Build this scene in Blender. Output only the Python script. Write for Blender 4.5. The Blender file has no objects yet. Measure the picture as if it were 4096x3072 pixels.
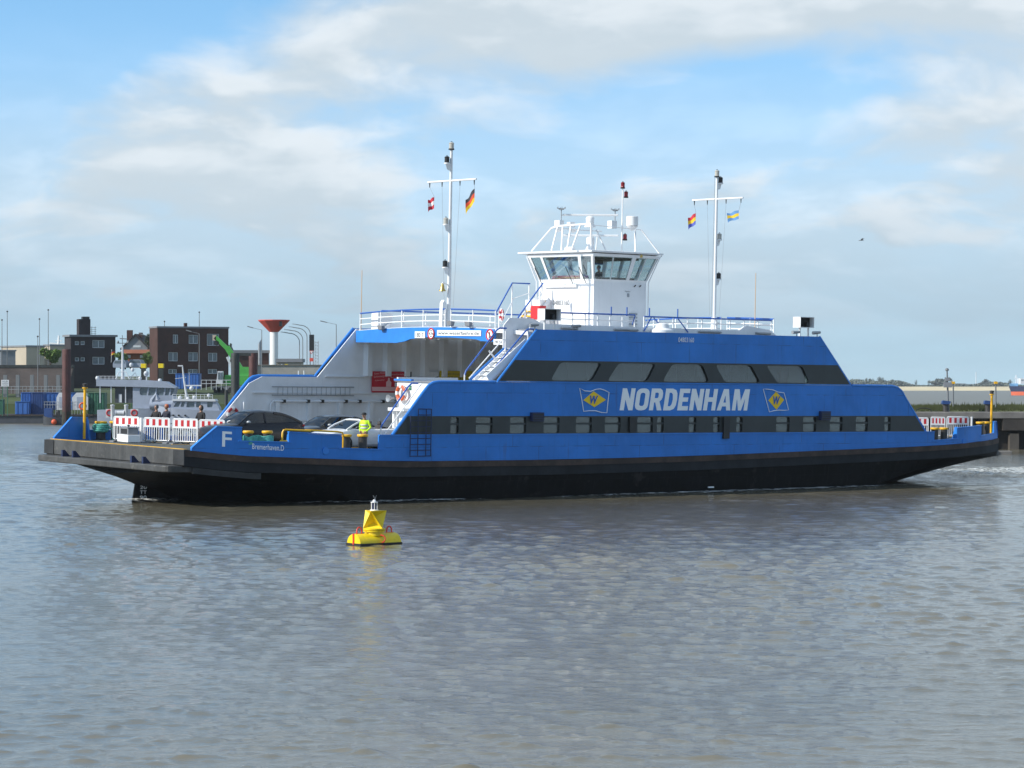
import bpy, bmesh, math, random
from mathutils import Vector, Matrix, Euler
from mathutils.geometry import tessellate_polygon
random.seed(7)
S = bpy.context.scene
COL = S.collection
R = math.radians

# ------------------------------------------------------------------ camera
CAM_H = 5.26
cam_d = bpy.data.cameras.new('camera'); cam = bpy.data.objects.new('camera', cam_d); COL.objects.link(cam)
cam.location = (0, 0, CAM_H); cam.rotation_euler = (R(90.02), 0, 0)
cam_d.sensor_width = 36; cam_d.lens = 10400 / 4096 * 36; cam_d.clip_start = 0.5; cam_d.clip_end = 30000
S.camera = cam
S.view_settings.view_transform = 'Standard'; S.view_settings.look = 'None'
S.view_settings.exposure = 0.3; S.view_settings.gamma = 1; S.view_settings.use_curve_mapping = False

# ------------------------------------------------------------------ sun and sky
SUN_EL, SUN_AZ = R(34), math.atan2(-0.93, -0.37)      # azimuth from +Y towards +X
to_sun = Vector((math.sin(SUN_AZ) * math.cos(SUN_EL), math.cos(SUN_AZ) * math.cos(SUN_EL), math.sin(SUN_EL)))
sd = bpy.data.lights.new('sun', 'SUN'); sd.energy = 4.2; sd.angle = R(0.6); sd.color = (1, 0.95, 0.86)
so = bpy.data.objects.new('sun', sd); COL.objects.link(so); so.rotation_euler = to_sun.to_track_quat('Z', 'Y').to_euler()
so.location = (-60, -30, 60)

world = bpy.data.worlds.new('World'); S.world = world; world.use_nodes = True

class NT:
    """small node-graph writer"""
    def __init__(s, tree): s.t = tree; s.n = tree.nodes; s.l = tree.links
    def node(s, typ, **kw):
        n = s.n.new(typ)
        for k, v in kw.items(): setattr(n, k, v)
        return n
    def put(s, sock, v):
        if v is None: return
        if isinstance(v, bpy.types.NodeSocket): s.l.new(v, sock)
        else:
            if hasattr(sock, 'default_value'):
                if sock.type == 'RGBA' and len(v) == 3: v = (*v, 1)
                sock.default_value = v
    def math(s, op, a, b=None, c=None, clamp=False):
        n = s.node('ShaderNodeMath', operation=op, use_clamp=clamp)
        for i, v in enumerate((a, b, c)): s.put(n.inputs[i], v)
        return n.outputs[0]
    def vmath(s, op, a, b=None, scale=None):
        n = s.node('ShaderNodeVectorMath', operation=op)
        s.put(n.inputs[0], a); s.put(n.inputs[1], b)
        if scale is not None: s.put(n.inputs['Scale'], scale)
        return n.outputs[0] if op not in ('DOT_PRODUCT', 'LENGTH', 'DISTANCE') else n.outputs[1]
    def mix(s, f, a, b, blend='MIX'):
        n = s.node('ShaderNodeMix', data_type='RGBA', blend_type=blend)
        s.put(n.inputs[0], f); s.put(n.inputs[6], a); s.put(n.inputs[7], b)
        return n.outputs[2]
    def noise(s, vec, scale, detail=4, rough=0.5, dist=0.0):
        n = s.node('ShaderNodeTexNoise'); s.put(n.inputs['Vector'], vec)
        n.inputs['Scale'].default_value = scale; n.inputs['Detail'].default_value = detail
        n.inputs['Roughness'].default_value = rough; n.inputs['Distortion'].default_value = dist
        return n.outputs[0]
    def ramp(s, v, lo, hi, a=0.0, b=1.0, smooth=True):
        n = s.node('ShaderNodeMapRange', interpolation_type='SMOOTHSTEP' if smooth else 'LINEAR')
        s.put(n.inputs[0], v); s.put(n.inputs[1], lo); s.put(n.inputs[2], hi); s.put(n.inputs[3], a); s.put(n.inputs[4], b)
        return n.outputs[0]
    def mapping(s, vec, scale=(1, 1, 1), loc=(0, 0, 0), rot=(0, 0, 0)):
        n = s.node('ShaderNodeMapping'); s.put(n.inputs[0], vec)
        n.inputs['Scale'].default_value = scale; n.inputs['Location'].default_value = loc; n.inputs['Rotation'].default_value = rot
        return n.outputs[0]

def build_sky():
    world.node_tree.nodes.clear()
    g = NT(world.node_tree)
    d = g.node('ShaderNodeTexCoord').outputs['Generated']
    sx = g.node('ShaderNodeSeparateXYZ'); g.put(sx.inputs[0], d); x, y, z = sx.outputs
    sky = g.node('ShaderNodeTexSky', sky_type='NISHITA', sun_disc=False)
    sky.sun_elevation = SUN_EL; sky.sun_rotation = SUN_AZ % (2 * math.pi)
    sky.air_density = 1.0; sky.dust_density = 0.25; sky.ozone_density = 1.6; sky.altitude = 200
    # look a little higher into the sky so that the clear air low down stays blue, as in the photograph
    lift = g.node('ShaderNodeCombineXYZ'); g.put(lift.inputs[0], x); g.put(lift.inputs[1], y)
    g.put(lift.inputs[2], g.math('ADD', g.math('MULTIPLY', z, 1.6), 0.10))
    g.put(sky.inputs[0], g.vmath('NORMALIZE', lift.outputs[0]))
    clear = g.mix(1.0, sky.outputs[0], (1.0, 1.28, 1.28), 'MULTIPLY')
    az = g.math('ARCTAN2', x, y); el = g.math('ARCSINE', z)
    # cloud sheet, foreshortened towards the horizon
    zz = g.math('ADD', g.math('MAXIMUM', el, 0.0), 0.16)
    p = g.node('ShaderNodeCombineXYZ')
    g.put(p.inputs[0], g.math('MULTIPLY', az, 7.0)); g.put(p.inputs[1], g.math('MULTIPLY', g.math('LOGARITHM', zz, math.e), 4.6)); g.put(p.inputs[2], 1.7)
    pv = p.outputs[0]
    warp = g.node('ShaderNodeTexNoise'); g.put(warp.inputs['Vector'], pv); warp.inputs['Scale'].default_value = 1.1; warp.inputs['Detail'].default_value = 3
    pw = g.vmath('ADD', pv, g.vmath('SCALE', g.vmath('SUBTRACT', warp.outputs['Color'], (0.5, 0.5, 0.5)), scale=0.55))
    base = g.noise(pw, 1.75, 9, 0.52)
    # the masses of this sky: (azimuth, elevation, half width, half height, weight)
    blobs = [(-0.125, 0.072, 0.095, 0.032, 0.26), (-0.01, 0.138, 0.12, 0.020, 0.30), (-0.105, 0.112, 0.06, 0.020, 0.12),
             (0.170, 0.105, 0.060, 0.026, 0.24), (-0.05, 0.045, 0.10, 0.016, 0.08), (0.13, 0.148, 0.09, 0.010, 0.14), (0.11, 0.055, 0.09, 0.018, 0.08), (0.16, 0.075, 0.05, 0.012, 0.10),
             (-0.175, 0.134, 0.060, 0.024, -0.42), (0.060, 0.100, 0.075, 0.016, -0.17), (-0.195, 0.090, 0.018, 0.03, -0.22), (0.105, 0.117, 0.05, 0.012, -0.15), (-0.03, 0.066, 0.03, 0.012, -0.12), (-0.20, 0.23, 0.13, 0.075, -0.30)]
    bias = None
    for (a, e, wa, we, w) in blobs:
        q = g.math('ADD', g.math('POWER', g.math('DIVIDE', g.math('SUBTRACT', az, a), wa), 2.0), g.math('POWER', g.math('DIVIDE', g.math('SUBTRACT', el, e), we), 2.0))
        t = g.math('MULTIPLY', g.math('EXPONENT', g.math('MULTIPLY', q, -0.7)), w)
        bias = t if bias is None else g.math('ADD', bias, t)
    dens = g.math('ADD', base, bias)
    cover = g.ramp(dens, 0.31, 0.76)
    # thin veil low over the horizon
    veil = g.math('MULTIPLY', g.ramp(el, 0.03, 0.15, 1.0, 0.0), 1.0)
    veiln = g.math('MULTIPLY', veil, g.ramp(g.noise(pw, 0.8, 5), 0.25, 0.7, 0.80, 1.05))
    fac = g.math('MULTIPLY', g.math('MAXIMUM', cover, veiln, clamp=True), 0.95)
    # light tops, grey undersides: compare density here with density a little higher up
    up = g.vmath('ADD', pw, (0.06, 0.14, 0.0))
    dens2 = g.math('ADD', g.noise(up, 1.75, 7, 0.52), bias)
    edge = g.ramp(g.math('SUBTRACT', dens, dens2), -0.07, 0.14)
    detail = g.noise(pw, 4.5, 6, 0.55)
    lit = g.math('ADD', g.math('MULTIPLY', edge, 0.75), g.math('MULTIPLY', g.math('SUBTRACT', detail, 0.5), 0.40), clamp=True)
    thick = g.ramp(dens, 0.62, 0.88)
    lit = g.math('MULTIPLY', lit, g.math('SUBTRACT', 1.0, g.math('MULTIPLY', thick, 0.25)))
    ccol = g.mix(lit, (3.38, 3.86, 4.20), (4.95, 5.22, 5.42))
    low = g.mix(g.ramp(el, 0.0, 0.09, 1.0, 0.0), ccol, (2.15, 2.85, 3.45))
    out = g.mix(fac, clear, low)
    bg = g.node('ShaderNodeBackground'); g.put(bg.inputs[0], out); bg.inputs[1].default_value = 0.15
    o = g.node('ShaderNodeOutputWorld'); g.l.new(bg.outputs[0], o.inputs[0])
build_sky()

# ------------------------------------------------------------------ materials
M = {}
def mat(name, col, rough=0.5, metal=0.0, var=0.0, vscale=1.5, streak=0.0, bump=0.0, bscale=20, spec=0.5, coat=0.0, dirt=None, emis=None, alpha=None):
    """principled material: base colour with mottled variation, optional vertical run marks and dirt colour"""
    m = bpy.data.materials.new(name); m.use_nodes = True; g = NT(m.node_tree); M[name] = m
    b = g.n['Principled BSDF']
    b.inputs['Roughness'].default_value = rough; b.inputs['Metallic'].default_value = metal
    b.inputs['Specular IOR Level'].default_value = spec; b.inputs['Coat Weight'].default_value = coat; b.inputs['Coat Roughness'].default_value = 0.08
    c = None
    if var or streak or bump or dirt:
        tc = g.node('ShaderNodeTexCoord').outputs['Object']
    c = (*col, 1)
    if var:
        n = g.noise(tc, vscale, 6, 0.6)
        lo = tuple(v * (1 - var) for v in col); hi = tuple(min(1, v * (1 + var)) for v in col)
        c = g.mix(g.ramp(n, 0.3, 0.7), lo, hi)
        n2 = g.noise(tc, vscale * 9, 4, 0.6)
        c = g.mix(g.ramp(n2, 0.35, 0.7, 0, 0.35 * min(1, var * 3)), c, lo)
    if streak:
        ns = g.noise(g.mapping(tc, (7, 7, 0.35)), 1.0, 5, 0.6)
        c = g.mix(g.ramp(ns, 0.52, 0.75, 0, streak), c, dirt or tuple(v * 0.5 for v in col))
    if dirt:
        nd = g.noise(tc, vscale * 2.3, 8, 0.68)
        c = g.mix(g.ramp(nd, 0.56, 0.72, 0, 0.8), c, dirt)
    g.put(b.inputs['Base Color'], c)
    if bump:
        bn = g.node('ShaderNodeBump'); bn.inputs['Strength'].default_value = bump; bn.inputs['Distance'].default_value = 0.02
        g.put(bn.inputs['Height'], g.noise(tc, bscale, 4)); g.put(b.inputs['Normal'], bn.outputs[0])
    if emis: b.inputs['Emission Color'].default_value = (*emis[:3], 1); b.inputs['Emission Strength'].default_value = emis[3]
    return m

def glass(name, tint, refl=0.12, top=0.9):
    m = bpy.data.materials.new(name); m.use_nodes = True; g = NT(m.node_tree); M[name] = m
    g.n.clear()
    t = g.node('ShaderNodeBsdfTransparent'); t.inputs[0].default_value = (*tint, 1)
    r = g.node('ShaderNodeBsdfGlossy'); r.inputs['Roughness'].default_value = 0.03; r.inputs[0].default_value = (0.95, 0.97, 1, 1)
    lw = g.node('ShaderNodeLayerWeight'); lw.inputs[0].default_value = 0.25
    f = g.ramp(lw.outputs['Fresnel'], 0.0, 1.0, refl, top, smooth=False)
    x = g.node('ShaderNodeMixShader'); g.put(x.inputs[0], f); g.l.new(t.outputs[0], x.inputs[1]); g.l.new(r.outputs[0], x.inputs[2])
    o = g.node('ShaderNodeOutputMaterial'); g.l.new(x.outputs[0], o.inputs[0])
    return m

mat('blue_paint', (0.024, 0.195, 0.62), 0.42, var=0.11, vscale=0.5, streak=0.2, bump=0.12, bscale=1.6, spec=0.4)
mat('blue_trim', (0.026, 0.21, 0.66), 0.4, var=0.08)
mat('rail_blue', (0.025, 0.11, 0.42), 0.4)
mat('dark_blue', (0.012, 0.022, 0.075), 0.5)
mat('hull_black', (0.0035, 0.0036, 0.0042), 0.62, var=0.4, vscale=0.5, streak=0.25, dirt=(0.026, 0.024, 0.022), bump=0.1, bscale=2, spec=0.15)
mat('hull_grey', (0.020, 0.022, 0.026), 0.62, var=0.3, vscale=0.8, streak=0.3, spec=0.2)
mat('strake_brown', (0.055, 0.034, 0.026), 0.7, var=0.45, vscale=0.9, dirt=(0.085, 0.055, 0.035), bump=0.3, bscale=6)
mat('ramp_steel', (0.056, 0.057, 0.057), 0.6, var=0.4, vscale=0.9, streak=0.4, dirt=(0.13, 0.125, 0.115), bump=0.3, bscale=4)
mat('ramp_dark', (0.022, 0.023, 0.025), 0.6, var=0.4, vscale=1.5, bump=0.2, bscale=4)
mat('deck_steel', (0.075, 0.085, 0.08), 0.75, var=0.3, vscale=0.8, dirt=(0.12, 0.10, 0.08))
mat('band_dark', (0.022, 0.028, 0.030), 0.4, var=0.25, vscale=0.5, streak=0.2)
mat('white_paint', (0.76, 0.77, 0.78), 0.4, var=0.05, vscale=0.7, streak=0.10, dirt=None)
mat('white_inner', (0.76, 0.78, 0.81), 0.5, var=0.08, vscale=0.6, streak=0.15)
mat('white_clean', (0.82, 0.82, 0.82), 0.4)
mat('letter_white', (0.90, 0.92, 0.94), 0.5)
mat('grey_text', (0.10, 0.12, 0.14), 0.5)
mat('yellow_paint', (0.80, 0.43, 0.01), 0.45, var=0.12, vscale=3)
mat('signal_yellow', (0.80, 0.58, 0.004), 0.4, var=0.10, vscale=3, streak=0.25, dirt=(0.55, 0.42, 0.08))
mat('emblem_yellow', (0.90, 0.60, 0.01), 0.5)
mat('red_paint', (0.55, 0.02, 0.025), 0.45)
mat('orange_ring', (0.55, 0.10, 0.03), 0.55, var=0.1, vscale=6)
mat('black_rubber', (0.015, 0.015, 0.016), 0.6)
mat('black_paint', (0.012, 0.012, 0.013), 0.45, var=0.3, vscale=3)
mat('bollard_black', (0.040, 0.036, 0.034), 0.5, var=0.35, vscale=3, dirt=(0.09, 0.085, 0.08))
mat('rope_green', (0.10, 0.40, 0.33), 0.85, var=0.25, vscale=9, bump=0.5, bscale=40)
mat('galv', (0.34, 0.36, 0.38), 0.45, metal=0.5, var=0.15)
mat('grey_mid', (0.22, 0.23, 0.25), 0.55, var=0.1)
mat('lamp_red', (0.22, 0.008, 0.012), 0.25)
mat('lamp_clear', (0.45, 0.43, 0.38), 0.2)
mat('brass', (0.55, 0.38, 0.12), 0.3, metal=0.9)
mat('wood_brown', (0.36, 0.22, 0.12), 0.7, var=0.2)
mat('curtain', (0.40, 0.41, 0.37), 0.8, var=0.12, vscale=2, streak=0.35, dirt=None)
mat('console_red', (0.50, 0.07, 0.06), 0.6)
mat('interior_dark', (0.03, 0.028, 0.026), 0.8)
glass('pane', (0.40, 0.44, 0.42), 0.12)
glass('pane_smoked', (0.52, 0.54, 0.50), 0.10)
glass('pane_clear', (0.86, 0.92, 0.92), 0.02, 0.5)
glass('pane_dark', (0.06, 0.08, 0.10), 0.05)

def plate_seams(name, w, h, depth, dark):
    """welded shell plating: faint seams in relief and the dirt that gathers in them"""
    g = NT(M[name].node_tree); b = g.n['Principled BSDF']; tc = g.node('ShaderNodeTexCoord').outputs['Object']; sp = g.node('ShaderNodeSeparateXYZ'); g.put(sp.inputs[0], tc)
    cv = g.node('ShaderNodeCombineXYZ'); g.put(cv.inputs[0], sp.outputs[0]); g.put(cv.inputs[1], sp.outputs[2])
    br = g.node('ShaderNodeTexBrick'); g.put(br.inputs['Vector'], cv.outputs[0]); br.inputs['Scale'].default_value = 1.0; br.inputs['Brick Width'].default_value = w; br.inputs['Row Height'].default_value = h; br.inputs['Mortar Size'].default_value = 0.022; br.inputs['Mortar Smooth'].default_value = 0.6; br.offset = 0.5
    f = br.outputs['Fac']; old = b.inputs['Base Color'].links[0].from_socket
    n = g.noise(tc, 1.2, 4)
    dk = g.mix(g.math('MULTIPLY', f, g.ramp(n, 0.4, 0.65, 0.0, dark)), old, (0.02, 0.02, 0.025))
    # rust weeps running down from a few seams
    rs = g.noise(g.mapping(tc, (3.2, 3.2, 0.16)), 1.0, 4, 0.55); rm = g.noise(tc, 0.33, 3)
    dk = g.mix(g.math('MULTIPLY', g.ramp(rs, 0.64, 0.74, 0, 0.32), g.ramp(rm, 0.50, 0.62)), dk, (0.075, 0.045, 0.030))
    g.put(b.inputs['Base Color'], dk)
    bn = g.node('ShaderNodeBump'); bn.inputs['Strength'].default_value = 0.6; bn.inputs['Distance'].default_value = depth
    pil = g.noise(g.mapping(tc, (1.1, 1, 0.8)), 1.0, 2)
    g.put(bn.inputs['Height'], g.math('ADD', g.math('MULTIPLY', f, -0.5), g.math('MULTIPLY', pil, 6.0)))
    if b.inputs['Normal'].links: g.put(bn.inputs['Normal'], b.inputs['Normal'].links[0].from_socket)
    g.put(b.inputs['Normal'], bn.outputs[0])
plate_seams('blue_paint', 3.1, 1.24, 0.012, 0.5); plate_seams('hull_black', 3.4, 0.9, 0.012, 0.3)

# ------------------------------------------------------------------ mesh builder
class MB:
    def __init__(s): s.v = []; s.f = []; s.i = []; s.mi = 0
    def add(s, vs, fs):
        o = len(s.v); s.v += [tuple(v) for v in vs]
        for f in fs: s.f.append([o + k for k in f]); s.i.append(s.mi)
        return s
    def box(s, x0, x1, y0, y1, z0, z1):
        return s.add([(x0, y0, z0), (x1, y0, z0), (x1, y1, z0), (x0, y1, z0), (x0, y0, z1), (x1, y0, z1), (x1, y1, z1), (x0, y1, z1)],
                     [(0, 3, 2, 1), (4, 5, 6, 7), (0, 1, 5, 4), (1, 2, 6, 5), (2, 3, 7, 6), (3, 0, 4, 7)])
    def hexa(s, bot, top): return s.add(list(bot) + list(top), [(3, 2, 1, 0), (4, 5, 6, 7), (0, 1, 5, 4), (1, 2, 6, 5), (2, 3, 7, 6), (3, 0, 4, 7)])
    def beam(s, p0, p1, w, h, up=(0, 0, 1)):
        """rectangular bar from p0 to p1, w sideways, h along up"""
        p0 = Vector(p0); p1 = Vector(p1); d = (p1 - p0).normalized(); up = Vector(up)
        a = d.cross(up)
        if a.length < 1e-4: a = d.cross(Vector((1, 0, 0)))
        a.normalize(); u = a.cross(d).normalized(); a *= w / 2; u *= h / 2
        return s.hexa([p0 - a - u, p1 - a - u, p1 + a - u, p0 + a - u], [p0 - a + u, p1 - a + u, p1 + a + u, p0 + a + u])
    def prism(s, poly, a, b, axis='y', holes=()):
        def P(p, t): return {'y': (p[0], t, p[1]), 'x': (t, p[0], p[1]), 'z': (p[0], p[1], t)}[axis]
        loops = [list(poly)] + [list(h) for h in holes]
        flat = [p for l in loops for p in l]; n = len(flat)
        tris = tessellate_polygon([[Vector((p[0], p[1], 0)) for p in l] for l in loops]) if (holes or len(poly) > 4) else [tuple(range(len(poly)))]
        fs = [tuple(t) for t in tris] + [tuple(n + k for k in reversed(t)) for t in tris]
        o = 0
        for l in loops:
            m = len(l)
            for k in range(m): fs.append((o + k, o + (k + 1) % m, n + o + (k + 1) % m, n + o + k))
            o += m
        return s.add([P(p, a) for p in flat] + [P(p, b) for p in flat], fs)
    def tube(s, p0, p1, r0, r1=None, n=8):
        r1 = r0 if r1 is None else r1
        p0 = Vector(p0); p1 = Vector(p1); d = (p1 - p0).normalized()
        a = d.orthogonal().normalized(); b = d.cross(a)
        cs = [(math.cos(2 * math.pi * k / n), math.sin(2 * math.pi * k / n)) for k in range(n)]
        vs = [p0 + (a * c + b * q) * r0 for c, q in cs] + [p1 + (a * c + b * q) * r1 for c, q in cs]
        return s.add(vs, [(k, (k + 1) % n, n + (k + 1) % n, n + k) for k in range(n)] + [tuple(range(n))[::-1], tuple(range(n, 2 * n))])
    def path(s, pts, r, n=6, closed=False):
        pts = [Vector(p) for p in pts]; m = len(pts); rings = []
        a = None
        for k, p in enumerate(pts):
            if closed: t = pts[(k + 1) % m] - pts[k - 1]
            else: t = pts[min(k + 1, m - 1)] - pts[max(k - 1, 0)]
            t.normalize()
            a = t.orthogonal().normalized() if a is None else (a - t * a.dot(t)).normalized()
            b = t.cross(a)
            rr = r[k] if isinstance(r, (list, tuple)) else r
            rings.append([p + (a * math.cos(2 * math.pi * q / n) + b * math.sin(2 * math.pi * q / n)) * rr for q in range(n)])
        return s.loft(rings, closed=closed)
    def loft(s, rings, closed=False, caps=True):
        n = len(rings[0]); m = len(rings); fs = []
        for k in range(m if closed else m - 1):
            for q in range(n): fs.append((k * n + q, k * n + (q + 1) % n, ((k + 1) % m) * n + (q + 1) % n, ((k + 1) % m) * n + q))
        if caps and not closed: fs += [tuple(range(n))[::-1], tuple(range((m - 1) * n, m * n))]
        return s.add([p for r in rings for p in r], fs)
    def lathe(s, prof, c=(0, 0, 0), n=16, axis='z'):
        c = Vector(c); rings = []
        for r, z in prof:
            ring = []
            for k in range(n):
                u, w = r * math.cos(2 * math.pi * k / n), r * math.sin(2 * math.pi * k / n)
                ring.append(c + Vector({'z': (u, w, z), 'x': (z, u, w), 'y': (u, z, w)}[axis]))
            rings.append(ring)
        return s.loft(rings)
    def ball(s, c, r, n=10):
        rx, ry, rz = r if isinstance(r, (list, tuple)) else (r, r, r)
        prof = [(math.sin(math.pi * k / n), -math.cos(math.pi * k / n)) for k in range(n + 1)]
        prof[0] = (0.02, -1); prof[-1] = (0.02, 1)
        rings = [[(c[0] + q * rx * math.cos(2 * math.pi * k / (n + 4)), c[1] + q * ry * math.sin(2 * math.pi * k / (n + 4)), c[2] + z * rz) for k in range(n + 4)] for q, z in prof]
        return s.loft(rings)
    def ring(s, c, R_, r, axis='x', n=20, m=8):
        pts = []
        for k in range(n):
            u, w = R_ * math.cos(2 * math.pi * k / n), R_ * math.sin(2 * math.pi * k / n)
            pts.append(Vector(c) + Vector({'x': (0, u, w), 'y': (u, 0, w), 'z': (u, w, 0)}[axis]))
        return s.path(pts, r, m, closed=True)
    def xform(s, mtx): s.v = [tuple(mtx @ Vector(v)) for v in s.v]; return s
    def mesh(s, name, mats, smooth=False, recalc=True):
        me = bpy.data.meshes.new(name); me.from_pydata(s.v, [], s.f)
        for m in (mats if isinstance(mats, (list, tuple)) else [mats]): me.materials.append(M[m] if isinstance(m, str) else m)
        me.polygons.foreach_set('material_index', s.i)
        if recalc:
            b = bmesh.new(); b.from_mesh(me); bmesh.ops.recalc_face_normals(b, faces=b.faces); b.to_mesh(me); b.free()
        if smooth:
            me.polygons.foreach_set('use_smooth', [True] * len(me.polygons))
            if smooth != 'full' and hasattr(me, 'set_sharp_from_angle'): me.set_sharp_from_angle(angle=R(38))
        me.update(); return me
    def build(s, name, mats, parent=None, smooth=False, label=None):
        o = bpy.data.objects.new(name, s.mesh(name, mats, smooth)); COL.objects.link(o); o.parent = parent
        if label: o['label'] = label
        return o

def tag(o, label, cat=None, group=None, kind=None):
    if label: o['label'] = label
    if cat: o['category'] = cat
    if group: o['group'] = group
    if kind: o['kind'] = kind
    return o
def thing(name, label, cat, loc=(0, 0, 0), rz=0.0, group=None):
    o = bpy.data.objects.new(name, None); COL.objects.link(o); o.empty_display_size = 0.2
    o.location = loc; o.rotation_euler = (0, 0, rz); return tag(o, label, cat, group)
def bevel(o, w=0.02, seg=2, ang=40):
    b = o.modifiers.new('bevel', 'BEVEL'); b.width = w; b.segments = seg; b.limit_method = 'ANGLE'; b.angle_limit = R(ang); return o
def clone(o, parent=None):
    c = o.copy(); COL.objects.link(c); c.parent = parent
    for ch in list(o.children): clone(ch, c)
    return c

_txt_cache = {}
def text_mesh(string, bold=0.0, shear=0.0):
    cu = bpy.data.curves.new('t', 'FONT'); cu.body = string; cu.offset = bold; cu.shear = shear; cu.extrude = 0.0; cu.fill_mode = 'FRONT'; cu.space_character = 1.04
    ob = bpy.data.objects.new('t', cu); COL.objects.link(ob)
    dg = bpy.context.evaluated_depsgraph_get(); me = bpy.data.meshes.new_from_object(ob.evaluated_get(dg))
    bpy.data.objects.remove(ob); bpy.data.curves.remove(cu); return me
def text(name, string, origin, right, up, w, h, matname, parent, bold=0.0, shear=0.0, label=None, bulge=None):
    """lettering fitted to a w by h rectangle whose lower left corner is origin"""
    me = text_mesh(string, bold, shear); xs = [v.co.x for v in me.vertices]; ys = [v.co.y for v in me.vertices]
    x0, x1, y0, y1 = min(xs), max(xs), min(ys), max(ys); o = Vector(origin or (0, 0, 0)); r = Vector(right).normalized(); u = Vector(up).normalized()
    for v in me.vertices:
        a = (v.co.x - x0) / (x1 - x0) * w; b = (v.co.y - y0) / (y1 - y0) * h
        v.co = bulge(a, b) if bulge else o + r * a + u * b
    me.materials.clear(); me.materials.append(M[matname])
    ob = bpy.data.objects.new(name, me); COL.objects.link(ob); ob.parent = parent
    if label: ob['label'] = label
    return ob
def arc(cx, cy, r, a0, a1, n=6): return [(cx + r * math.cos(R(a0 + (a1 - a0) * k / n)), cy + r * math.sin(R(a0 + (a1 - a0) * k / n))) for k in range(n + 1)]
def rounded(poly, r, n=4):
    """round the corners of a polygon"""
    out = []; m = len(poly)
    for k in range(m):
        p = Vector(poly[k]).to_2d(); a = (Vector(poly[k - 1]).to_2d() - p); b = (Vector(poly[(k + 1) % m]).to_2d() - p)
        rr = min(r, a.length * 0.45, b.length * 0.45); pa = p + a.normalized() * rr; pb = p + b.normalized() * rr
        for q in range(n + 1):
            t = q / n; v = pa * (1 - t) ** 2 + p * 2 * t * (1 - t) + pb * t * t; out.append((v.x, v.y))
    return out
def lerp_tab(xs, ys, x):
    if x <= xs[0]: return ys[0]
    for k in range(len(xs) - 1):
        if x <= xs[k + 1]: return ys[k] + (ys[k + 1] - ys[k]) * (x - xs[k]) / (xs[k + 1] - xs[k])
    return ys[-1]
def at(u, v, Y): return Vector(((u - 2048) / 10400 * Y, Y, CAM_H + (1540 - v) / 10400 * Y))

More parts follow.
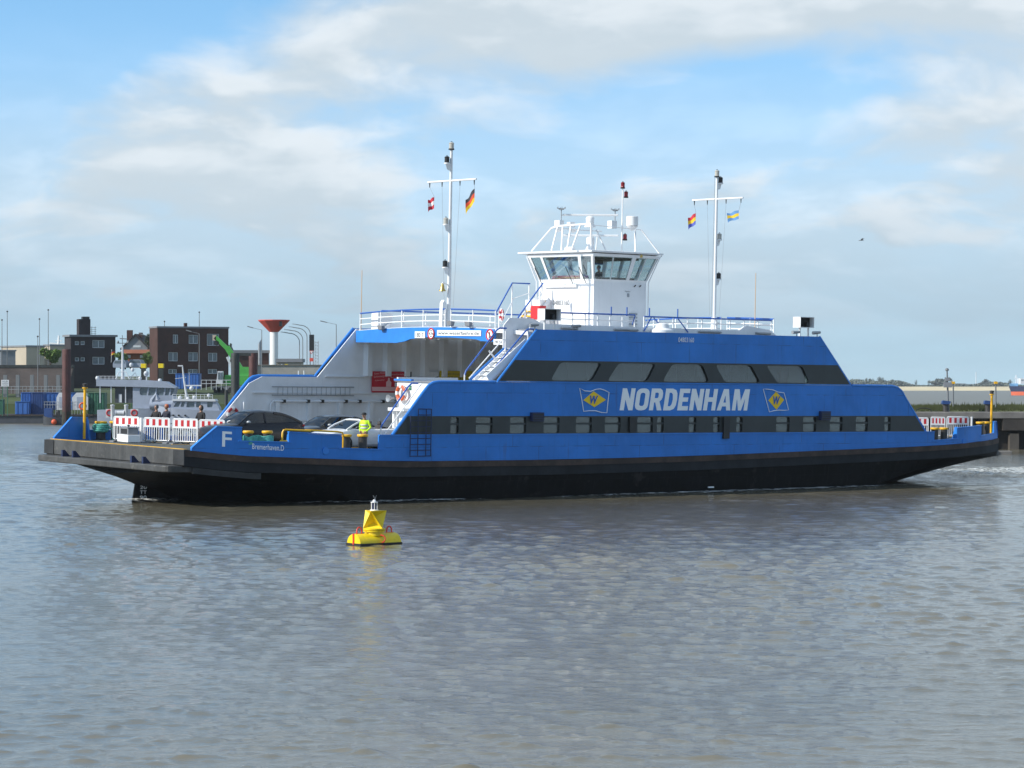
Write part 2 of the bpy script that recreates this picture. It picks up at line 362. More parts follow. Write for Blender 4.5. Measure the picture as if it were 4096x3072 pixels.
# ------------------------------------------------------------------ water
import numpy as np
def build_water():
    rng = np.random.default_rng(3)
    fine = np.linspace(R(-22), R(22), 700); left = np.linspace(R(-180), R(-22), 40)[:-1]; right = np.linspace(R(22), R(180), 40)[1:]
    th = np.concatenate([left, fine, right[:-1]]); nt = len(th)
    r1 = np.geomspace(3, 30, 24)[:-1]; r2 = 30 * 1.0021 ** np.arange(0, 1150); r3 = np.geomspace(r2[-1] * 1.02, 6000, 50)
    rr = np.concatenate([r1, r2, r3]); nr = len(rr)
    X = rr[:, None] * np.sin(th)[None, :]; Y = rr[:, None] * np.cos(th)[None, :]; Z = np.zeros_like(X)
    cell = rr * 0.0021
    for q in range(84):
        l = 0.28 * (2.0 / 0.28) ** ((q + rng.uniform(0, 1)) / 84); k = 2 * math.pi / l; a = R(200) + rng.normal(0, R(32)); ph = rng.uniform(0, 6.28)
        sl = 0.0255 * min(1.0, (0.70 / l) ** 1.1)
        fade = np.clip((l - 2.2 * cell) / (1.6 * cell), 0, 1)[:, None]
        Z += fade * (sl / k) * np.sin(k * (math.sin(a) * X + math.cos(a) * Y) + ph + 0.6 * np.sin(0.31 * X * math.cos(ph) + 0.27 * Y * math.sin(ph) + ph))
    sd_ = Z[200:400].std(); Z = Z + 0.25 * (Z * Z) / sd_ - 0.25 * sd_      # sharper crests, flatter troughs
    gust = 0.75 + 0.35 * np.sin(0.045 * X + 0.03 * Y + 1) * np.sin(0.021 * X - 0.06 * Y + 2) + 0.2 * np.sin(0.13 * X + 0.1 * Y)
    Z *= gust
    far = np.clip((900 - rr) / 500, 0, 1)[:, None]; Z *= far
    Z[:23] *= 0
    V = np.stack([X, Y, Z], -1).reshape(-1, 3)
    i = np.arange(nr - 1)[:, None] * nt; j = np.arange(nt)[None, :]; j2 = (j + 1) % nt
    F = np.stack([i + j, i + j2, i + nt + j2, i + nt + j], -1).reshape(-1, 4)
    c = len(V); V = np.vstack([V, [[0, 0, 0]]])
    tri = np.stack([np.full(nt, c), np.arange(nt)[::-1] * 0 + (np.arange(nt) + 1) % nt, np.arange(nt)], -1)
    me = bpy.data.meshes.new('water'); me.vertices.add(len(V)); me.vertices.foreach_set('co', V.astype(np.float32).ravel())
    nl = F.size + tri.size; me.loops.add(nl); me.loops.foreach_set('vertex_index', np.concatenate([F[:, ::-1].ravel(), tri.ravel()]).astype(np.int32))
    starts = np.concatenate([np.arange(len(F)) * 4, F.size + np.arange(len(tri)) * 3]).astype(np.int32)
    me.polygons.add(len(starts)); me.polygons.foreach_set('loop_start', starts)
    me.polygons.foreach_set('use_smooth', np.ones(len(starts), bool)); me.update(calc_edges=True); me.validate()
    o = bpy.data.objects.new('water', me); COL.objects.link(o); o['kind'] = 'structure'; o['label'] = 'rippled grey brown tidal harbour water'
    # make sure the sheet faces up
    if me.polygons[len(F) // 2].normal.z < 0: me.flip_normals()
    m = bpy.data.materials.new('water'); m.use_nodes = True; g = NT(m.node_tree); b = g.n['Principled BSDF']
    tc = g.node('ShaderNodeTexCoord').outputs['Object']
    silt = g.noise(g.mapping(tc, (0.02, 0.05, 1)), 1.0, 4)
    g.put(b.inputs['Base Color'], g.mix(g.ramp(silt, 0.35, 0.65), (0.128, 0.118, 0.086), (0.165, 0.146, 0.102)))
    g.put(b.inputs['Roughness'], g.ramp(g.vmath('LENGTH', tc), 150.0, 420.0, 0.05, 0.38)); b.inputs['IOR'].default_value = 1.333
    v = g.mapping(tc, (1, 1, 1), rot=(0, 0, R(-12)))
    n1 = g.noise(g.mapping(v, (0.62, 1.0, 1)), 3.0, 7, 0.66, 0.5); n2 = g.noise(g.mapping(v, (0.8, 1.0, 1)), 8.0, 4, 0.6, 0.3)
    ridge = g.math('SUBTRACT', 1.0, g.math('ABSOLUTE', g.math('SUBTRACT', g.math('MULTIPLY', n1, 2.0), 1.0)))
    n3 = g.noise(g.mapping(v, (0.30, 0.22, 1)), 1.0, 3)
    h = g.math('ADD', g.math('MULTIPLY', ridge, 0.0), g.math('MULTIPLY', n1, 0.026)); h = g.math('ADD', h, g.math('MULTIPLY', n2, 0.006)); h = g.math('ADD', h, g.math('MULTIPLY', n3, 0.03))
    patch = g.ramp(g.noise(g.mapping(tc, (0.035, 0.06, 1)), 1.0, 4, 0.6), 0.3, 0.7, 0.65, 1.25)
    bn = g.node('ShaderNodeBump'); bn.inputs['Distance'].default_value = 1.0; g.put(bn.inputs['Strength'], patch); g.put(bn.inputs['Height'], h)
    g.put(b.inputs['Normal'], bn.outputs[0]); me.materials.append(m)
build_water()

# ------------------------------------------------------------------ far bank and harbour land
mat('sand', (0.62, 0.52, 0.32), 0.9, var=0.12, vscale=0.02)
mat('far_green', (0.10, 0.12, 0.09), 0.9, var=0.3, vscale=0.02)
mat('grass', (0.070, 0.082, 0.026), 0.9, var=0.35, vscale=0.25)
mat('grass_far', (0.045, 0.065, 0.018), 0.9, var=0.35, vscale=0.12)
mat('soil_wall', (0.050, 0.040, 0.036), 0.9, var=0.35, vscale=0.25, bump=0.4, bscale=1.5)
mat('quay_dark', (0.030, 0.026, 0.023), 0.8, var=0.5, vscale=0.4, streak=0.5, dirt=(0.06, 0.04, 0.03))
mat('quay_cap', (0.17, 0.16, 0.15), 0.85, var=0.25, vscale=0.6)
mat('concrete', (0.30, 0.29, 0.27), 0.85, var=0.15, vscale=0.4)

def sheet(name, xs, prof, matname, label, jag=0.0):
    """land strip: profile of (y, z) swept along the x stations"""
    b = MB(); rings = []
    rnd = random.Random(5)
    for x in xs: rings.append([(x, y, z + (rnd.uniform(-jag, jag) if k > 1 else 0)) for k, (y, z) in enumerate(prof)])
    n = len(prof); fs = []
    for i in range(len(xs) - 1):
        for k in range(n - 1): fs.append((i * n + k, (i + 1) * n + k, (i + 1) * n + k + 1, i * n + k + 1))
    b.add([p for r in rings for p in r], fs); o = b.build(name, matname, smooth=True); return tag(o, label, kind='structure')
sheet('far_shore', [-3000 + 150 * k for k in range(42)], [(2360, -1.5), (2385, 0.25), (2480, 3.0), (2560, 3.6)], 'sand', 'pale sandy beach along the far river bank')
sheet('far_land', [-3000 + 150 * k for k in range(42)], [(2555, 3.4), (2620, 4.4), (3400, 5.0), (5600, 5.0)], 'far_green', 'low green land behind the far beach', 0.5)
def harbour_land():
    b = MB(); ys = [392, 393, 405, 412, 420, 428, 434, 440, 450, 465, 480, 520, 700, 1500]; lo = [-2, 2.4, 4.0, 4.3, 4.4, 4.5, 4.55, 4.6, 4.7, 4.9, 6.6, 6.9, 7.0, 7.0]; hi = [-2, 2.4, 3.6, 4.6, 5.4, 6.4, 6.9, 7.1, 7.1, 7.1, 7.1, 7.1, 7.1, 7.1]
    xs = [-420 + 12 * k for k in range(28)] + [-90 + 3 * k for k in range(25)]; rnd = random.Random(5); n = len(ys); vs = []; fs = []
    for x in xs:
        t = min(1, max(0, (x + 52) / 9)); t = t * t * (3 - 2 * t)
        for k in range(n): vs.append((x, ys[k], lo[k] * (1 - t) + hi[k] * t + (rnd.uniform(-.07, .07) if k > 1 else 0)))
    for i in range(len(xs) - 1):
        for k in range(n - 1): fs.append((i * n + k, (i + 1) * n + k, (i + 1) * n + k + 1, i * n + k + 1))
    b.add(vs, fs); tag(b.build('harbour_land', 'grass_far', smooth=True), 'grassy harbour bank with the dike behind it', kind='structure')
harbour_land()

# ------------------------------------------------------------------ the ferry
# ship axes: x from bow (left in the picture) to stern, y towards the far side, z up
SHIP_ROT = (R(1.2), R(0.4), R(38)); SHIP_LOC = Vector((-18.127, 115.967, 0.198))
SHIP_M = Matrix.Translation(SHIP_LOC) @ Euler(SHIP_ROT, 'XYZ').to_matrix().to_4x4()
ferry = thing('car_ferry', 'long blue and white double-ended car ferry with black hull and central wheelhouse', 'ferry', SHIP_LOC)
ferry.rotation_euler = SHIP_ROT
def on_ship(name, label, cat, p, rz=0.0, group=None):
    o = thing(name, label, cat, (0, 0, 0), 0, group)
    m = SHIP_M @ Matrix.Translation(Vector(p)) @ Matrix.Rotation(rz, 4, 'Z')
    o.location = m.to_translation(); o.rotation_euler = m.to_euler(); return o

BX = [.3, 1, 2, 3, 5, 7, 9, 44, 46, 48, 50, 51.5, 52.3]; BY = [6.15, 6.3, 6.6, 6.95, 7.4, 7.57, 7.6, 7.6, 7.57, 7.4, 6.9, 6.3, 5.95]
ZX = [0, .7, 1.9, 3.1, 4.8, 6.65, 8.75, 11, 20, 28.4, 41.3, 44.7, 46.8, 48.9, 51.1, 52.5]; ZY = [2.42, 2.38, 2.25, 2.15, 2.10, 2.03, 1.94, 1.87, 1.85, 1.94, 2.22, 2.30, 2.37, 2.46, 2.54, 2.63]
def hb(x): return lerp_tab(BX, BY, x)
def zs(x): return lerp_tab(ZX, ZY, x)
def deck_z(x): return lerp_tab([0.3, 4, 9, 44, 49, 52.3], [2.38, 2.32, 2.22, 2.28, 2.42, 2.58], x)

# hull
def hull():
    CD = [0, 2, 4, 6.2, 8.3, 10.6, 12, 14]; CZ = [1.62, 1.6, 1.55, 1.40, 0.97, 0.38, -0.05, -0.9]
    KD = [0, 1.4, 4, 7, 10]; KZ = [1.15, 0.62, 0.05, -0.6, -1.2]
    rings = []
    CDB = [0, 2, 4, 6, 8, 10, 12]; CZB = [1.62, 1.45, 1.2, .8, .2, -.6, -1]; KDB = [0, 1.2, 2.2, 3.2, 6]; KZB = [1.12, .62, .2, -.5, -1.4]; MDB = [0, 1.2, 3, 5, 7, 9]; MZB = [1.32, 1.1, .75, .1, -.8, -1.2]
    for x in [.3, 1, 1.5, 2, 3, 4, 5, 6, 7, 8, 9, 10, 12, 14, 18, 24, 30, 36, 39, 41, 42.5, 44, 45, 46, 47, 48, 49, 50, 51, 51.8, 52.3]:
        d = min(x - .3, 52.3 - x); b_ = hb(x); z = zs(x); bow = x < 25; zc = min(lerp_tab(CDB if bow else CD, CZB if bow else CZ, d), z - 0.72); zk = min(lerp_tab(KDB if bow else KD, KZB if bow else KZ, d), zc - 0.02)
        zm = (lerp_tab(MDB, MZB, d) if bow else zk + (zc - zk) * 0.25)
        side = [(b_, z), (b_ + .03, z - 0.3), (b_, z - 0.7), (b_ * (.94 if bow else 0.965 if d > 3 else 0.985), zc), (b_ * 0.45, min(zm, zc - .01)), (0, min(zk, zm - .01))]
        rings.append([(x, y, w) for y, w in side] + [(x, -y, w) for y, w in reversed(side[:-1])])
    m = MB(); m.loft(rings); return m.build('hull', 'hull_black', ferry, smooth=True)
hull_o = hull()
m = MB()
m.loft([[(1.12, -.03, -1.5), (1.12, .03, -1.5), (1.5, .05, .70), (1.5, -.05, .70)], [(5.5, -1.6, -1.5), (5.5, 1.6, -1.5), (5.5, 1.6, .1), (5.5, -1.6, .1)]])
skeg = m.build('stem_fin', 'hull_black', hull_o)
m = MB(); m.loft([[(49.6, -.02, -1.5), (49.6, .02, -1.5), (49.2, .02, .6), (49.2, -.02, .6)], [(46, -.5, -1.5), (46, .5, -1.5), (46, .5, .1), (46, -.5, .1)]]); m.build('stern_fin', 'hull_black', hull_o)
for s_, z_ in (('20', .40), ('TT', .18), ('90', -.05)):
    text('draught_mark', s_, (1.66, -.15, z_), (1, -.40, 0), (0, 0, 1), .30, .15, 'letter_white', hull_o)
m = MB(); m.box(29.3, 29.65, -7.66, -7.60, .36, .42); m.build('load_line_mark', 'letter_white', hull_o)

def ribbon(mb, xs, top, bot, off, thick, side=-1):
    """plate that follows the side of the ship; top/bot are functions or numbers"""
    rings = []
    for x in xs:
        t = top(x) if callable(top) else top; b_ = bot(x) if callable(bot) else bot
        y0 = side * (hb(x) + off); y1 = side * (hb(x) + off - thick)
        rings.append([(x, y0, b_), (x, y0, t), (x, y1, t), (x, y1, b_)])
    mb.loft(rings)
def span(a, b, step=0.5):
    n = max(1, round((b - a) / step)); return [a + (b - a) * k / n for k in range(n + 1)]
XS = sorted(set([round(v, 3) for v in span(.32, 52.28, .6)] + BX[1:-1] + ZX[1:-1]))
for sd_ in (-1, 1):
    m = MB(); ribbon(m, XS, lambda x: zs(x) - .004, lambda x: zs(x) - .27, .10, .14, sd_); m.build('rubbing_strake', 'strake_brown', ferry, smooth=True)
    m = MB(); ribbon(m, XS, lambda x: zs(x) - .274, lambda x: zs(x) - .70, .05, .10, sd_); m.build('fender_belt', 'hull_grey', ferry, smooth=True)
# rust-scarred rub bar low on the bow shoulder
m = MB(); ribbon(m, span(.7, 3.6), lambda x: zs(x) - .72, lambda x: zs(x) - .98, .08, .14); m.build('bow_rub_bar', 'ramp_dark', ferry)

# bow and stern ramps: upright plate, flap, and the ledge in front of it
def ramp(x0, sgn, hw, z, nm):
    m = MB(); X = lambda t: x0 + sgn * t
    lo, hi = sorted((X(0.0), X(-.35))); m.box(lo, hi, -hw, hw, z - .68, z)
    o = m.build(nm, 'ramp_steel', ferry); bevel(o, .03)
    for yy in (-hw + .35, hw - .35):
        m = MB(); lo, hi = sorted((X(-.02), X(.035))); m.box(lo, hi, yy - .45, yy + .45, z - .66, z - .02); m.build('end_plate', 'ramp_dark', o)
    prof = rounded([(X(-.6), hw + .05), (X(.62), hw - .35), (X(.68), hw - .8), (X(.68), -hw + .8), (X(.62), -hw + .35), (X(-.6), -hw - .05)], .3, 3)
    m = MB(); m.prism(prof, z - .98, z - .70, 'z'); l = m.build('ledge', 'ramp_steel', o); bevel(l, .05)
    for yy in (-3.6, -2.6, 2.7, 3.7):
        m = MB(); m.hexa([(X(.1), yy - .07, z - .70), (X(.50), yy - .07, z - .70), (X(.50), yy + .07, z - .70), (X(.1), yy + .07, z - .70)],
                         [(X(.38), yy - .06, z - .40), (X(.50), yy - .06, z - .40), (X(.50), yy + .06, z - .40), (X(.38), yy + .06, z - .40)])
        m.build('ramp_hook', 'dark_blue', o)
    m = MB(); lo, hi = sorted((X(-.12), X(-.32))); m.box(lo, hi, -hw + .2, hw - .2, z + .004, z + .02); m.build('yellow_edge_line', 'yellow_paint', o)
    return o
ramp(.27, -1, 6.2, 2.42, 'bow_ramp'); ramp(52.33, 1, 5.9, 2.60, 'stern_ramp')

m = MB(); m.prism(rounded([(52.2, 5.75), (53.0, 5.3), (53.25, 4.6), (53.25, -4.6), (53.0, -5.3), (52.2, -5.75)], .3, 3), 2.30, 2.60, 'z'); bevel(m.build('stern_step', 'galv', ferry), .1, 3)
# car deck
m = MB(); xs = span(.5, 52.1, 1.2)
m.loft([[(x, -hb(x) + .12, deck_z(x) - .3), (x, -hb(x) + .12, deck_z(x)), (x, 0, deck_z(x) + .08), (x, hb(x) - .12, deck_z(x)), (x, hb(x) - .12, deck_z(x) - .3)] for x in xs])
deck = m.build('car_deck', 'deck_steel', ferry)
for yy in (-3.2, -.6, 2.0, 4.6):
    m = MB(); ribs = []
    for x in span(3, 50, 2): ribs.append([(x, yy - .06, deck_z(x) + .085), (x, yy + .06, deck_z(x) + .085), (x, yy + .06, deck_z(x) + .075), (x, yy - .06, deck_z(x) + .075)])
    m.loft(ribs); m.build('lane_line', 'yellow_paint', deck)

# bulwarks: the cut-down openings hold the bollards
SEG_BOW = [(.66, 1.73, 2.47, 3.40), (1.73, 2.77, 3.40, 3.37), (2.77, 4.86, 2.78, 2.73), (4.86, 7.50, 3.18, 3.05), (7.50, 9.48, 2.46, 2.39)]
SEG_STERN = [(45.46, 47.35, 2.57, 2.65), (47.35, 49.86, 3.23, 3.32), (49.86, 51.66, 2.77, 2.88), (51.66, 52.05, 3.52, 3.52), (52.05, 52.28, 3.52, 2.75)]
for sd_ in (-1, 1):
    for segs in (SEG_BOW, SEG_STERN):
        m = MB()
        for a, b_, z0, z1 in segs: ribbon(m, span(a, b_, .35), lambda x: z0 + (z1 - z0) * (x - a) / (b_ - a), lambda x: zs(x) - .02, .0, .10, sd_)
        o = m.build('bulwark', 'blue_paint', ferry, smooth=True)
        for a, b_, z0, z1 in segs:
            m = MB(); wide = z0 < 2.95 and z1 < 2.95
            xa, xb = (a - .15, b_ + .15) if wide else (a, b_)
            ribbon(m, span(xa, xb, .35), lambda x: z0 + (z1 - z0) * (x - a) / (b_ - a) + .045, lambda x: z0 + (z1 - z0) * (x - a) / (b_ - a) + .003 - (.0 if not wide else .001), .035, .16, sd_)
            m.build('bulwark_cap', 'blue_trim', o)
        # stiffening posts at the ends of each opening
        for xq, zt in ((segs[1][1] - .08 if segs is SEG_BOW else segs[1][0] + .08, 3.3), (segs[3][0] + .08 if segs is SEG_BOW else segs[1][1] - .08, 3.1)):
            m = MB(); yb = sd_ * (hb(xq) - .1); m.hexa([(xq - .05, yb, zs(xq)), (xq + .05, yb, zs(xq)), (xq + .05, yb - sd_ * .35, zs(xq)), (xq - .05, yb - sd_ * .35, zs(xq))],
                                                       [(xq - .05, yb, zt), (xq + .05, yb, zt), (xq + .05, yb - sd_ * .1, zt), (xq - .05, yb - sd_ * .1, zt)]); m.build('bulwark_post', 'blue_trim', o)
for xq, zq in ((6.67, 2.37), (47.99, 2.5)):
    yb = -hb(xq)
    m = MB(); m.lathe([(.10, -.02), (.16, -.02), (.16, .03), (.10, .03)], (xq, yb - .02, zq), 16, 'y'); o = m.build('hawse_ring', 'blue_trim', ferry, smooth=True)
    m = MB(); m.lathe([(.001, 0), (.10, 0), (.10, .01), (.001, .01)], (xq, yb - .03, zq), 16, 'y'); m.build('hawse_plug', 'galv', o)

# lettering on the bow
def side_curve(x0, z0, dz):
    def f(a, b_):
        x = x0 + a; return Vector((x, -(hb(x) + .012), z0 + b_ + dz * a))
    return f
text('bow_letter', 'F', None, (1, 0, 0), (0, 0, 1), .40, .66, 'letter_white', ferry, .012, bulge=side_curve(1.95, 2.56, -.05))
text('home_port_lettering', 'Bremerhaven.D', None, (1, 0, 0), (0, 0, 1), 1.42, .24, 'letter_white', ferry, .006, bulge=side_curve(3.22, 2.46, -.055))

# bollards
def bollard(x, y, r=.2, z=None, rope=0):
    z = deck_z(x) if z is None else z; h = 3.14 if x < 6 else (2.98 if x < 20 else 3.16); h = h if x < 49 else 3.44
    m = MB(); m.lathe([(r * 1.25, z - .05), (r * 1.25, z + .02), (r * .95, z + .06), (r * .93, h), (.001, h)], (x, y, 0), 18); o = m.build('bollard', 'bollard_black', ferry, smooth=True)
    m = MB(); m.lathe([(.001, h - .01), (r * 1.12, h - .01), (r * 1.22, h + .03), (r * 1.22, h + .07), (r * 1.12, h + .10), (.001, h + .11)], (x, y, 0), 18); m.build('bollard_cap', 'yellow_paint', o, smooth=True)
    return o
near_b = [bollard(3.25, -6.62), bollard(4.1, -6.82), bollard(7.98, -7.2, .21), bollard(8.88, -7.2, .21)]
far_b = [bollard(3.2, 6.3, .24), bollard(4.1, 6.5, .24)]
for x, y in ((45.95, -7.15), (46.65, -7.15), (50.3, -6.45), (50.95, -6.3), (45.95, 7.1), (46.65, 7.1)): bollard(x, y)
# rope: a figure of eight on the near pair, a full coil on the far one
def coil(cx, cy, r, z0, n, pitch):
    pts = []
    for k in range(n * 14 + 1):
        a = 2 * math.pi * k / 14; q = r + .02 * math.sin(k * 1.7); pts.append((cx + q * math.cos(a), cy + q * math.sin(a), z0 + pitch * k / 14 + .012 * math.sin(k * 2.3)))
    return pts
rope = on_ship('mooring_rope', 'pale green mooring rope wound in figure of eight round near bow bollards', 'rope', (0, 0, 0))
m = MB(); pts = []
for k in range(7 * 24 + 1):
    a = 2 * math.pi * k / 24; t = k / (7 * 24)
    cx = 3.675 - .45 * math.cos(a) * 1.5; cy = -6.72 - .25 * math.sin(2 * a) - .2 * (cx - 3.675) * .3
    pts.append((cx, cy - .04, 2.68 + .33 * t + .035 * math.sin(k * 2.1)))
m.path(pts, .036, 6); m.build('rope_strands', 'rope_green', rope, smooth='full')
rope = on_ship('mooring_rope', 'green mooring rope coiled thickly round far bow bollard, tail hanging', 'rope', (0, 0, 0))
m = MB(); m.path(coil(3.2, 6.3, .30, 2.72, 6, .065), .045, 6); m.path(coil(3.2, 6.3, .36, 2.76, 4, .08), .042, 6)
m.path([(3.45, 6.05, 3.0), (3.62, 5.95, 2.85), (3.66, 5.9, 2.5), (3.6, 5.85, 2.36)], .045, 6); m.build('rope_strands', 'rope_green', rope, smooth='full')

# yellow pipe guard by the near bow opening
m = MB(); m.path([(4.72, -7.05, 2.80), (4.74, -7.05, 3.18), (4.80, -7.05, 3.27), (4.90, -7.05, 3.29), (6.1, -7.2, 3.24)], .045, 8); m.path([(4.55, -7.15, 2.80), (5.1, -7.2, 2.78)], .045, 8)
m.path([(5.9, -7.1, 3.27), (7.5, -7.25, 3.2), (7.75, -7.25, 3.16), (7.8, -7.25, 3.0), (7.8, -7.25, 2.3)], .04, 8); m.build('pipe_guard', 'yellow_paint', ferry, smooth=True)

# navigation light posts at the ends
def light_post(x, y, z0, z1):
    m = MB(); m.tube((x, y, z0), (x, y, z1), .07, .065, 10); m.tube((x, y, z1), (x, y, z1 + .05), .13, .13, 10); o = m.build('light_post', 'yellow_paint', ferry, smooth=True)
    m = MB(); m.lathe([(.10, 0), (.10, .10), (.12, .12), (.12, .18), (.001, .2)], (x, y, z1 + .05), 10); m.build('post_lantern', 'bollard_black', o, smooth=True)
light_post(2.35, 6.35, 2.4, 4.78); light_post(51.75, -5.95, 2.6, 5.0)

# ---------------------------------------------------------------- side houses
YN = -7.6
def slope_poly(z0, z1, lo, hi): pass
holes = []; LOWW = [(13.44, 13.91), (14.89, 15.85), (16.87, 17.83), (18.87, 19.82), (20.82, 21.8), (22.61, 23.58), (24.65, 25.64), (25.9, 26.33), (27.96, 28.45), (29.58, 30.03), (31.12, 31.54), (33.86, 34.78), (35.74, 36.67), (37.65, 38.55), (39.53, 40.41), (41.64, 42.09)]
def lx(z): return 10.22 + (z - 3.04) * 0.868      # raked bow edge of the lower house
def rx(z): return 44.80 - (z - 3.04) * 0.90
def ulx(z): return 16.09 + (z - 5.47) * 0.93      # upper house
def urx(z): return 39.13 - (z - 5.47) * 0.93
def side_house(sd_, near):
    Y0, Y1 = sd_ * 7.6, sd_ * 7.52
    # strip under the windows
    m = MB(); ribbon(m, span(9.48, 45.46, 1.2), lambda x: 3.04, lambda x: zs(x) - .02, 0, .08, sd_); lowo = m.build('lower_side_plate', 'blue_paint', ferry)
    m = MB(); m.box(9.5, 45.44, min(Y0 * 1.004, Y1), max(Y0 * 1.004, Y1), 3.02, 3.075); m.build('knuckle_moulding', 'blue_trim', lowo)
    hs = [rounded([(a + .0, 3.10), (b_, 3.10), (b_, 3.84), (a, 3.84)], .09, 3) for a, b_ in LOWW] if near else []
    m = MB(); m.prism([(lx(3.075), 3.075), (rx(3.075), 3.075), (rx(3.90), 3.90), (lx(3.90), 3.90)], Y0, Y1, 'y', hs); band = m.build('window_band', 'band_dark', ferry)
    top = [(lx(3.90), 3.90), (rx(3.90), 3.90), (rx(4.85), 4.85)] + [(43.02, 5.05), (42.86, 5.22), (42.6, 5.37), (42.2, 5.45)] + [(12.75, 5.45), (12.42, 5.40), (12.2, 5.28), (12.0, 5.08)] + [(lx(4.85), 4.85)]
    m = MB(); m.prism(top, Y0, Y1, 'y'); nameo = m.build('name_plate_side', 'blue_paint', ferry)
    # bright rounded edge along the rake
    for e in ([(lx(3.05), 3.05), (lx(4.85), 4.85), (12.0, 5.08), (12.2, 5.28), (12.42, 5.40), (12.75, 5.45), (16.0, 5.46)], [(rx(3.05), 3.05), (rx(4.85), 4.85), (43.02, 5.05), (42.86, 5.22), (42.6, 5.37), (42.2, 5.45), (39.2, 5.46)]):
        m = MB(); m.path([(x, (Y0 + Y1) / 2, z) for x, z in e], .075, 8); m.build('edge_moulding', 'blue_trim', nameo, smooth=True)
    UW = [[(19.81, 6.42), (22.35, 6.42), (21.78, 5.57), (19.24, 5.57)], [(23.4, 6.42), (25.77, 6.42), (25.24, 5.57), (22.71, 5.57)], [(26.82, 6.42), (28.79, 6.42), (29.27, 5.57), (26.2, 5.57)], [(29.65, 6.42), (32.06, 6.42), (32.71, 5.57), (30.31, 5.57)], [(33.08, 6.42), (35.61, 6.42), (36.13, 5.57), (33.89, 5.57)]]
    uh = [rounded(w, .22, 5) for w in UW] if near else []
    m = MB(); m.prism([(ulx(5.52), 5.52), (urx(5.52), 5.52), (urx(6.50), 6.50), (ulx(6.50), 6.50)], Y0, Y1, 'y', uh); uband = m.build('upper_window_band', 'band_dark', ferry)
    m = MB(); m.box(16.1, 39.1, min(Y0 * 1.003, Y1), max(Y0 * 1.003, Y1), 5.46, 5.516); m.build('upper_sill_moulding', 'blue_trim', uband)
    m = MB(); m.prism([(ulx(6.50), 6.50), (urx(6.50), 6.50), (36.81, 7.94), (18.39, 7.94)], Y0, Y1, 'y'); upo = m.build('upper_side_plate', 'blue_paint', ferry)
    for e in ([(ulx(5.5), 5.5), (ulx(6.5), 6.5), (18.39, 7.94)], [(urx(5.5), 5.5), (urx(6.5), 6.5), (36.81, 7.94)]):
        m = MB(); m.path([(x, (Y0 + Y1) / 2, z) for x, z in e], .06, 8); m.build('edge_moulding', 'blue_trim', upo, smooth=True)
    if not near: return nameo, upo
    yg = Y1 - sd_ * .01
    for k, (a, b_) in enumerate(LOWW):
        m = MB(); m.prism(rounded([(a - .03, 3.07), (b_ + .03, 3.07), (b_ + .03, 3.87), (a - .03, 3.87)], .09, 3), yg + .002, yg + .03, 'y'); w = m.build('lower_window', 'pane_smoked', band)
        m = MB(); m.box(a - .01, b_ + .01, Y0 + .02, Y1 + .006, 3.49, 3.58); m.build('transom_bar', 'band_dark', w)
        m = MB(); m.box(a - .1, b_ + .1, yg + .14, yg + .18, 3.05, 3.88); m.build('pane_backing', 'curtain', w)  # added pale panel, its grey stands in for sky reflected in the pane
    for k, w in enumerate(UW):
        c = ((w[0][0] + w[2][0]) / 2, 6.0); big = [((p[0] - c[0]) * 1.03 + c[0], (p[1] - c[1]) * 1.06 + c[1]) for p in w]
        m = MB(); m.prism(rounded(big, .22, 5), yg + .002, yg + .03, 'y'); o = m.build('saloon_window', 'pane', uband)
        if k < 4:
            xa = min(p[0] for p in w); xb = max(p[0] for p in w); n = 5
            for q in range(n):
                m = MB(); aa = xa + (xb - xa) * q / n; m.box(aa, aa + (xb - xa) / n - .03, yg + .22 + .05 * (q % 2), yg + .26 + .05 * (q % 2), 5.53, 6.46); m.build('curtain', 'curtain', o)
        else:
            m = MB(); m.prism([(34.2, 5.5), (34.75, 5.5), (34.7, 6.0), (34.45, 6.15), (34.2, 6.1)], yg + .10, yg + .3, 'y'); m.build('seat_back', 'console_red', o)
            m = MB(); m.box(34.95, 35.35, yg + .2, yg + .24, 5.85, 6.4); m.build('notice_sheet', 'white_clean', o)
            m = MB(); m.box(33, 36.2, yg + .9, yg + .95, 5.5, 6.48); m.build('cabin_wall', 'curtain', o)
    return nameo, upo
name_side, up_side = side_house(-1, True); side_house(1, False)

# house interiors and tops: near side house is a closed box inboard of the plate
m = MB(); m.prism([(12.7, 2.2), (42.3, 2.2), (42.3, 5.40), (12.7, 5.40)], -7.2, -4.4, 'y', []); casing = m.build('near_casing', 'white_paint', ferry)
m = MB(); m.box(12.62, 42.4, -7.5, -4.3, 5.403, 5.45); m.build('casing_deck', 'grey_mid', casing)
m = MB(); m.box(12.60, 12.75, -5.65, -4.28, 5.45, 5.53); m.build('casing_top_edge', 'blue_trim', casing)
m = MB(); m.box(12.75, 16.2, -4.42, -4.30, 5.45, 5.60); m.build('casing_kerb', 'white_paint', casing)
m = MB(); m.box(18.9, 36.4, -7.0, -4.6, 5.46, 7.62); m.build('saloon_house', 'white_inner', ferry)
for nm_, a, b_, c, d in (('vent_box', 18.04, 18.73, 3.66, 4.07), ('vent_box', 36.83, 37.5, 3.69, 4.14)):
    m = MB(); m.box(a, b_, -7.80, -7.6, c, d); o = m.build(nm_, 'dark_blue', ferry)
    for k in range(3):
        m = MB(); zz = c + .06 + k * .11; m.box(a + .03, b_ - .03, -7.815, -7.8, zz, zz + .05); m.build('louvre', 'black_paint', o)
m = MB(); m.box(24.09, 24.5, -7.70, -7.6, 3.13, 3.85); m.build('drain_pipe_box', 'black_paint', ferry)
m = MB(); m.box(30.18, 30.58, -7.72, -7.6, 2.78, 3.85); m.build('drain_pipe_box', 'black_paint', ferry)

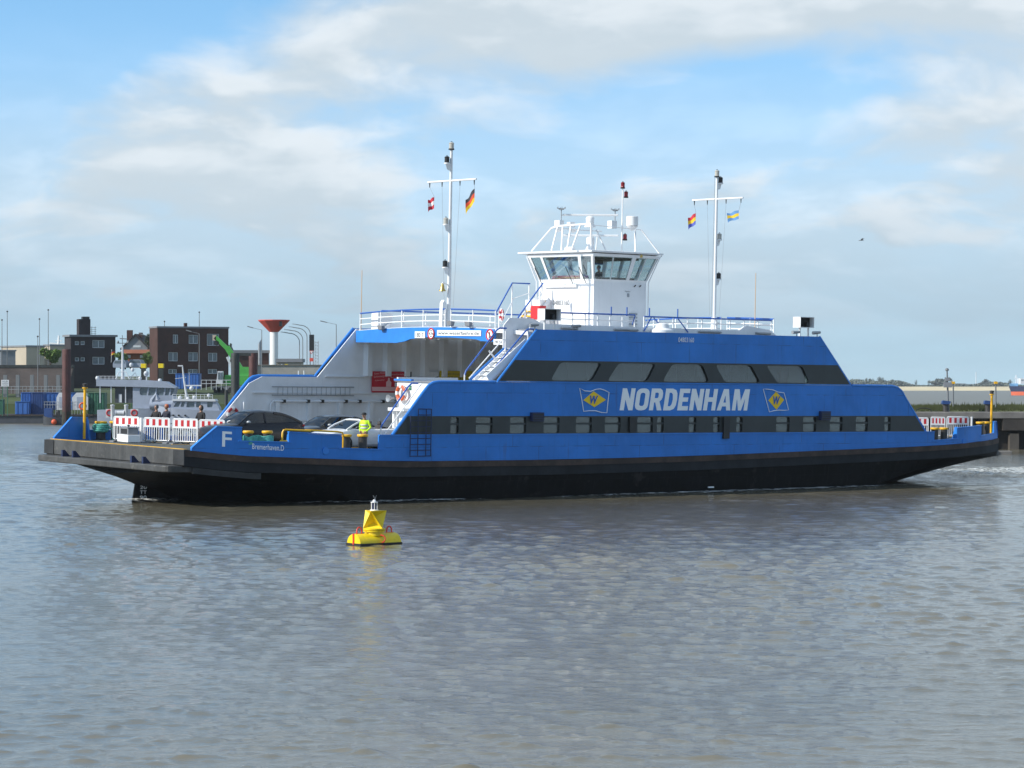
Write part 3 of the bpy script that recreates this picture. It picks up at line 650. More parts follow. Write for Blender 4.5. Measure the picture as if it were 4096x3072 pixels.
# name, emblems, number
T_ = .205
GL = {'N': (.64, [[(0, 0), (T_, 0), (T_, .50), (.64 - T_, 0), (.64, 0), (.64, 1), (.64 - T_, 1), (.64 - T_, .50), (T_, 1), (0, 1)]]),
      'O': (.66, [rounded([(0, 0), (.66, 0), (.66, 1), (0, 1)], .30, 6), rounded([(T_, .20), (.66 - T_, .20), (.66 - T_, .80), (T_, .80)], .12, 5)]),
      'R': (.64, [[(0, 0), (T_, 0), (T_, .36), (.27, .36), (.41, 0), (.64, 0), (.47, .41), (.56, .49), (.60, .60), (.60, .78), (.55, .92), (.44, 1), (0, 1)], [(T_, .56), (.35, .56), (.39, .62), (.39, .75), (.35, .81), (T_, .81)]]),
      'D': (.64, [[(0, 0), (.36, 0), (.53, .07), (.61, .22), (.64, .5), (.61, .78), (.53, .93), (.36, 1), (0, 1)], [(T_, .19), (.32, .19), (.39, .28), (.42, .5), (.39, .72), (.32, .81), (T_, .81)]]),
      'E': (.53, [[(0, 0), (.53, 0), (.53, .20), (T_, .20), (T_, .40), (.48, .40), (.48, .60), (T_, .60), (T_, .80), (.53, .80), (.53, 1), (0, 1)]]),
      'H': (.64, [[(0, 0), (T_, 0), (T_, .40), (.64 - T_, .40), (.64 - T_, 0), (.64, 0), (.64, 1), (.64 - T_, 1), (.64 - T_, .61), (T_, .61), (T_, 1), (0, 1)]]),
      'A': (.72, [[(0, 0), (.215, 0), (.255, .19), (.465, .19), (.505, 0), (.72, 0), (.49, 1), (.23, 1)], [(.295, .37), (.425, .37), (.36, .72)]]),
      'M': (.82, [[(0, 0), (.19, 0), (.19, .58), (.335, 0), (.485, 0), (.63, .58), (.63, 0), (.82, 0), (.82, 1), (.56, 1), (.41, .44), (.26, 1), (0, 1)]])}
word = 'NORDENHAM'; gap = .085; tot = sum(GL[c][0] for c in word) + gap * (len(word) - 1); HT = 1.06; SH = .17; wx = (8.5 - SH * HT) / tot; cx = 23.50
for c in word:
    w_, loops = GL[c]; L_ = [[(cx + x * wx + SH * z * HT, 4.17 + z * HT) for x, z in lp] for lp in loops]
    m = MB(); m.prism(L_[0], -7.612, -7.602, 'y', L_[1:]); m.build('name_letter', 'letter_white', name_side); cx += (w_ + gap) * wx
def emblem(outline, dia, wc, nm):
    pts = [(x, -7.625, z) for x, z in outline]; m = MB(); m.path(pts, .020, 6, closed=True); o = m.build('emblem_flag_outline', 'letter_white', name_side)
    m = MB(); m.prism(dia, -7.612, -7.602, 'y'); m.build('emblem_diamond', 'emblem_yellow', o)
    text('emblem_letter', 'W', (wc[0], -7.625, wc[1]), (1, 0, 0), (0, 0, 1), wc[2], wc[3], 'rail_blue', o, .05, .22)
emblem([(20.98, 5.22), (21.3, 5.09), (21.67, 5.07), (22.0, 5.17), (22.26, 5.19), (22.55, 5.12), (22.8, 5.02), (22.74, 4.55), (22.69, 4.05), (22.35, 4.07), (21.97, 4.15), (21.6, 4.15), (21.25, 4.12), (21.13, 4.66)],
       [(21.24, 4.65), (21.86, 5.07), (22.63, 4.67), (21.92, 4.32)], (21.62, 4.47, .52, .40), 'a')
emblem([(32.88, 5.25), (33.2, 5.24), (33.55, 5.21), (33.9, 5.10), (34.33, 5.06), (34.5, 4.65), (34.67, 4.2), (34.35, 4.18), (34.01, 4.19), (33.65, 4.16), (33.34, 4.1), (33.1, 4.7)],
       [(33.27, 4.68), (33.78, 5.11), (34.36, 4.71), (33.84, 4.21)], (33.58, 4.47, .50, .42), 'b')
text('number_lettering', '04803160', (27.15, -7.625, 7.50), (1, 0, 0), (0, 0, 1), 1.02, .23, 'letter_white', up_side, .004)

# rung ladder on the near side
m = MB()
for x in (11.13, 11.55, 12.0, 12.28): m.tube((x, -7.70, 2.08), (x, -7.70, 4.22 if x > 11.2 else 3.92), .022, n=6)
for k in range(9):
    z = 2.10 + k * .265
    if z < 4.25: m.tube((11.13 if z < 3.95 else 11.55, -7.70, z), (12.28, -7.70, z), .02, n=6)
m.build('rung_ladder', 'dark_blue', ferry)

# lower stair from the car deck to the casing top
def stair(nm, x0, z0, x1, z1, ya, yb, n, tread, noses, parent, smat='white_paint'):
    m = MB(); m.beam((x0, ya, z0), (x1, ya, z1), .05, .22); m.beam((x0, yb, z0), (x1, yb, z1), .05, .22); o = m.build(nm, smat, parent)
    for k in range(n):
        t = (k + .5) / n; x = x0 + (x1 - x0) * t; z = z0 + (z1 - z0) * t
        m = MB(); m.box(x - .14, x + .14, min(ya, yb) + .03, max(ya, yb) - .03, z - .02, z + .02); tr = m.build('tread', tread, o)
        if noses: m = MB(); m.box(x - .16, x - .11, min(ya, yb) + .03, max(ya, yb) - .03, z - .05, z + .026); m.build('tread_nose', noses, tr)
    return o
st = stair('lower_stair', 10.45, 2.5, 12.9, 5.4, -7.42, -7.0, 11, 'white_clean', None, ferry)
m = MB()
for k in range(8):
    t = (k + .7) / 9; x = 10.45 + 2.45 * t - .05; z = 2.5 + 2.9 * t + .12; m.ball((x - .05, -7.44, z), .055, 6)
m.build('tread_bolts', 'yellow_paint', st)
def rail(nm, pts, posts, matname='rail_blue', pm='white_clean', r=.04, parent=ferry, mids=0, h=1.0):
    m = MB(); m.path(pts, r, 6); o = m.build(nm, matname, parent, smooth=True)
    for (p, q) in posts:
        mm = MB(); mm.tube(p, q, .036, n=6); mm.build('stanchion', pm, o, smooth=True)
    for k in range(mids):
        mm = MB(); f = h * (k + 1) / (mids + 1); mm.path([(a, b_, c - f) for a, b_, c in pts], .026, 6); mm.build('mid_rail', pm, o, smooth=True)
    return o
rail('stair_handrail', [(10.28, -6.6, 3.35), (10.36, -6.6, 3.5), (11.75, -6.6, 5.2), (11.95, -6.6, 5.36), (12.3, -6.6, 5.36)], [((10.28, -6.6, 2.5), (10.28, -6.6, 3.35))])
m = MB(); m.path([(10.4, -6.6, 2.95), (11.75, -6.6, 4.5), (12.5, -6.6, 5.35)], .03, 6); m.path([(10.72, -7.0, 2.95), (12.3, -7.0, 4.8)], .03, 6); m.build('stair_side_bar', 'white_clean', st)
# post, shelf and horn by the casing front
m = MB(); m.box(12.45, 12.56, -5.62, -5.5, 2.3, 4.2); m.box(12.45, 12.6, -4.55, -4.42, 2.3, 4.2); m.box(12.2, 12.72, -5.65, -4.4, 4.06, 4.2); m.build('equipment_shelf', 'white_clean', ferry)
m = MB(); m.lathe([(.05, 0), (.07, -.12), (.17, -.30), (.17, -.34), (.001, -.3)], (12.6, -4.3, 4.62), 12, 'x'); m.build('deck_horn', 'galv', ferry, smooth=True)
m = MB(); m.box(12.66, 12.69, -5.55, -5.37, 5.16, 5.24); m.box(12.66, 12.69, -5.55, -5.37, 5.04, 5.13); mat('sign_green', (0.02, 0.20, 0.10), .5); m.build('rescue_sign', 'sign_green', casing)

# far wall lining inside the car deck, with frames
m = MB(); m.prism([(lx(2.3) - .3, 2.2), (44.9, 2.2), (rx(4.85), 4.85), (42.2, 5.42), (12.75, 5.42), (12.0, 5.08), (lx(4.85), 4.85)], 7.24, 7.30, 'y'); lining = m.build('far_wall_lining', 'white_inner', ferry)
m = MB(); m.prism([(ulx(5.42), 5.42), (38.9, 5.42), (36.81, 7.9), (18.39, 7.9)], 7.24, 7.30, 'y'); m.build('far_wall_upper_lining', 'white_inner', lining)
for k in range(15):
    x = 18.85 + k * 1.2
    m = MB(); m.prism([(x, 7.24), (x + .14, 7.02), (x + .42, 7.02), (x + .56, 7.24)], 5.5, 7.55, 'z'); m.build('wall_frame', 'white_inner', lining)
for k in range(13):
    x = 11.6 + k * 1.9
    m = MB(); m.box(x, x + .22, 7.08, 7.24, 2.3, 4.15); m.build('lower_wall_frame', 'white_inner', lining)
for za, xa, xb in ((4.62, 12.2, 40), (5.46, 16.5, 38)):
    m = MB(); m.box(xa, xb, 7.15, 7.24, za - .03, za + .03); m.build('wall_stringer', 'white_inner', lining)
for k in range(9):
    x = 12.3 + k * 1.9
    m = MB(); m.box(x, x + 1.2, 7.16, 7.24, 3.2, 3.28); m.build('locker_rail', 'white_inner', lining)
m = MB(); m.path([(13.2, 7.1, 2.6), (13.2, 7.1, 4.05), (13.35, 7.1, 4.2), (26, 7.1, 4.2)], .05, 8); pipe = m.build('wall_pipe', 'white_inner', ferry, smooth=True)
for k in range(8):
    x = 13.9 + k * 1.15 + (.3 if k % 2 else 0); m = MB(); m.box(x, x + .14, 7.02, 7.2, 4.12, 4.28); m.build('pipe_clamp', 'black_paint', pipe)
m = MB()
for z in (4.50, 4.92): m.tube((13.25, 7.1, z), (18.2, 7.1, z), .03, n=6)
for k in range(16): m.tube((13.6 + k * .29, 7.1, 4.5), (13.6 + k * .29, 7.1, 4.92), .018, n=5)
lad = on_ship('stowed_ladder', 'grey ladder stowed lengthwise on the white far wall', 'ladder', (0, 0, 0)); m.build('ladder_frame', 'galv', lad)
# posters on the far wall
def poster(nm, x0, x1, z0, z1, matname, lbl):
    m = MB(); m.box(x0, x1, 7.10, 7.14, z0, z1); o = m.build(nm, matname, ferry); o['label'] = lbl; return o
mat('poster_red', (0.50, 0.012, 0.03), .5); mat('poster_yellow', (0.62, 0.46, 0.01), .5); mat('poster_black', (0.02, 0.02, 0.03), .5); mat('poster_pink', (0.75, 0.45, 0.45), .5)
po = poster('poster_board', 19.32, 21.47, 4.66, 5.75, 'poster_red', 'red poster board with white slogans on inner wall')
m = MB(); m.box(19.33, 21.46, 7.08, 7.099, 4.74, 4.95); m.build('poster_footer', 'poster_pink', po)
m = MB(); m.prism([(20.2, 4.96), (20.5, 4.96), (20.52, 5.2), (20.42, 5.28), (20.4, 5.42), (20.32, 5.42), (20.3, 5.28), (20.2, 5.2)], 7.08, 7.099, 'y'); m.build('poster_figure', 'poster_pink', po)
m = MB(); m.box(20.75, 21.2, 7.08, 7.099, 4.98, 5.18); m.build('poster_picture', 'white_inner', po)
for s_, x, z, w, h in (('Kennt Minkels', 19.45, 5.58, .75, .10), ('Schimmelpilz?', 19.42, 5.38, .85, .14), ('Fachbetrieb fuer', 19.5, 5.24, .6, .07), ('Natuerliche Helfer', 20.5, 5.56, .85, .10), ('Beratung und Hilfe', 20.48, 5.40, .88, .09)):
    text('poster_lettering', s_, (x, 7.095, z), (1, 0, .08 if x < 20.3 else 0), (0, 0, 1), w, h, 'poster_pink', po)
poster('poster_board', 21.55, 21.8, 5.36, 5.75, 'poster_black', 'small dark poster beside the red board')
pb = poster('poster_board', 22.8, 23.55, 5.36, 5.75, 'white_inner', 'pale poster with dark wedge')
m = MB(); m.prism([(22.82, 5.37), (23.53, 5.37), (23.53, 5.52)], 7.08, 7.099, 'y'); m.build('poster_wedge', 'poster_black', pb)
py = poster('poster_board', 23.62, 25.75, 5.30, 5.82, 'poster_yellow', 'yellow poster with black phone number')
text('poster_lettering', 'ABS-Entsorgung', (24.05, 7.095, 5.60), (1, 0, 0), (0, 0, 1), 1.3, .11, 'poster_black', py); text('poster_lettering', '0435/60 50 16', (24.1, 7.095, 5.40), (1, 0, 0), (0, 0, 1), 1.2, .13, 'poster_black', py)
pd = poster('poster_board', 25.95, 27.1, 5.30, 5.80, 'poster_black', 'black poster with large white letters'); text('poster_lettering', 'DICK', (26.05, 7.095, 5.42), (1, 0, 0), (0, 0, 1), .95, .25, 'letter_white', pd, .02)

# ---------------------------------------------------------------- roof, portals
def roof_z(y): return 8.04 - .0042 * y * y
m = MB(); ys = [-7.0 + k for k in range(15)]
m.loft([[(x, y, roof_z(y)) for y in ys] + [(x, y, roof_z(y) - .18) for y in reversed(ys)] for x in (18.35, 36.85)]); roof = m.build('roof_deck', 'white_paint', ferry)
def portal(x, sgn):
    ys = [7.15, 3.6, 2.9, 2.4, 1.0, -1.0, -3.0, -3.4, -4.4]
    bot = [7.22, 7.22, 7.30, 7.42, 7.52, 7.52, 7.44, 7.36, 7.34]
    pts = [(y, roof_z(y) - .02) for y in reversed([7.15, 5, 2.5, 0, -2.2, -4.4])]
    m = MB(); m.prism([(a, b_) for a, b_ in zip(ys, bot)] + pts, x, x + sgn * .14, 'x'); return m.build('portal_beam', 'blue_trim', ferry)
pb = portal(18.30, 1); portal(36.9, -1)
m = MB()
for k in range(9):
    x = 19.2 + k * 2.1; m.box(x, x + .12, -4.4, 7.2, 7.45, 7.84)
m.build('roof_beams', 'white_inner', ferry)
XF = 18.285
def panel(nm, y0, y1, z0, z1, m_='white_clean'):
    m = MB(); m.box(XF - .02, XF, min(y0, y1), max(y0, y1), z0, z1); return m.build(nm, m_, pb)
def xtext(s_, y_left, z, w, h, m_, par, bold=0.0): text('sign_lettering', s_, (XF - .026, y_left, z), (0, -1, 0), (0, 0, 1), w, h, m_, par, bold)
p_ = panel('load_sign', 1.98, 1.13, 7.47, 7.80); xtext('180 T', 1.90, 7.52, .68, .22, 'grey_text', p_, .01)
p_ = panel('web_sign', .12, -3.42, 7.60, 7.87); xtext('www.weserfaehre.de', .04, 7.65, 3.3, .17, 'grey_text', p_, .012)
def round_sign(y, z, r):
    m = MB(); m.lathe([(.001, 0), (r, 0), (r, .02), (.001, .02)], (XF - .02, y, z), 20, 'x'); o = m.build('round_sign', 'white_clean', pb)
    m = MB(); m.ring((XF - .025, y, z), r * .92, r * .12, 'x', 24, 6); m.build('sign_ring', 'red_paint', o); return o
o = round_sign(.62, 7.70, .27); xtext('4.7m', .80, 7.63, .36, .14, 'black_paint', o, .02)
m = MB(); m.prism([(.54, 7.86), (.70, 7.86), (.62, 7.80)], XF - .03, XF - .02, 'x'); m.prism([(.54, 7.54), (.70, 7.54), (.62, 7.60)], XF - .03, XF - .02, 'x'); m.build('height_arrow', 'black_paint', o)
o = round_sign(-4.12, 7.66, .28); m = MB(); m.beam((XF - .03, -3.94, 7.84), (XF - .03, -4.30, 7.48), .02, .05); m.build('sign_bar', 'red_paint', o)
m = MB(); m.ball((XF - .03, -4.1, 7.76), (.01, .04, .04), 6); m.beam((XF - .03, -4.1, 7.72), (XF - .03, -4.13, 7.6), .02, .06); m.beam((XF - .03, -4.13, 7.6), (XF - .03, -4.05, 7.5), .02, .03); m.beam((XF - .03, -4.13, 7.6), (XF - .03, -4.2, 7.5), .02, .03); m.build('walking_figure', 'black_paint', o)
m = MB(); m.box(XF - .02, XF, -5.3, -4.42, 7.2, 7.46); p_ = m.build('capacity_sign', 'white_clean', ferry); text('sign_lettering', '390 Pers', (XF - .03, -4.5, 7.26), (0, -1, 0), (0, 0, 1), .7, .14, 'grey_text', p_)
# floodlights on the portal
for y, z, s_ in ((4.7, 7.78, 1), (-1.15, 8.02, .8), (3.2, 7.80, 0), (-2.6, 7.98, .9)):
    if s_:
        m = MB(); m.hexa([(18.05, y - .16, z + .10), (18.22, y - .16, z + .06), (18.22, y + .16, z + .06), (18.05, y + .16, z + .10)], [(18.02, y - .2, z + .3), (18.28, y - .14, z + .26), (18.28, y + .14, z + .26), (18.02, y + .2, z + .3)]); m.tube((18.22, y, z), (18.22, y, z + .12), .03, n=6); m.build('floodlight', 'grey_mid', ferry)
# stair from casing top to roof
st2 = stair('upper_stair', 15.85, 5.46, 17.75, 6.92, -7.2, -6.1, 7, 'white_clean', None, ferry, 'white_clean')
m = MB(); m.beam((15.75, -7.3, 5.62), (18.0, -7.3, 7.35), .04, .34); m.build('stair_side_plate', 'white_clean', st2)
m = MB(); m.hexa([(15.9, -7.15, 5.40), (17.8, -7.15, 6.84), (17.8, -6.15, 6.84), (15.9, -6.15, 5.40)], [(15.9, -7.15, 5.44), (17.78, -7.15, 6.88), (17.78, -6.15, 6.88), (15.9, -6.15, 5.44)]); m.build('stair_soffit', 'white_inner', st2)
m = MB(); m.beam((15.7, -6.02, 5.5), (17.8, -6.02, 7.05), .05, .2); m.build('stair_stringer', 'blue_trim', st2)
m = MB(); m.box(17.75, 18.95, -7.4, -5.9, 6.86, 6.93); m.build('stair_landing', 'grey_mid', st2)
rail('upper_stair_handrail', [(15.24, -6.2, 5.75), (15.32, -6.2, 5.95), (17.08, -6.2, 7.88), (17.25, -6.2, 7.97), (17.65, -6.2, 7.97)], [((15.24, -6.2, 5.46), (15.24, -6.2, 5.78)), ((17.6, -6.2, 6.9), (17.6, -6.2, 7.97))])
rail('upper_stair_handrail', [(16.05, -7.15, 5.78), (16.15, -7.15, 6.0), (18.05, -7.15, 7.86), (18.2, -7.15, 7.95), (18.6, -7.15, 7.95)], [((16.05, -7.15, 5.46), (16.05, -7.15, 5.8)), ((18.2, -7.15, 6.9), (18.2, -7.15, 7.95))])
m = MB(); m.path([(15.5, -6.2, 5.6), (17.5, -6.2, 7.5)], .028, 6); m.path([(16.3, -7.15, 5.65), (18.1, -7.15, 7.4)], .028, 6); m.beam((16.6, -6.25, 6.9), (17.0, -6.25, 6.5), .03, .08); m.build('stair_rail_bar', 'white_clean', st2)
m = MB(); m.prism([(17.75, 7.05), (20.2, 7.05), (20.2, 8.2), (19.5, 8.47), (18.1, 8.47), (17.75, 8.1)], -5.85, -5.79, 'y'); m.build('stair_screen', 'white_inner', ferry)
m = MB(); m.prism([(18.95, 6.93), (18.95, 7.85), (19.05, 7.85), (19.05, 6.93)], -7.4, -5.86, 'y'); m.build('stair_head_wall', 'white_paint', ferry)

# white coaming on the roof edge, chamfered at the aft end
m = MB(); m.prism([(19.0, 7.86), (35.35, 7.86), (34.75, 8.22), (33.1, 8.42), (32.6, 8.18), (24.9, 8.20), (19.3, 8.24)], -6.1, -5.95, 'y'); m.build('roof_coaming', 'white_inner', ferry)
m = MB(); m.prism([(19.0, 7.9), (35.2, 7.9), (34.4, 8.2), (19.6, 8.2)], 6.0, 6.1, 'y'); m.build('roof_coaming', 'white_inner', ferry)
m = MB(); m.prism([(18.5, 7.8), (36.7, 7.8), (36.7, 7.935), (18.5, 7.935)], -7.5, -5.9, 'y'); m.build('roof_side_strip', 'grey_mid', ferry)
for a, b_ in ((21.0, 22.0), (24.3, 25.8), (29.8, 31.3), (33.7, 34.7)):
    m = MB(); m.path([(a, -6.16, 8.05), (b_, -6.16, 8.04)], .055, 8); m.build('tube_lamp', 'galv', ferry, smooth=True)
m = MB(); m.lathe([(.55, 0), (.55, .12), (.48, .18), (.35, .22), (.30, .42), (.12, .48), (.001, .48)], (27.0, -6.6, 7.95), 18); m.build('mushroom_vent', 'white_paint', ferry, smooth=True)

# roof rails
def deck_rail(nm, x0, x1, y, z_top, n, base, mids=2, parent=ferry):
    posts = [((x0 + (x1 - x0) * k / n, y, base), (x0 + (x1 - x0) * k / n, y, z_top)) for k in range(n + 1)]
    return rail(nm, [(x0, y, z_top), (x1, y, z_top)], posts, parent=parent, mids=mids, h=z_top - base)
deck_rail('roof_rail', 21.0, 25.7, -6.02, 8.78, 6, 8.2, 1); deck_rail('roof_rail', 26.3, 34.9, -6.02, 8.72, 9, 8.2, 1); deck_rail('roof_rail', 19.2, 36.0, 6.2, 8.85, 12, 7.9, 1)
for x in (24.2, 25.2, 26.65, 28.5):
    m = MB(); m.tube((x, -6.02, 8.72), (x, -6.02, 9.15), .035, n=6); m.build('rail_socket', 'rail_blue', ferry)
m = MB()
for a, b_, c, d in ((26.75, 8.68, 26.2, 8.0), (26.9, 8.68, 27.5, 8.1), (28.5, 8.66, 29.1, 8.0), (25.7, 8.76, 25.45, 8.3)): m.tube((a, -6.05, b_), (c, -6.15, d), .03, n=6)
m.build('rail_brace', 'rail_blue', ferry)
def front_rail(x, s_):
    for ya, yb in ((7.0, -.28), (-.75, -4.3)):
        n = 4 if ya > 0 else 2
        pts = [(x, ya + (yb - ya) * k / n, roof_z(ya + (yb - ya) * k / n) + .86) for k in range(n + 1)]
        rail('portal_rail', pts, [((p[0], p[1], p[2] - .9), p) for p in pts], mids=2, h=.85)
front_rail(18.45, 1); front_rail(36.7, -1)
m = MB(); m.box(19.0, 19.9, 6.2, 6.8, 7.9, 8.75); m.build('roof_locker', 'white_paint', ferry)
for x, y, z0, z1 in ((18.5, 7.0, 7.7, 10.9), (34.7, -5.0, 7.9, 11.15)):
    m = MB(); m.tube((x, y, z0), (x, y, z1), .028, .018, 6); mat('whip_orange', (0.62, 0.40, 0.22), .5); m.build('whip_antenna', 'whip_orange', ferry)
# light boxes on legs at both ends of the near roof edge
def light_box(x):
    m = MB(); z0 = 8.40
    m.box(x, x + .03, -7.3, -6.75, z0, z0 + .52); m.box(x + .95, x + .98, -7.3, -6.75, z0, z0 + .52); m.box(x, x + .98, -6.78, -6.75, z0, z0 + .52); m.box(x, x + .98, -7.3, -6.75, z0 + .5, z0 + .53); m.box(x, x + .98, -7.3, -6.75, z0 - .02, z0 + .01)
    for q in (x + .15, x + .75): m.box(q, q + .07, -7.1, -7.03, 7.9, z0)
    o = m.build('side_light_box', 'white_clean', ferry); m = MB(); m.box(x + .04, x + .94, -7.0, -6.97, z0 + .02, z0 + .5); m.build('light_box_lining', 'black_rubber', o)
    m = MB(); m.lathe([(.07, 0), (.09, .02), (.09, .22), (.06, .26), (.001, .27)], (x + .65, -7.12, z0 + .02), 10); m.build('side_lantern', 'black_paint', o, smooth=True)
light_box(19.05); light_box(35.7)
for x in (18.35, 20.9, 35.3, 36.75):
    m = MB(); m.tube((x - .3, -7.45, 8.12), (x + .2, -7.45, 8.16), .09, .07, 8); m.tube((x, -7.45, 7.94), (x, -7.45, 8.1), .03, n=6); m.build('deck_flood', 'galv', ferry, smooth=True)

# ---------------------------------------------------------------- wheelhouse
WX0, WX1, WY0, WY1 = 26.0, 29.45, -2.5, 1.9
m = MB(); m.box(WX0, WX1, WY0, WY1, 7.9, 10.52); wh = m.build('wheelhouse', 'white_paint', ferry)
fl = .42                                            # outward flare of the glazing
ZB, ZT = 10.60, 11.72
def wp(x, y, z):
    """point on the flared glazing"""
    t = (z - 10.5) / (ZT - 10.5); f = fl * t
    cx, cy = (WX0 + WX1) / 2, (WY0 + WY1) / 2
    return (cx + (x - cx) * (1 + 2 * f / (WX1 - WX0)), cy + (y - cy) * (1 + 2 * f / (WY1 - WY0)), z)
def wquad(mb, p0, p1, z0, z1, t=.06):
    """flared wall panel between two plan points"""
    d = (Vector((*p1, 0)) - Vector((*p0, 0))).normalized(); n_ = Vector((d.y, -d.x, 0)); c = Vector(((WX0 + WX1) / 2, (WY0 + WY1) / 2, 0))
    if n_.dot(Vector((*p0, 0)) - c) < 0: n_ = -n_
    A = [Vector(wp(*p0, z0)), Vector(wp(*p1, z0)), Vector(wp(*p1, z1)), Vector(wp(*p0, z1))]
    mb.add([*A, *[a - n_ * t for a in A]], [(0, 1, 2, 3), (7, 6, 5, 4), (0, 4, 5, 1), (1, 5, 6, 2), (2, 6, 7, 3), (3, 7, 4, 0)])
m = MB(); m.loft([[wp(WX0, WY0, 10.5), wp(WX1, WY0, 10.5), wp(WX1, WY1, 10.5), wp(WX0, WY1, 10.5)], [wp(WX0, WY0, 10.6), wp(WX1, WY0, 10.6), wp(WX1, WY1, 10.6), wp(WX0, WY1, 10.6)]]); m.build('window_sill', 'white_paint', wh)
def face(pa, pb, cuts, pane='pane_clear'):
    """posts and panes along a glazed side; cuts = list of (start, end) fractions of the panes"""
    L = lambda t: (pa[0] + (pb[0] - pa[0]) * t, pa[1] + (pb[1] - pa[1]) * t)
    prev = 0.0
    for a, b_, thin in cuts + [(1.0, 1.0, False)]:
        if a > prev + 1e-4: m = MB(); wquad(m, L(prev), L(a), ZB, ZT, .07); m.build('window_post', 'white_paint', wh)
        if b_ > a:
            m = MB(); wquad(m, L(a), L(b_), ZB, ZT, .02)
            m.v = [tuple(Vector(v) * 1.0) for v in m.v]; o = m.build('window_pane', pane, wh)
            if thin:
                mm = MB(); c = (a + b_) / 2; wquad(mm, L(c - .008), L(c + .008), ZB, ZT, .05); mm.build('glazing_bar', 'white_paint', o)
        prev = b_
face((WX0, WY1), (WX0, WY0), [(.04, .19, 0), (.225, .765, 0), (.81, .965, 0)])
face((WX0, WY0), (WX1, WY0), [(.02, .60, 1), (.66, .97, 1)])
face((WX1, WY0), (WX1, WY1), [(.04, .19, 0), (.225, .5, 0), (.54, .765, 0), (.81, .965, 0)])
face((WX1, WY1), (WX0, WY1), [(.03, .34, 0), (.40, .64, 0), (.70, .98, 0)])
m = MB(); m.loft([[wp(WX0, WY0, 11.72), wp(WX1, WY0, 11.72), wp(WX1, WY1, 11.72), wp(WX0, WY1, 11.72)], [wp(WX0, WY0, 11.86), wp(WX1, WY0, 11.86), wp(WX1, WY1, 11.86), wp(WX0, WY1, 11.86)]]); m.build('head_beam', 'white_paint', wh)
rp = [(25.36, -3.05), (30.1, -3.05), (30.1, 2.9), (25.36, 2.9)]
m = MB(); m.loft([[(x * .86 + 27.73 * .14, y * .86 - .07 * .14 - .0, 11.861) for x, y in rp], [(x, y, 11.93) for x, y in rp], [(x, y, 12.0) for x, y in rp], [(x * .5 + 27.73 * .5, y * .5, 12.10) for x, y in rp]]); wroof = m.build('wheelhouse_roof', 'white_paint', wh)
m = MB(); m.box(WX0 + .1, WX1 - .1, WY0 + .1, WY1 - .1, 10.46, 10.505); m.build('wheelhouse_floor_top', 'interior_dark', wh)
m = MB(); m.box(26.35, 26.8, -1.1, 1.3, 10.51, 10.80); m.build('console', 'console_red', wh)
m = MB(); m.box(26.31, 26.345, -1.0, 1.0, 10.66, 10.70); m.build('console_stripe', 'yellow_paint', wh)
m = MB(); m.box(26.2, 29.2, -2.2, 1.6, 11.62, 11.71); m.build('ceiling_panel', 'interior_dark', wh)
m = MB(); m.box(27.6, 27.9, .35, .65, 10.5, 11.7); m.build('inner_pillar', 'interior_dark', wh)
m = MB(); m.box(26.9, 27.25, -1.7, -1.3, 11.36, 11.62); m.build('hanging_display', 'interior_dark', wh)
m = MB(); m.box(27.2, 28.9, -2.2, -1.7, 10.51, 10.72); m.build('side_desk', 'interior_dark', wh)
# wiper housing, number, small fittings
m = MB(); m.box(25.86, 26.0, -1.25, 1.35, 10.18, 10.38); o = bevel(m.build('wiper_housing', 'white_clean', wh), .03)
for y in (1.55, -.95, -2.0):
    m = MB(); m.tube((25.92, y, 10.36), (25.62, y + .25, 11.2), .02, n=5); m.build('wiper_arm', 'black_paint', wh)
text('number_lettering', '04803160', (25.985, .72, 9.28), (0, -1, 0), (0, 0, 1), 1.32, .26, 'grey_text', wh, .0)
m = MB()
for k in range(6): m.box(28.35, 28.85, -2.56, -2.5, 8.0 + k * .17, 8.09 + k * .17)
m.build('louvre', 'galv', wh)
text('door_lettering', 'Notaus', (28.05, -2.512, 10.0), (1, 0, 0), (0, 0, 1), .34, .07, 'grey_text', wh); m = MB(); m.box(28.2, 28.3, -2.56, -2.5, 9.75, 9.93); m.build('switch_box', 'galv', wh)
m = MB(); m.tube((28.6, -2.55, 10.28), (28.68, -2.6, 10.36), .03, n=6); m.tube((28.95, -2.55, 10.28), (29.03, -2.6, 10.36), .03, n=6); m.build('grab_handle', 'black_paint', wh)
m = MB(); m.path([(29.5, -2.62, 7.95), (29.5, -2.62, 10.5), (29.95, -2.95, 11.8), (30.05, -3.0, 11.9)], .035, 6); m.build('rain_pipe', 'white_paint', wh)
m = MB(); m.path([(25.92, 2.0, 7.95), (25.92, 2.0, 10.5), (25.55, 2.4, 11.8)], .035, 6); m.build('rain_pipe', 'white_paint', wh)
m = MB(); m.lathe([(.001, -.16), (.06, -.15), (.08, -.06), (.05, 0), (.001, 0)], (28.7, -2.95, 11.9), 10); m.build('eave_lamp', 'brass', wh, smooth=True)
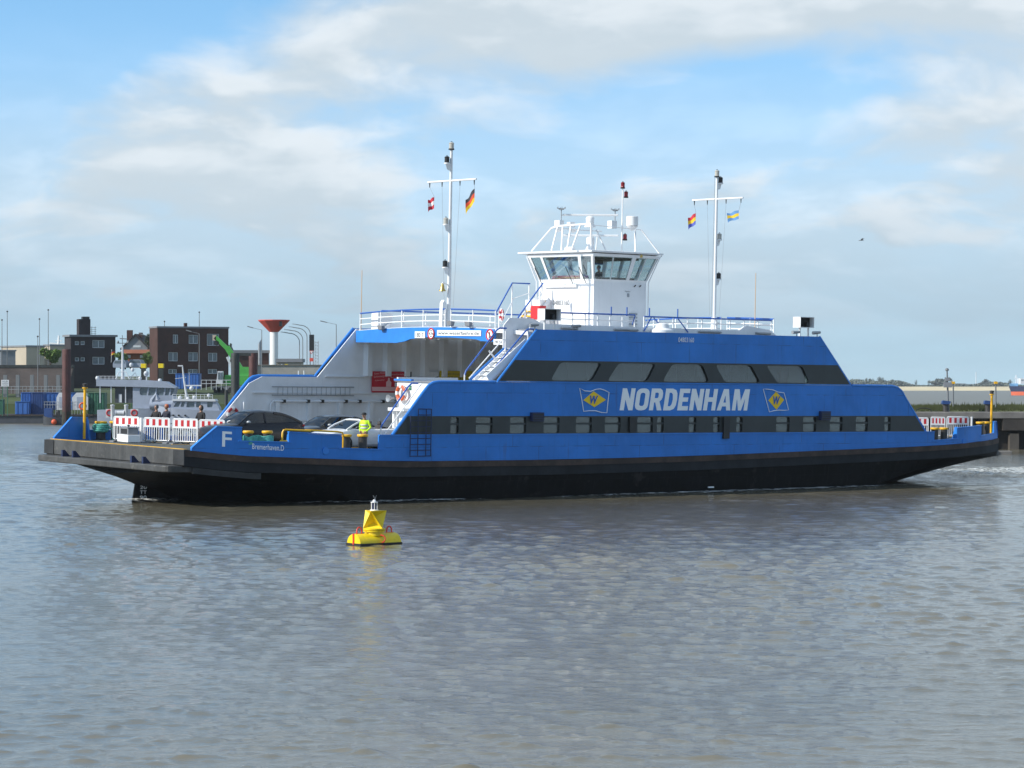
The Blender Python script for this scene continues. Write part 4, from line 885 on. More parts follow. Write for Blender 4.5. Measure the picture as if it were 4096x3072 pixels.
# tubular radar frame on the roof
m = MB()
top = [(26.0, .95, 13.22), (26.0, .45, 13.31), (26.0, -2.2, 13.36)]
m.path(top, .05, 8)
m.path([(26.0, -2.2, 13.36), (26.05, -2.2, 12.0)], .05, 8); m.path([(26.0, .95, 13.22), (25.6, 2.05, 12.05)], .045, 8)
for (yt, yb) in ((.45, .45), (.05, -.35), (-1.35, -1.15), (-.6, -.8)): m.path([(26.0, yt, 13.3), (25.62, yb, 12.05)], .045, 8)
m.path([(29.3, -2.2, 13.2), (29.95, -2.9, 12.0)], .04, 8); m.path([(29.3, 1.2, 13.25), (29.8, 2.0, 12.0)], .04, 8); m.path([(28.9, -2.2, 13.2), (28.6, -2.6, 12.05)], .045, 8); m.path([(28.0, -.2, 13.2), (28.4, -.6, 12.05)], .04, 8)
m.path([(26.0, .45, 13.22), (27.2, .6, 13.18), (29.3, .9, 13.2)], .03, 6); m.path([(26.0, -2.2, 13.3), (29.3, -2.2, 13.2)], .02, 6)
frame = m.build('radar_frame', 'white_clean', wh, smooth=True)
def radar(x, y, z, hb_):
    m = MB(); m.lathe([(.30, -hb_), (.24, -hb_ + .15), (.17, -.52), (.20, -.45), (.22, -.16), (.18, -.10), (.08, -.06), (.001, -.05)], (x, y, z), 14); o = m.build('radar_pedestal', 'white_clean', wh, smooth=True)
    mm = MB(); mm.beam((x - 1.15, y + .85, z - .02), (x + 1.15, y - .85, z + .02), .14, .10); bevel(mm.build('radar_scanner', 'white_clean', wh), .02)
radar(27.5, -.3, 13.92, .62); radar(27.55, -.3, 12.88, .85)
m = MB(); m.tube((29.05, -1.0, 12.0), (29.05, -1.0, 15.35), .045, .03, 8); lm = m.build('signal_mast', 'white_clean', wh, smooth=True)
def lantern(x, y, z, r, h, col, parent, br=None):
    m = MB(); m.lathe([(r * .9, 0), (r * 1.15, .03), (r, .05), (r, h * .75), (r * 1.12, h * .8), (r * .8, h * .95), (.001, h)], (x, y, z), 12); o = m.build('lantern', 'black_paint' if col == 'black_paint' else [col][0], parent, smooth=True)
    mm = MB(); mm.lathe([(r * 1.2, -.04), (r * 1.2, .02), (.001, .025)], (x, y, z), 12)
    if br: mm.hexa([(x - .02, y - .03, z - .3), (br[0], br[1] - .04, z - .38), (br[0], br[1] + .04, z - .38), (x + .02, y + .03, z - .3)], [(x - r, y - .05, z - .04), (br[0], br[1] - .05, z - .04), (br[0], br[1] + .05, z - .04), (x + r, y + .05, z - .04)])
    mm.build('lantern_bracket', 'black_paint' if not br else 'white_clean', parent)
    m2 = MB(); m2.ring((x, y, z + h), r * .35, .012, 'y', 10, 5); m2.build('lantern_handle', 'black_paint', parent)
for x, z in ((29.05, 15.36), (29.28, 14.9), (29.26, 12.72)): lantern(x, -1.0, z, .10, .30, 'lamp_red', wh)
m = MB(); m.lathe([(.001, 0), (.30, 0), (.30, .46), (.28, .48), (.001, .48)], (29.3, -1.5, 13.42), 18); m.build('radome_drum', 'white_clean', wh, smooth=True)
m = MB(); m.box(26.1, 26.4, .45, .85, 13.3, 13.62); m.box(26.75, 27.05, .35, .65, 13.3, 13.55); m.box(29.5, 29.85, .35, .7, 13.35, 13.75); m.build('radio_box', 'white_clean', wh)
m = MB(); m.lathe([(.001, -.18), (.14, -.12), (.2, 0), (.001, .02)], (26.25, .7, 13.2), 12); m.lathe([(.001, -.2), (.16, -.12), (.24, 0), (.001, .02)], (26.95, .4, 13.2), 12); m.lathe([(.001, -.25), (.2, -.12), (.3, 0), (.001, .02)], (29.3, -1.5, 13.4), 12); m.build('deck_speaker', 'white_clean', wh, smooth=True)
for x, y, zb in ((26.25, .5, 13.6), (29.75, .4, 13.7)):
    m = MB(); m.tube((x, y, zb), (x, y, zb + .55), .03, n=6); m.tube((x, y, zb + .55), (x, y, zb + .6), .12, .16, 10)
    for k in range(6): a = k * math.pi / 3; m.tube((x + .22 * math.cos(a), y + .22 * math.sin(a), zb + .62), (x - .02, y, zb + .62), .018, n=5); m.tube((x + .22 * math.cos(a), y + .22 * math.sin(a), zb + .6), (x + .22 * math.cos(a), y + .22 * math.sin(a), zb + .7), .015, n=5)
    m.build('crown_antenna', 'galv', wh)
m = MB(); m.lathe([(.28, 0), (.28, .12), (.2, .2), (.001, .22)], (26.2, -.3, 12.05), 14); m.build('satellite_dome', 'white_clean', wh, smooth=True)
# stair up to the wheelhouse door
ws = stair('wheelhouse_stair', 24.55, 8.1, 25.9, 9.6, .85, 2.0, 6, 'grey_mid', 'yellow_paint', ferry, 'white_inner')
rail('wheelhouse_stair_rail', [(23.2, 1.95, 8.7), (24.3, 1.95, 10.38), (25.45, 1.95, 10.38)], [((24.3, 1.95, 8.6), (24.3, 1.95, 10.38)), ((25.4, 1.95, 9.4), (25.4, 1.95, 10.38)), ((23.5, 1.95, 8.0), (23.5, 1.95, 9.1))])
rail('wheelhouse_stair_rail', [(23.6, .95, 8.1), (24.0, .95, 8.7), (25.5, .95, 10.4)], [((24.4, .95, 8.2), (24.4, .95, 9.15)), ((25.45, .95, 9.2), (25.45, .95, 10.36))])
m = MB(); m.path([(23.6, 1.95, 8.3), (24.4, 1.95, 9.6), (25.4, 1.95, 9.9)], .018, 5); m.path([(23.9, .95, 8.2), (25.4, .95, 9.9)], .018, 5); m.build('stair_rail_wire', 'white_clean', ws)
m = MB(); m.box(25.3, 26.0, .9, 2.1, 8.0, 9.55); m.build('stair_locker', 'white_clean', ferry)
m = MB(); m.prism([(24.4, 7.95), (25.6, 7.95), (25.6, 9.1), (25.2, 9.1)], .5, .55, 'y'); m.build('stair_cheek', 'white_inner', ferry)
rb = on_ship('fire_box', 'red fire equipment cabinet on the roof before the wheelhouse', 'cabinet', (24.4, -.1, 8.1)); m = MB(); m.box(-.2, .2, -.38, .38, .42, 1.12); bevel(m.build('cabinet_body', 'red_paint', rb), .03); m = MB(); m.box(-.15, .15, -.32, .32, 0, .42); m.build('cabinet_stand', 'white_clean', rb); m = MB(); m.box(-.22, -.2, -.34, .34, .46, 1.08); m.build('cabinet_door', 'red_paint', rb)

# ---------------------------------------------------------------- signal masts
def mast(x, z0, z1, sgn, mname):
    m = MB(); m.tube((x, 0, z0), (x, 0, z0 + .9), .20, .16, 12); m.tube((x, 0, z0 + .9), (x, 0, z1),   .092, .066, 12); o = m.build(mname, 'white_paint', ferry, smooth=True)
    m = MB(); m.tube((x, 1.9, 15.20), (x, -2.05, 15.20), .05, .045, 8); m.build('yard', 'white_clean', o, smooth=True)
    for y in (1.75, .72, -.75, -1.9): mm = MB(); mm.tube((x, y, 15.15), (x, y, 14.93), .035, .02, 6); mm.build('halyard_block', 'black_paint', o)
    lantern(x, 0, z1, .12, .34, 'lamp_clear', o)
    for z, c in ((16.05, 'black_paint'), (13.05, 'lamp_clear'), (10.95, 'black_paint')): lantern(x + sgn * .26, 0, z, .12, .34, c, o, (x, 0))
    m = MB(); m.path([(x - sgn * .14, .05, 8.2), (x - sgn * .15, .05, 10), (x - sgn * .12, .05, 13), (x - sgn * .11, .05, z1)], .012, 4); m.build('mast_cable', 'galv', o)
    return o
ml = mast(18.85, 8.0, 16.75, -1, 'signal_mast_pole'); mr = mast(36.45, 8.0, 16.4, 1, 'signal_mast_pole')
m = MB(); m.prism([(18.35, 7.95), (18.62, 7.95), (18.62, 9.2), (18.5, 9.35), (18.4, 9.2)], -.12, .12, 'y'); m.build('mast_foot', 'white_clean', ml)
m = MB(); m.tube((18.85, 0, 10.1), (18.45, 0, 10.2), .03, n=6); m.build('bell_arm', 'white_clean', ml)
m = MB(); m.lathe([(.001, 0), (.06, -.02), (.09, -.12), (.11, -.26), (.18, -.36), (.18, -.38), (.05, -.3), (.001, -.3)], (18.45, 0, 10.16), 14); m.tube((18.45, 0, 9.86), (18.45, 0, 9.72), .025, n=6); m.build('ship_bell', 'brass', ml, smooth=True)

# ------------------------------------------------------------------ things on board
# life rings
def life_ring(p, rz, label, red='orange_ring', Rr=.27, r=.075):
    o = on_ship('life_ring', label, 'life ring', p, rz)
    for k in range(4):
        a0 = k * math.pi / 2 + .28; pts = [(0, Rr * math.cos(a0 + (math.pi / 2 - .56) * q / 7), Rr * math.sin(a0 + (math.pi / 2 - .56) * q / 7)) for q in range(8)]
        m = MB(); m.path(pts, r, 8); m.build('ring_segment', red, o, smooth=True)
        a1 = k * math.pi / 2 - .28; pts = [(0, Rr * math.cos(a1 + .56 * q / 4), Rr * math.sin(a1 + .56 * q / 4)) for q in range(5)]
        m = MB(); m.path(pts, r * 1.06, 8); m.build('white_band', 'white_clean', o, smooth=True)
    m = MB(); m.ring((-.03, 0, 0), Rr * 1.3, .012, 'x', 20, 5); m.build('grab_line', 'white_clean', o)
    return o
life_ring((12.5, -5.02, 4.88), 0, 'orange life ring on the white casing front beside the lower stair', Rr=.31, r=.09)
mat('ring_red', (0.42, 0.02, 0.03), .5)
life_ring((11.0, 7.12, 3.55), R(90), 'dark red life ring on the far white wall behind the black car', 'ring_red', .27, .08)
life_ring((22.6, .6, 8.72), R(-20), 'red and white life ring on the rail at the foot of wheelhouse stair', 'ring_red', .24, .065)

# site barriers with red and white band
def make_barrier(w=1.4):
    root = on_ship('site_barrier', '-', 'barrier', (0, 0, 0))
    m = MB(); z0, z1 = .14, 1.10; r = .025
    m.path([(-w / 2, 0, z0 + .06), (-w / 2, 0, z1 - .08), (-w / 2 + .03, 0, z1 - .02), (-w / 2 + .09, 0, z1), (w / 2 - .09, 0, z1), (w / 2 - .03, 0, z1 - .02), (w / 2, 0, z1 - .08), (w / 2, 0, z0 + .06), (w / 2 - .05, 0, z0), (-w / 2 + .05, 0, z0)], r, 6, closed=True)
    m.box(-w / 2, w / 2, -.02, .02, .70, .76); m.build('frame', 'white_clean', root, smooth=True)
    m = MB(); m.box(-w / 2 + .03, w / 2 - .03, -.012, .012, .76, 1.08); band = m.build('band_board', 'white_clean', root)
    for k in range(4):
        x = -w / 2 + .14 + k * (w - .28) / 3.4
        m = MB(); m.box(x, x + .15, -.018, .018, .78, 1.05); m.build('red_panel', 'red_paint', band)
    m = MB(); n = 11
    for k in range(n): x = -w / 2 + .08 + k * (w - .16) / (n - 1); m.box(x - .017, x + .017, -.015, .015, .16, .72)
    m.build('grille', 'white_clean', root)
    for x in (-w / 2 + .12, w / 2 - .12):
        m = MB(); m.box(x - .11, x + .11, -.36, .36, 0, .08); m.box(x - .025, x + .025, -.03, .03, .08, .2); m.build('foot', 'grey_mid', root)
    return root
bar0 = make_barrier()
def place_barrier(o, a, b_, label, grp, dz=0.0):
    c = ((a[0] + b_[0]) / 2, (a[1] + b_[1]) / 2); ang = math.atan2(b_[1] - a[1], b_[0] - a[0])
    mm = SHIP_M @ Matrix.Translation((c[0], c[1], deck_z(c[0]) + .06 + dz)) @ Matrix.Rotation(ang, 4, 'Z')
    o.location = mm.to_translation(); o.rotation_euler = mm.to_euler(); L = math.hypot(b_[0] - a[0], b_[1] - a[1]); o.scale = (L / 1.44, 1, 1.06); tag(o, label, 'barrier', grp)
bow_pts = [((1.75, 2.55), (2.45, 1.35)), ((2.55, 1.2), (3.35, .15)), ((3.42, .1), (4.15, -.95)), ((4.1, -1.1), (4.9, -2.05)), ((4.95, -2.1), (6.0, -2.85))]
BL = ['white barrier with red blocks on the bow, leftmost in its row', 'second white red-blocked barrier from the left, dark-clad couple behind it', 'middle one of five bow barriers, hooded person behind it', 'bow barrier directly above the slanted start of the blue bulwark', 'bow barrier nearest the black car, rightmost of the bow row']
for k, (a, b_) in enumerate(bow_pts): place_barrier(bar0 if k == 0 else clone(bar0), a, b_, BL[k], 'barriers on the bow deck')
SL = ['stern barrier half hidden by the raked blue side, leftmost of three', 'middle stern barrier standing behind two black bollards', 'stern barrier farthest right, beside its white post']
for k, (a, b_) in enumerate([((48.55, -2.5), (49.6, -3.3)), ((49.7, -3.35), (50.35, -3.85)), ((50.4, -3.9), (51.45, -4.6))]): place_barrier(clone(bar0), a, b_, SL[k], 'barriers on the stern deck')
gp = on_ship('barrier_post', 'white upright post between the first and second bow barriers', 'post', (2.5, 1.28, 2.42)); m = MB(); m.tube((0, 0, 0), (0, 0, 1.14), .07, .07, 10); m.lathe([(.2, 0), (.2, .06), (.001, .07)], (0, 0, 0), 12); m.build('post_tube', 'white_clean', gp, smooth=True)
gp = on_ship('barrier_post', 'white upright post at the right end of the stern barriers', 'post', (51.55, -4.7, 2.62)); m = MB(); m.tube((0, 0, 0), (0, 0, 1.14), .06, .06, 10); m.lathe([(.2, 0), (.2, .06), (.001, .07)], (0, 0, 0), 12); m.build('post_tube', 'white_clean', gp, smooth=True)
# grey gear case in front of the barriers
gc = on_ship('ramp_control_case', 'grey control case on a white base before the bow barriers', 'control case', (1.85, 1.35, 2.46), R(-8))
m = MB(); m.box(-.3, .3, -.75, .55, 0, .34); bevel(m.build('case_base', 'white_clean', gc), .02); m = MB(); m.box(-.24, .26, -.6, .5, .345, .64); bevel(m.build('case_body', 'grey_mid', gc), .02)
m = MB(); m.box(-.255, -.24, -.5, .25, .38, .60); m.build('case_panel', 'black_rubber', gc); m = MB(); m.box(-.26, .3, -.62, .52, .645, .68); m.build('case_lid', 'galv', gc)
m = MB(); m.tube((-.02, -.1, .68), (-.02, -.1, .78), .03, n=6); m.tube((-.02, -.25, .74), (-.02, .05, .76), .025, n=6); m.build('case_handle', 'black_paint', gc)

# ---------------------------------------------------------------- cars
mat('car_black', (0.005, 0.006, 0.012), .3, coat=.35, spec=.3); mat('car_white', (0.74, 0.75, 0.76), .3, coat=.6); mat('car_dark', (0.02, 0.022, 0.026), .3, coat=.8)
mat('tyre', (0.018, 0.018, 0.018), .8); mat('rim', (.30, .31, .32), .35, metal=.8); mat('tail_red', (.35, .01, .012), .25); mat('head_glass', (.55, .58, .62), .15); mat('seat_dark', (.04, .035, .033), .7); mat('seat_tan', (.25, .15, .09), .7)
def make_car(name, label, p, rz, paint, st, roof, wheelbase=2.75, wheel=.34, hw=.92, open_top=False, grp=None):
    """st: stations (x, z_low, z_belt, half width factor) front to back; roof: (x, z, half width) of the cabin top and its glass base"""
    o = on_ship(name, label, 'car', p, rz, grp)
    rings = []
    for x, zl, zb, f in st:
        w = hw * f; zm = zl + (zb - zl) * .45
        half = [(w * .86, zl), (w * .97, zl + .10), (w, zm), (w * .985, zb - .12), (w * .93, zb - .03), (w * .80, zb + .012), (w * .4, zb + .035), (0, zb + .04)]
        rings.append([(x, -y, z) for y, z in half] + [(x, y, z) for y, z in reversed(half[:-1])])
    m = MB(); m.loft(rings); m.build('body', paint, o, smooth=True)
    L0, L1 = st[0][0], st[-1][0]; ax = [(L0 + L1) / 2 - wheelbase / 2, (L0 + L1) / 2 + wheelbase / 2]
    for x in ax:
        for s_ in (-1, 1):
            m = MB(); m.lathe([(wheel * .6, -.10), (wheel * .95, -.11), (wheel, -.06), (wheel, .06), (wheel * .95, .11), (wheel * .6, .10)], (x, s_ * (hw - .10), wheel), 20, 'y'); w = m.build('wheel', 'tyre', o, smooth=True)
            m = MB(); m.lathe([(.001, .105), (wheel * .62, .09), (wheel * .62, -.09), (.001, -.105)], (x, s_ * (hw - .10), wheel), 12, 'y'); m.build('rim', 'rim', w)
            m = MB(); m.ring((x, s_ * (hw - .012), wheel), wheel * 1.12, .035, 'y', 20, 6); m.build('wheel_arch', 'black_rubber', o)
    for s_ in (-1, 1):
        zb = st[1][2]
        m = MB(); m.ball((L0 + .22, s_ * hw * .66, zb - .16), (.17, .20, .08), 8); m.build('headlight', 'head_glass', o, smooth=True)
        m = MB(); m.ball((L1 - .14, s_ * hw * .74, st[-2][2] - .14), (.12, .17, .075), 8); m.build('tail_light', 'tail_red', o, smooth=True)
    xb0, xr0, xr1, xb1, zb0, zr, zb1, wr = roof
    wb = hw * .90
    for s_ in (-1, 1):
        m = MB(); m.ball((xb0 + .42, s_ * (hw + .10), zb0 + .10), (.10, .11, .07), 8); m.build('door_mirror', 'galv' if paint != 'car_white' else 'car_dark', o, smooth=True)
    if not open_top:
        b_ = [(xb0, -wb * .82, zb0), (xb1, -wb * .82, zb1), (xb1, wb * .82, zb1), (xb0, wb * .82, zb0)]
        n = 8; top = []; low = []
        m = MB(); rings = []
        xs = [xb0 + (xr0 - xb0) * q / 4 for q in range(4)] + [xr0 + (xr1 - xr0) * q / 4 for q in range(4)] + [xr1 + (xb1 - xr1) * q / 5 for q in range(6)]
        def rz_(x):
            if x < xr0: return zb0 + (zr - zb0) * (1 - ((xr0 - x) / (xr0 - xb0)) ** 1.35)
            if x < xr1: return zr + .035 * math.sin(math.pi * (x - xr0) / (xr1 - xr0))
            return zb1 + (zr - zb1) * (1 - ((x - xr1) / (xb1 - xr1)) ** 1.7)
        for x in xs:
            z = rz_(x); t = (z - zb0) / (zr - zb0); w2 = wb + (wr - wb) * t; zl = min(zb0, z) - .06
            rings.append([(x, -wb, zl), (x, -w2, z - .05 * t), (x, -w2 * .8, z), (x, 0, z + .02 * t), (x, w2 * .8, z), (x, w2, z - .05 * t), (x, wb, zl)])
        m.loft(rings); m.build('windows', 'pane_dark', o, smooth=True)
        m = MB(); rr = []
        for x in [xr0 - .12 + (xr1 + .25 - xr0 + .12) * q / 8 for q in range(9)]:
            z = rz_(x) + .008; t = (z - zb0) / (zr - zb0); w2 = (wb + (wr - wb) * t) + .008
            rr.append([(x, -w2, z - .06), (x, -w2 * .8, z + .006), (x, 0, z + .028), (x, w2 * .8, z + .006), (x, w2, z - .06), (x, w2 * .9, z - .07), (x, -w2 * .9, z - .07)])
        m.loft(rr); m.build('roof', paint, o, smooth=True)
        for s_ in (-1, 1):
            m = MB()
            m.path([(x, s_ * ((wb + (wr - wb) * (rz_(x) - zb0) / (zr - zb0)) + .004), rz_(x) - .05) for x in xs[0:5]], .035, 6); m.path([(x, s_ * ((wb + (wr - wb) * (rz_(x) - zb0) / (zr - zb0)) + .004), rz_(x) - .05) for x in xs[8:]], .06, 6)
            xm = (xr0 + xr1) / 2; m.path([(xm, s_ * (wb + .002), zb0), (xm, s_ * (wr + .004), zr - .05)], .04, 6); m.build('roof_pillar', paint, o, smooth=True)
        for yy in (-.38, .38):
            for x in (xr0 + .15, xr1 - .1): m = MB(); m.box(x, x + .14, yy - .22, yy + .22, zb0 - .4, zb0 + .12); bevel(m.build('seat', 'seat_dark', o), .04)
    else:
        m = MB(); pts = [(xb0, -wb * .93, zb0), (xb0 + .35, -wb * .9, zb0 + .2), (xr0, -wr, zr), (xr0 + .03, -wr * .6, zr + .03), (xr0 + .03, wr * .6, zr + .03), (xr0, wr, zr), (xb0 + .35, wb * .9, zb0 + .2), (xb0, wb * .93, zb0)]; m.path(pts, .045, 8); m.build('windscreen_frame', paint, o, smooth=True)
        m = MB(); m.add([(xb0 + .02, -wb * .88, zb0), (xr0, -wr * .93, zr), (xr0, wr * .93, zr), (xb0 + .02, wb * .88, zb0)], [(0, 1, 2, 3)]); m.build('windscreen', 'pane_dark', o)
        m = MB(); m.box(xr0 - .05, 1.25, -wb * .82, wb * .82, zb0 - .03, zb0 + .055); m.build('cockpit', 'seat_dark', o)
        for yy in (-.38, .38):
            for x in (.15, .95): m = MB(); m.box(x, x + .16, yy - .22, yy + .22, zb0 - .1, zb0 + .20); m.box(x + .04, x + .14, yy - .12, yy + .12, zb0 + .20, zb0 + .36); bevel(m.build('seat', 'seat_dark', o), .04)
        m = MB(); m.ring((-.55, .38, zb0 + .1), .17, .02, 'x', 16, 5); m.build('steering_wheel', 'black_rubber', o)
        m = MB(); m.loft([[(1.25, -.72, zb0 + .03), (1.25, .72, zb0 + .03), (1.25, .6, zb0 + .12), (1.25, -.6, zb0 + .12)], [(1.75, -.7, zb0), (1.75, .7, zb0), (1.75, .6, zb0 + .06), (1.75, -.6, zb0 + .06)]]); m.build('folded_hood', 'seat_dark', o)
    return o
zd = deck_z(7) + .05
make_car('parked_car', 'black sporty car with sloping roof parked behind the bow barriers', (6.15, -2.3, deck_z(6) + .07), 0, 'car_black',
         [(-2.42, .35, .72, .62), (-2.32, .24, .84, .86), (-1.9, .22, .95, .97), (-1.0, .2, 1.08, 1.0), (0, .2, 1.10, 1.0), (1.2, .2, 1.13, 1.0), (1.9, .22, 1.15, .97), (2.25, .3, 1.12, .88), (2.4, .4, .98, .72)], (-1.25, -.32, .75, 2.15, 1.05, 1.60, 1.16, .64), 2.85, .36, .96)
make_car('parked_car', 'white open convertible with folded roof beside the crewman in yellow', (10.0, -5.0, deck_z(10) + .05), 0, 'car_white',
         [(-2.35, .32, .60, .66), (-2.2, .22, .72, .88), (-1.6, .2, .86, .98), (-.9, .2, .95, 1.0), (0, .2, .96, 1.0), (1.2, .2, .98, 1.0), (2.3, .22, .99, .97), (2.65, .3, .96, .88), (2.8, .4, .84, .74)], (-1.0, -.12, .8, 1.8, .95, 1.36, 1.0, .62), 2.8, .33, .90, open_top=True)
make_car('parked_car', 'dark grey car with only roof and windows showing behind the white convertible', (10.7, -1.9, deck_z(10) + .06), 0, 'car_dark',
         [(-2.2, .35, .70, .62), (-2.1, .24, .80, .86), (-1.7, .22, .90, .97), (-1.0, .2, .98, 1.0), (0, .2, 1.0, 1.0), (1.2, .2, 1.02, 1.0), (1.8, .22, 1.0, .97), (2.1, .3, .98, .88), (2.2, .4, .86, .72)], (-1.1, -.3, .9, 1.95, .96, 1.44, 1.0, .60), 2.6, .32, .88)

# ---------------------------------------------------------------- people
mat('skin', (0.42, 0.23, 0.15), .6); mat('hair', (.03, .022, .016), .7); mat('hivis', (0.55, 0.85, 0.02), .6, var=.1, vscale=6); mat('cloth_black', (.012, .012, .014), .8); mat('cloth_navy', (.015, .018, .035), .8); mat('cloth_grey', (.08, .08, .09), .8); mat('reflective', (.55, .56, .55), .4); mat('hat_orange', (.45, .12, .05), .7); mat('eye_dark', (.01, .01, .01), .3)
def make_person(label, matrix, height=1.76, jacket='cloth_black', trousers='cloth_navy', arms='down', seated=False, cap=None, hood=None, beanie=None, look=0.0):
    """one continuous skinned figure facing -x; jacket, trousers and skin are zones of the same mesh"""
    k = height / 1.76; V = {}; E = []; rad = {}; zone = {}
    def j(n, p, r, z, par=None):
        V[n] = Vector(p) * k; rad[n] = (r[0] * k, r[1] * k) if isinstance(r, tuple) else (r * k, r * k); zone[n] = z
        if par: E.append((par, n))
    hz = .94 if not seated else .50
    j('pelvis', (0, 0, hz), (.14, .165), 'leg'); j('waist', (0, 0, hz + .16), (.125, .155), 'top', 'pelvis'); j('chest', (.01, 0, hz + .38), (.135, .19), 'top', 'waist'); j('collar', (.02, 0, hz + .52), (.09, .12), 'top', 'chest')
    j('neck', (.01, 0, hz + .60), .055, 'skin', 'collar'); j('skull', (-.015, 0, hz + .68), .065, 'skin', 'neck')
    for s_, n in ((-1, 'l'), (1, 'r')):
        j('sh' + n, (.02, s_ * .19, hz + .47), .07, 'top', 'chest')
        if arms == 'down': el, wr = (.05, s_ * .27, hz + .20), (-.05, s_ * .26, hz - .04)
        elif arms == 'pocket': el, wr = (.08, s_ * .30, hz + .20), (-.09, s_ * .17, hz + .02)
        elif arms == 'bars': el, wr = (-.10, s_ * .28, hz + .22), (-.34, s_ * .22, hz + .18)
        else: el, wr = (-.05, s_ * .28, hz + .22), (-.22, s_ * .12, hz + .12)
        j('el' + n, el, .052, 'top', 'sh' + n); j('wr' + n, wr, .036, 'top', 'el' + n)
        d = (Vector(wr) - Vector(el)).normalized(); pm = Vector(wr) + d * .07; j('palm' + n, pm, (.022, .036), 'skin', 'wr' + n)
        side = d.cross(Vector((0, 1, 0))).normalized() if abs(d.y) < .9 else Vector((1, 0, 0))
        for q in range(4):
            off = side * (.027 - .018 * q); b1 = pm + d * (.035) + off; b2 = b1 + d * (.045 - .006 * abs(q - 1)) - Vector((.012, 0, 0)); j(f'f{n}{q}a', b1, .0095, 'skin', 'palm' + n); j(f'f{n}{q}b', b2, .008, 'skin', f'f{n}{q}a')
        j(f't{n}a', pm + side * .035 - d * .02, .011, 'skin', 'palm' + n); j(f't{n}b', pm + side * .055 + d * .02, .009, 'skin', f't{n}a')
        j('hip' + n, (0, s_ * .095, hz - .06), .095, 'leg', 'pelvis')
        if seated: kn, an, to = (-.42, s_ * .13, hz - .02), (-.44, s_ * .12, .09), (-.60, s_ * .13, .05)
        else: kn, an, to = (-.02 + s_ * .03, s_ * .11, .50), (.02 + s_ * .04, s_ * .11, .09), (-.16 + s_ * .04, s_ * .13, .045)
        j('kn' + n, kn, .065, 'leg', 'hip' + n); j('an' + n, an, .045, 'leg', 'kn' + n); j('to' + n, to, .04, 'shoe', 'an' + n)
    names = list(V); me = bpy.data.meshes.new('person'); me.from_pydata([V[n] for n in names], [(names.index(a), names.index(b_)) for a, b_ in E], [])
    ob = bpy.data.objects.new('tmp', me); COL.objects.link(ob); ob.modifiers.new('s', 'SKIN'); sub = ob.modifiers.new('u', 'SUBSURF'); sub.levels = 1; sub.render_levels = 1
    for i, n in enumerate(names): sv = me.skin_vertices[0].data[i]; sv.radius = rad[n]; sv.use_root = (n == 'pelvis')
    dg = bpy.context.evaluated_depsgraph_get(); body = bpy.data.meshes.new_from_object(ob.evaluated_get(dg)); bpy.data.objects.remove(ob)
    # head grown into the same mesh
    bm = bmesh.new(); bm.from_mesh(body); nb = len(bm.faces); hc = V['skull'] + Vector((-.012, 0, .055)) * k
    lk = Matrix.Rotation(look, 3, 'Z')
    def lump(c, r, n=10):
        t = MB(); t.ball((0, 0, 0), r, n); vs = [bm.verts.new(hc + lk @ (Vector(v) + Vector(c)) * k) for v in t.v]
        return [bm.faces.new([vs[i] for i in f]) for f in t.f]
    head = lump((0, 0, 0), (.098, .077, .118), 12); nose = lump((-.10, 0, -.012), (.020, .014, .022), 6); ears = lump((.01, -.078, -.005), (.018, .010, .03), 6) + lump((.01, .078, -.005), (.018, .010, .03), 6); chin = lump((-.06, 0, -.085), (.035, .032, .028), 6)
    eyes = lump((-.088, -.032, .012), (.009, .011, .008), 6) + lump((-.088, .032, .012), (.009, .011, .008), 6); mouth = lump((-.093, 0, -.055), (.008, .024, .006), 6)
    for f in bm.faces: f.smooth = True
    bm.normal_update()
    mats = [jacket, trousers, 'skin', 'black_rubber', 'eye_dark', 'hair']; zi = {'top': 0, 'leg': 1, 'skin': 2, 'shoe': 3}
    segs = [(V[a], V[b_], zone[b_]) for a, b_ in E]
    bm.faces.ensure_lookup_table()
    for i, f in enumerate(bm.faces):
        if i >= nb: f.material_index = 2; continue
        c = f.calc_center_median(); best = None
        for a, b_, z in segs:
            ab = b_ - a; t = max(0, min(1, (c - a).dot(ab) / max(1e-9, ab.length_squared))); dd = (a + ab * t - c).length
            if best is None or dd < best[0]: best = (dd, z)
        f.material_index = zi[best[1]]
    for f in eyes: f.material_index = 4
    for f in mouth: f.material_index = 5
    body.materials.clear()
    for n in mats: body.materials.append(M[n])
    bm.to_mesh(body); bm.free()
    root = bpy.data.objects.new('person', body); COL.objects.link(root); root.location = matrix.to_translation(); root.rotation_euler = matrix.to_euler(); tag(root, label, 'person')
    hp = hc
    if cap:
        m = MB(); m.lathe([(.104 * k, .03 * k), (.106 * k, .06 * k), (.09 * k, .105 * k), (.05 * k, .13 * k), (.001, .135 * k)], tuple(hp), 14); m.prism([(hp.x - .19 * k, hp.y - .06 * k), (hp.x - .07 * k, hp.y - .085 * k), (hp.x - .07 * k, hp.y + .085 * k), (hp.x - .19 * k, hp.y + .06 * k)], hp.z + .035 * k, hp.z + .05 * k, 'z'); m.build('cap', cap, root, smooth=True)
    elif hood:
        m = MB(); rings = []
        for a in range(9):
            t = math.pi * a / 8; rings.append([tuple(hp + Vector((.02 + .125 * math.sin(t) * math.cos(q) if math.cos(q) > -.35 else .02 - .045 * math.sin(t), .115 * math.sin(t) * math.sin(q) + 1e-4, .145 * math.cos(t) * -1)) * 1.0) for q in [2 * math.pi * b_ / 14 for b_ in range(14)]])
        m.loft(rings); m.build('hood', hood, root, smooth=True)
    else:
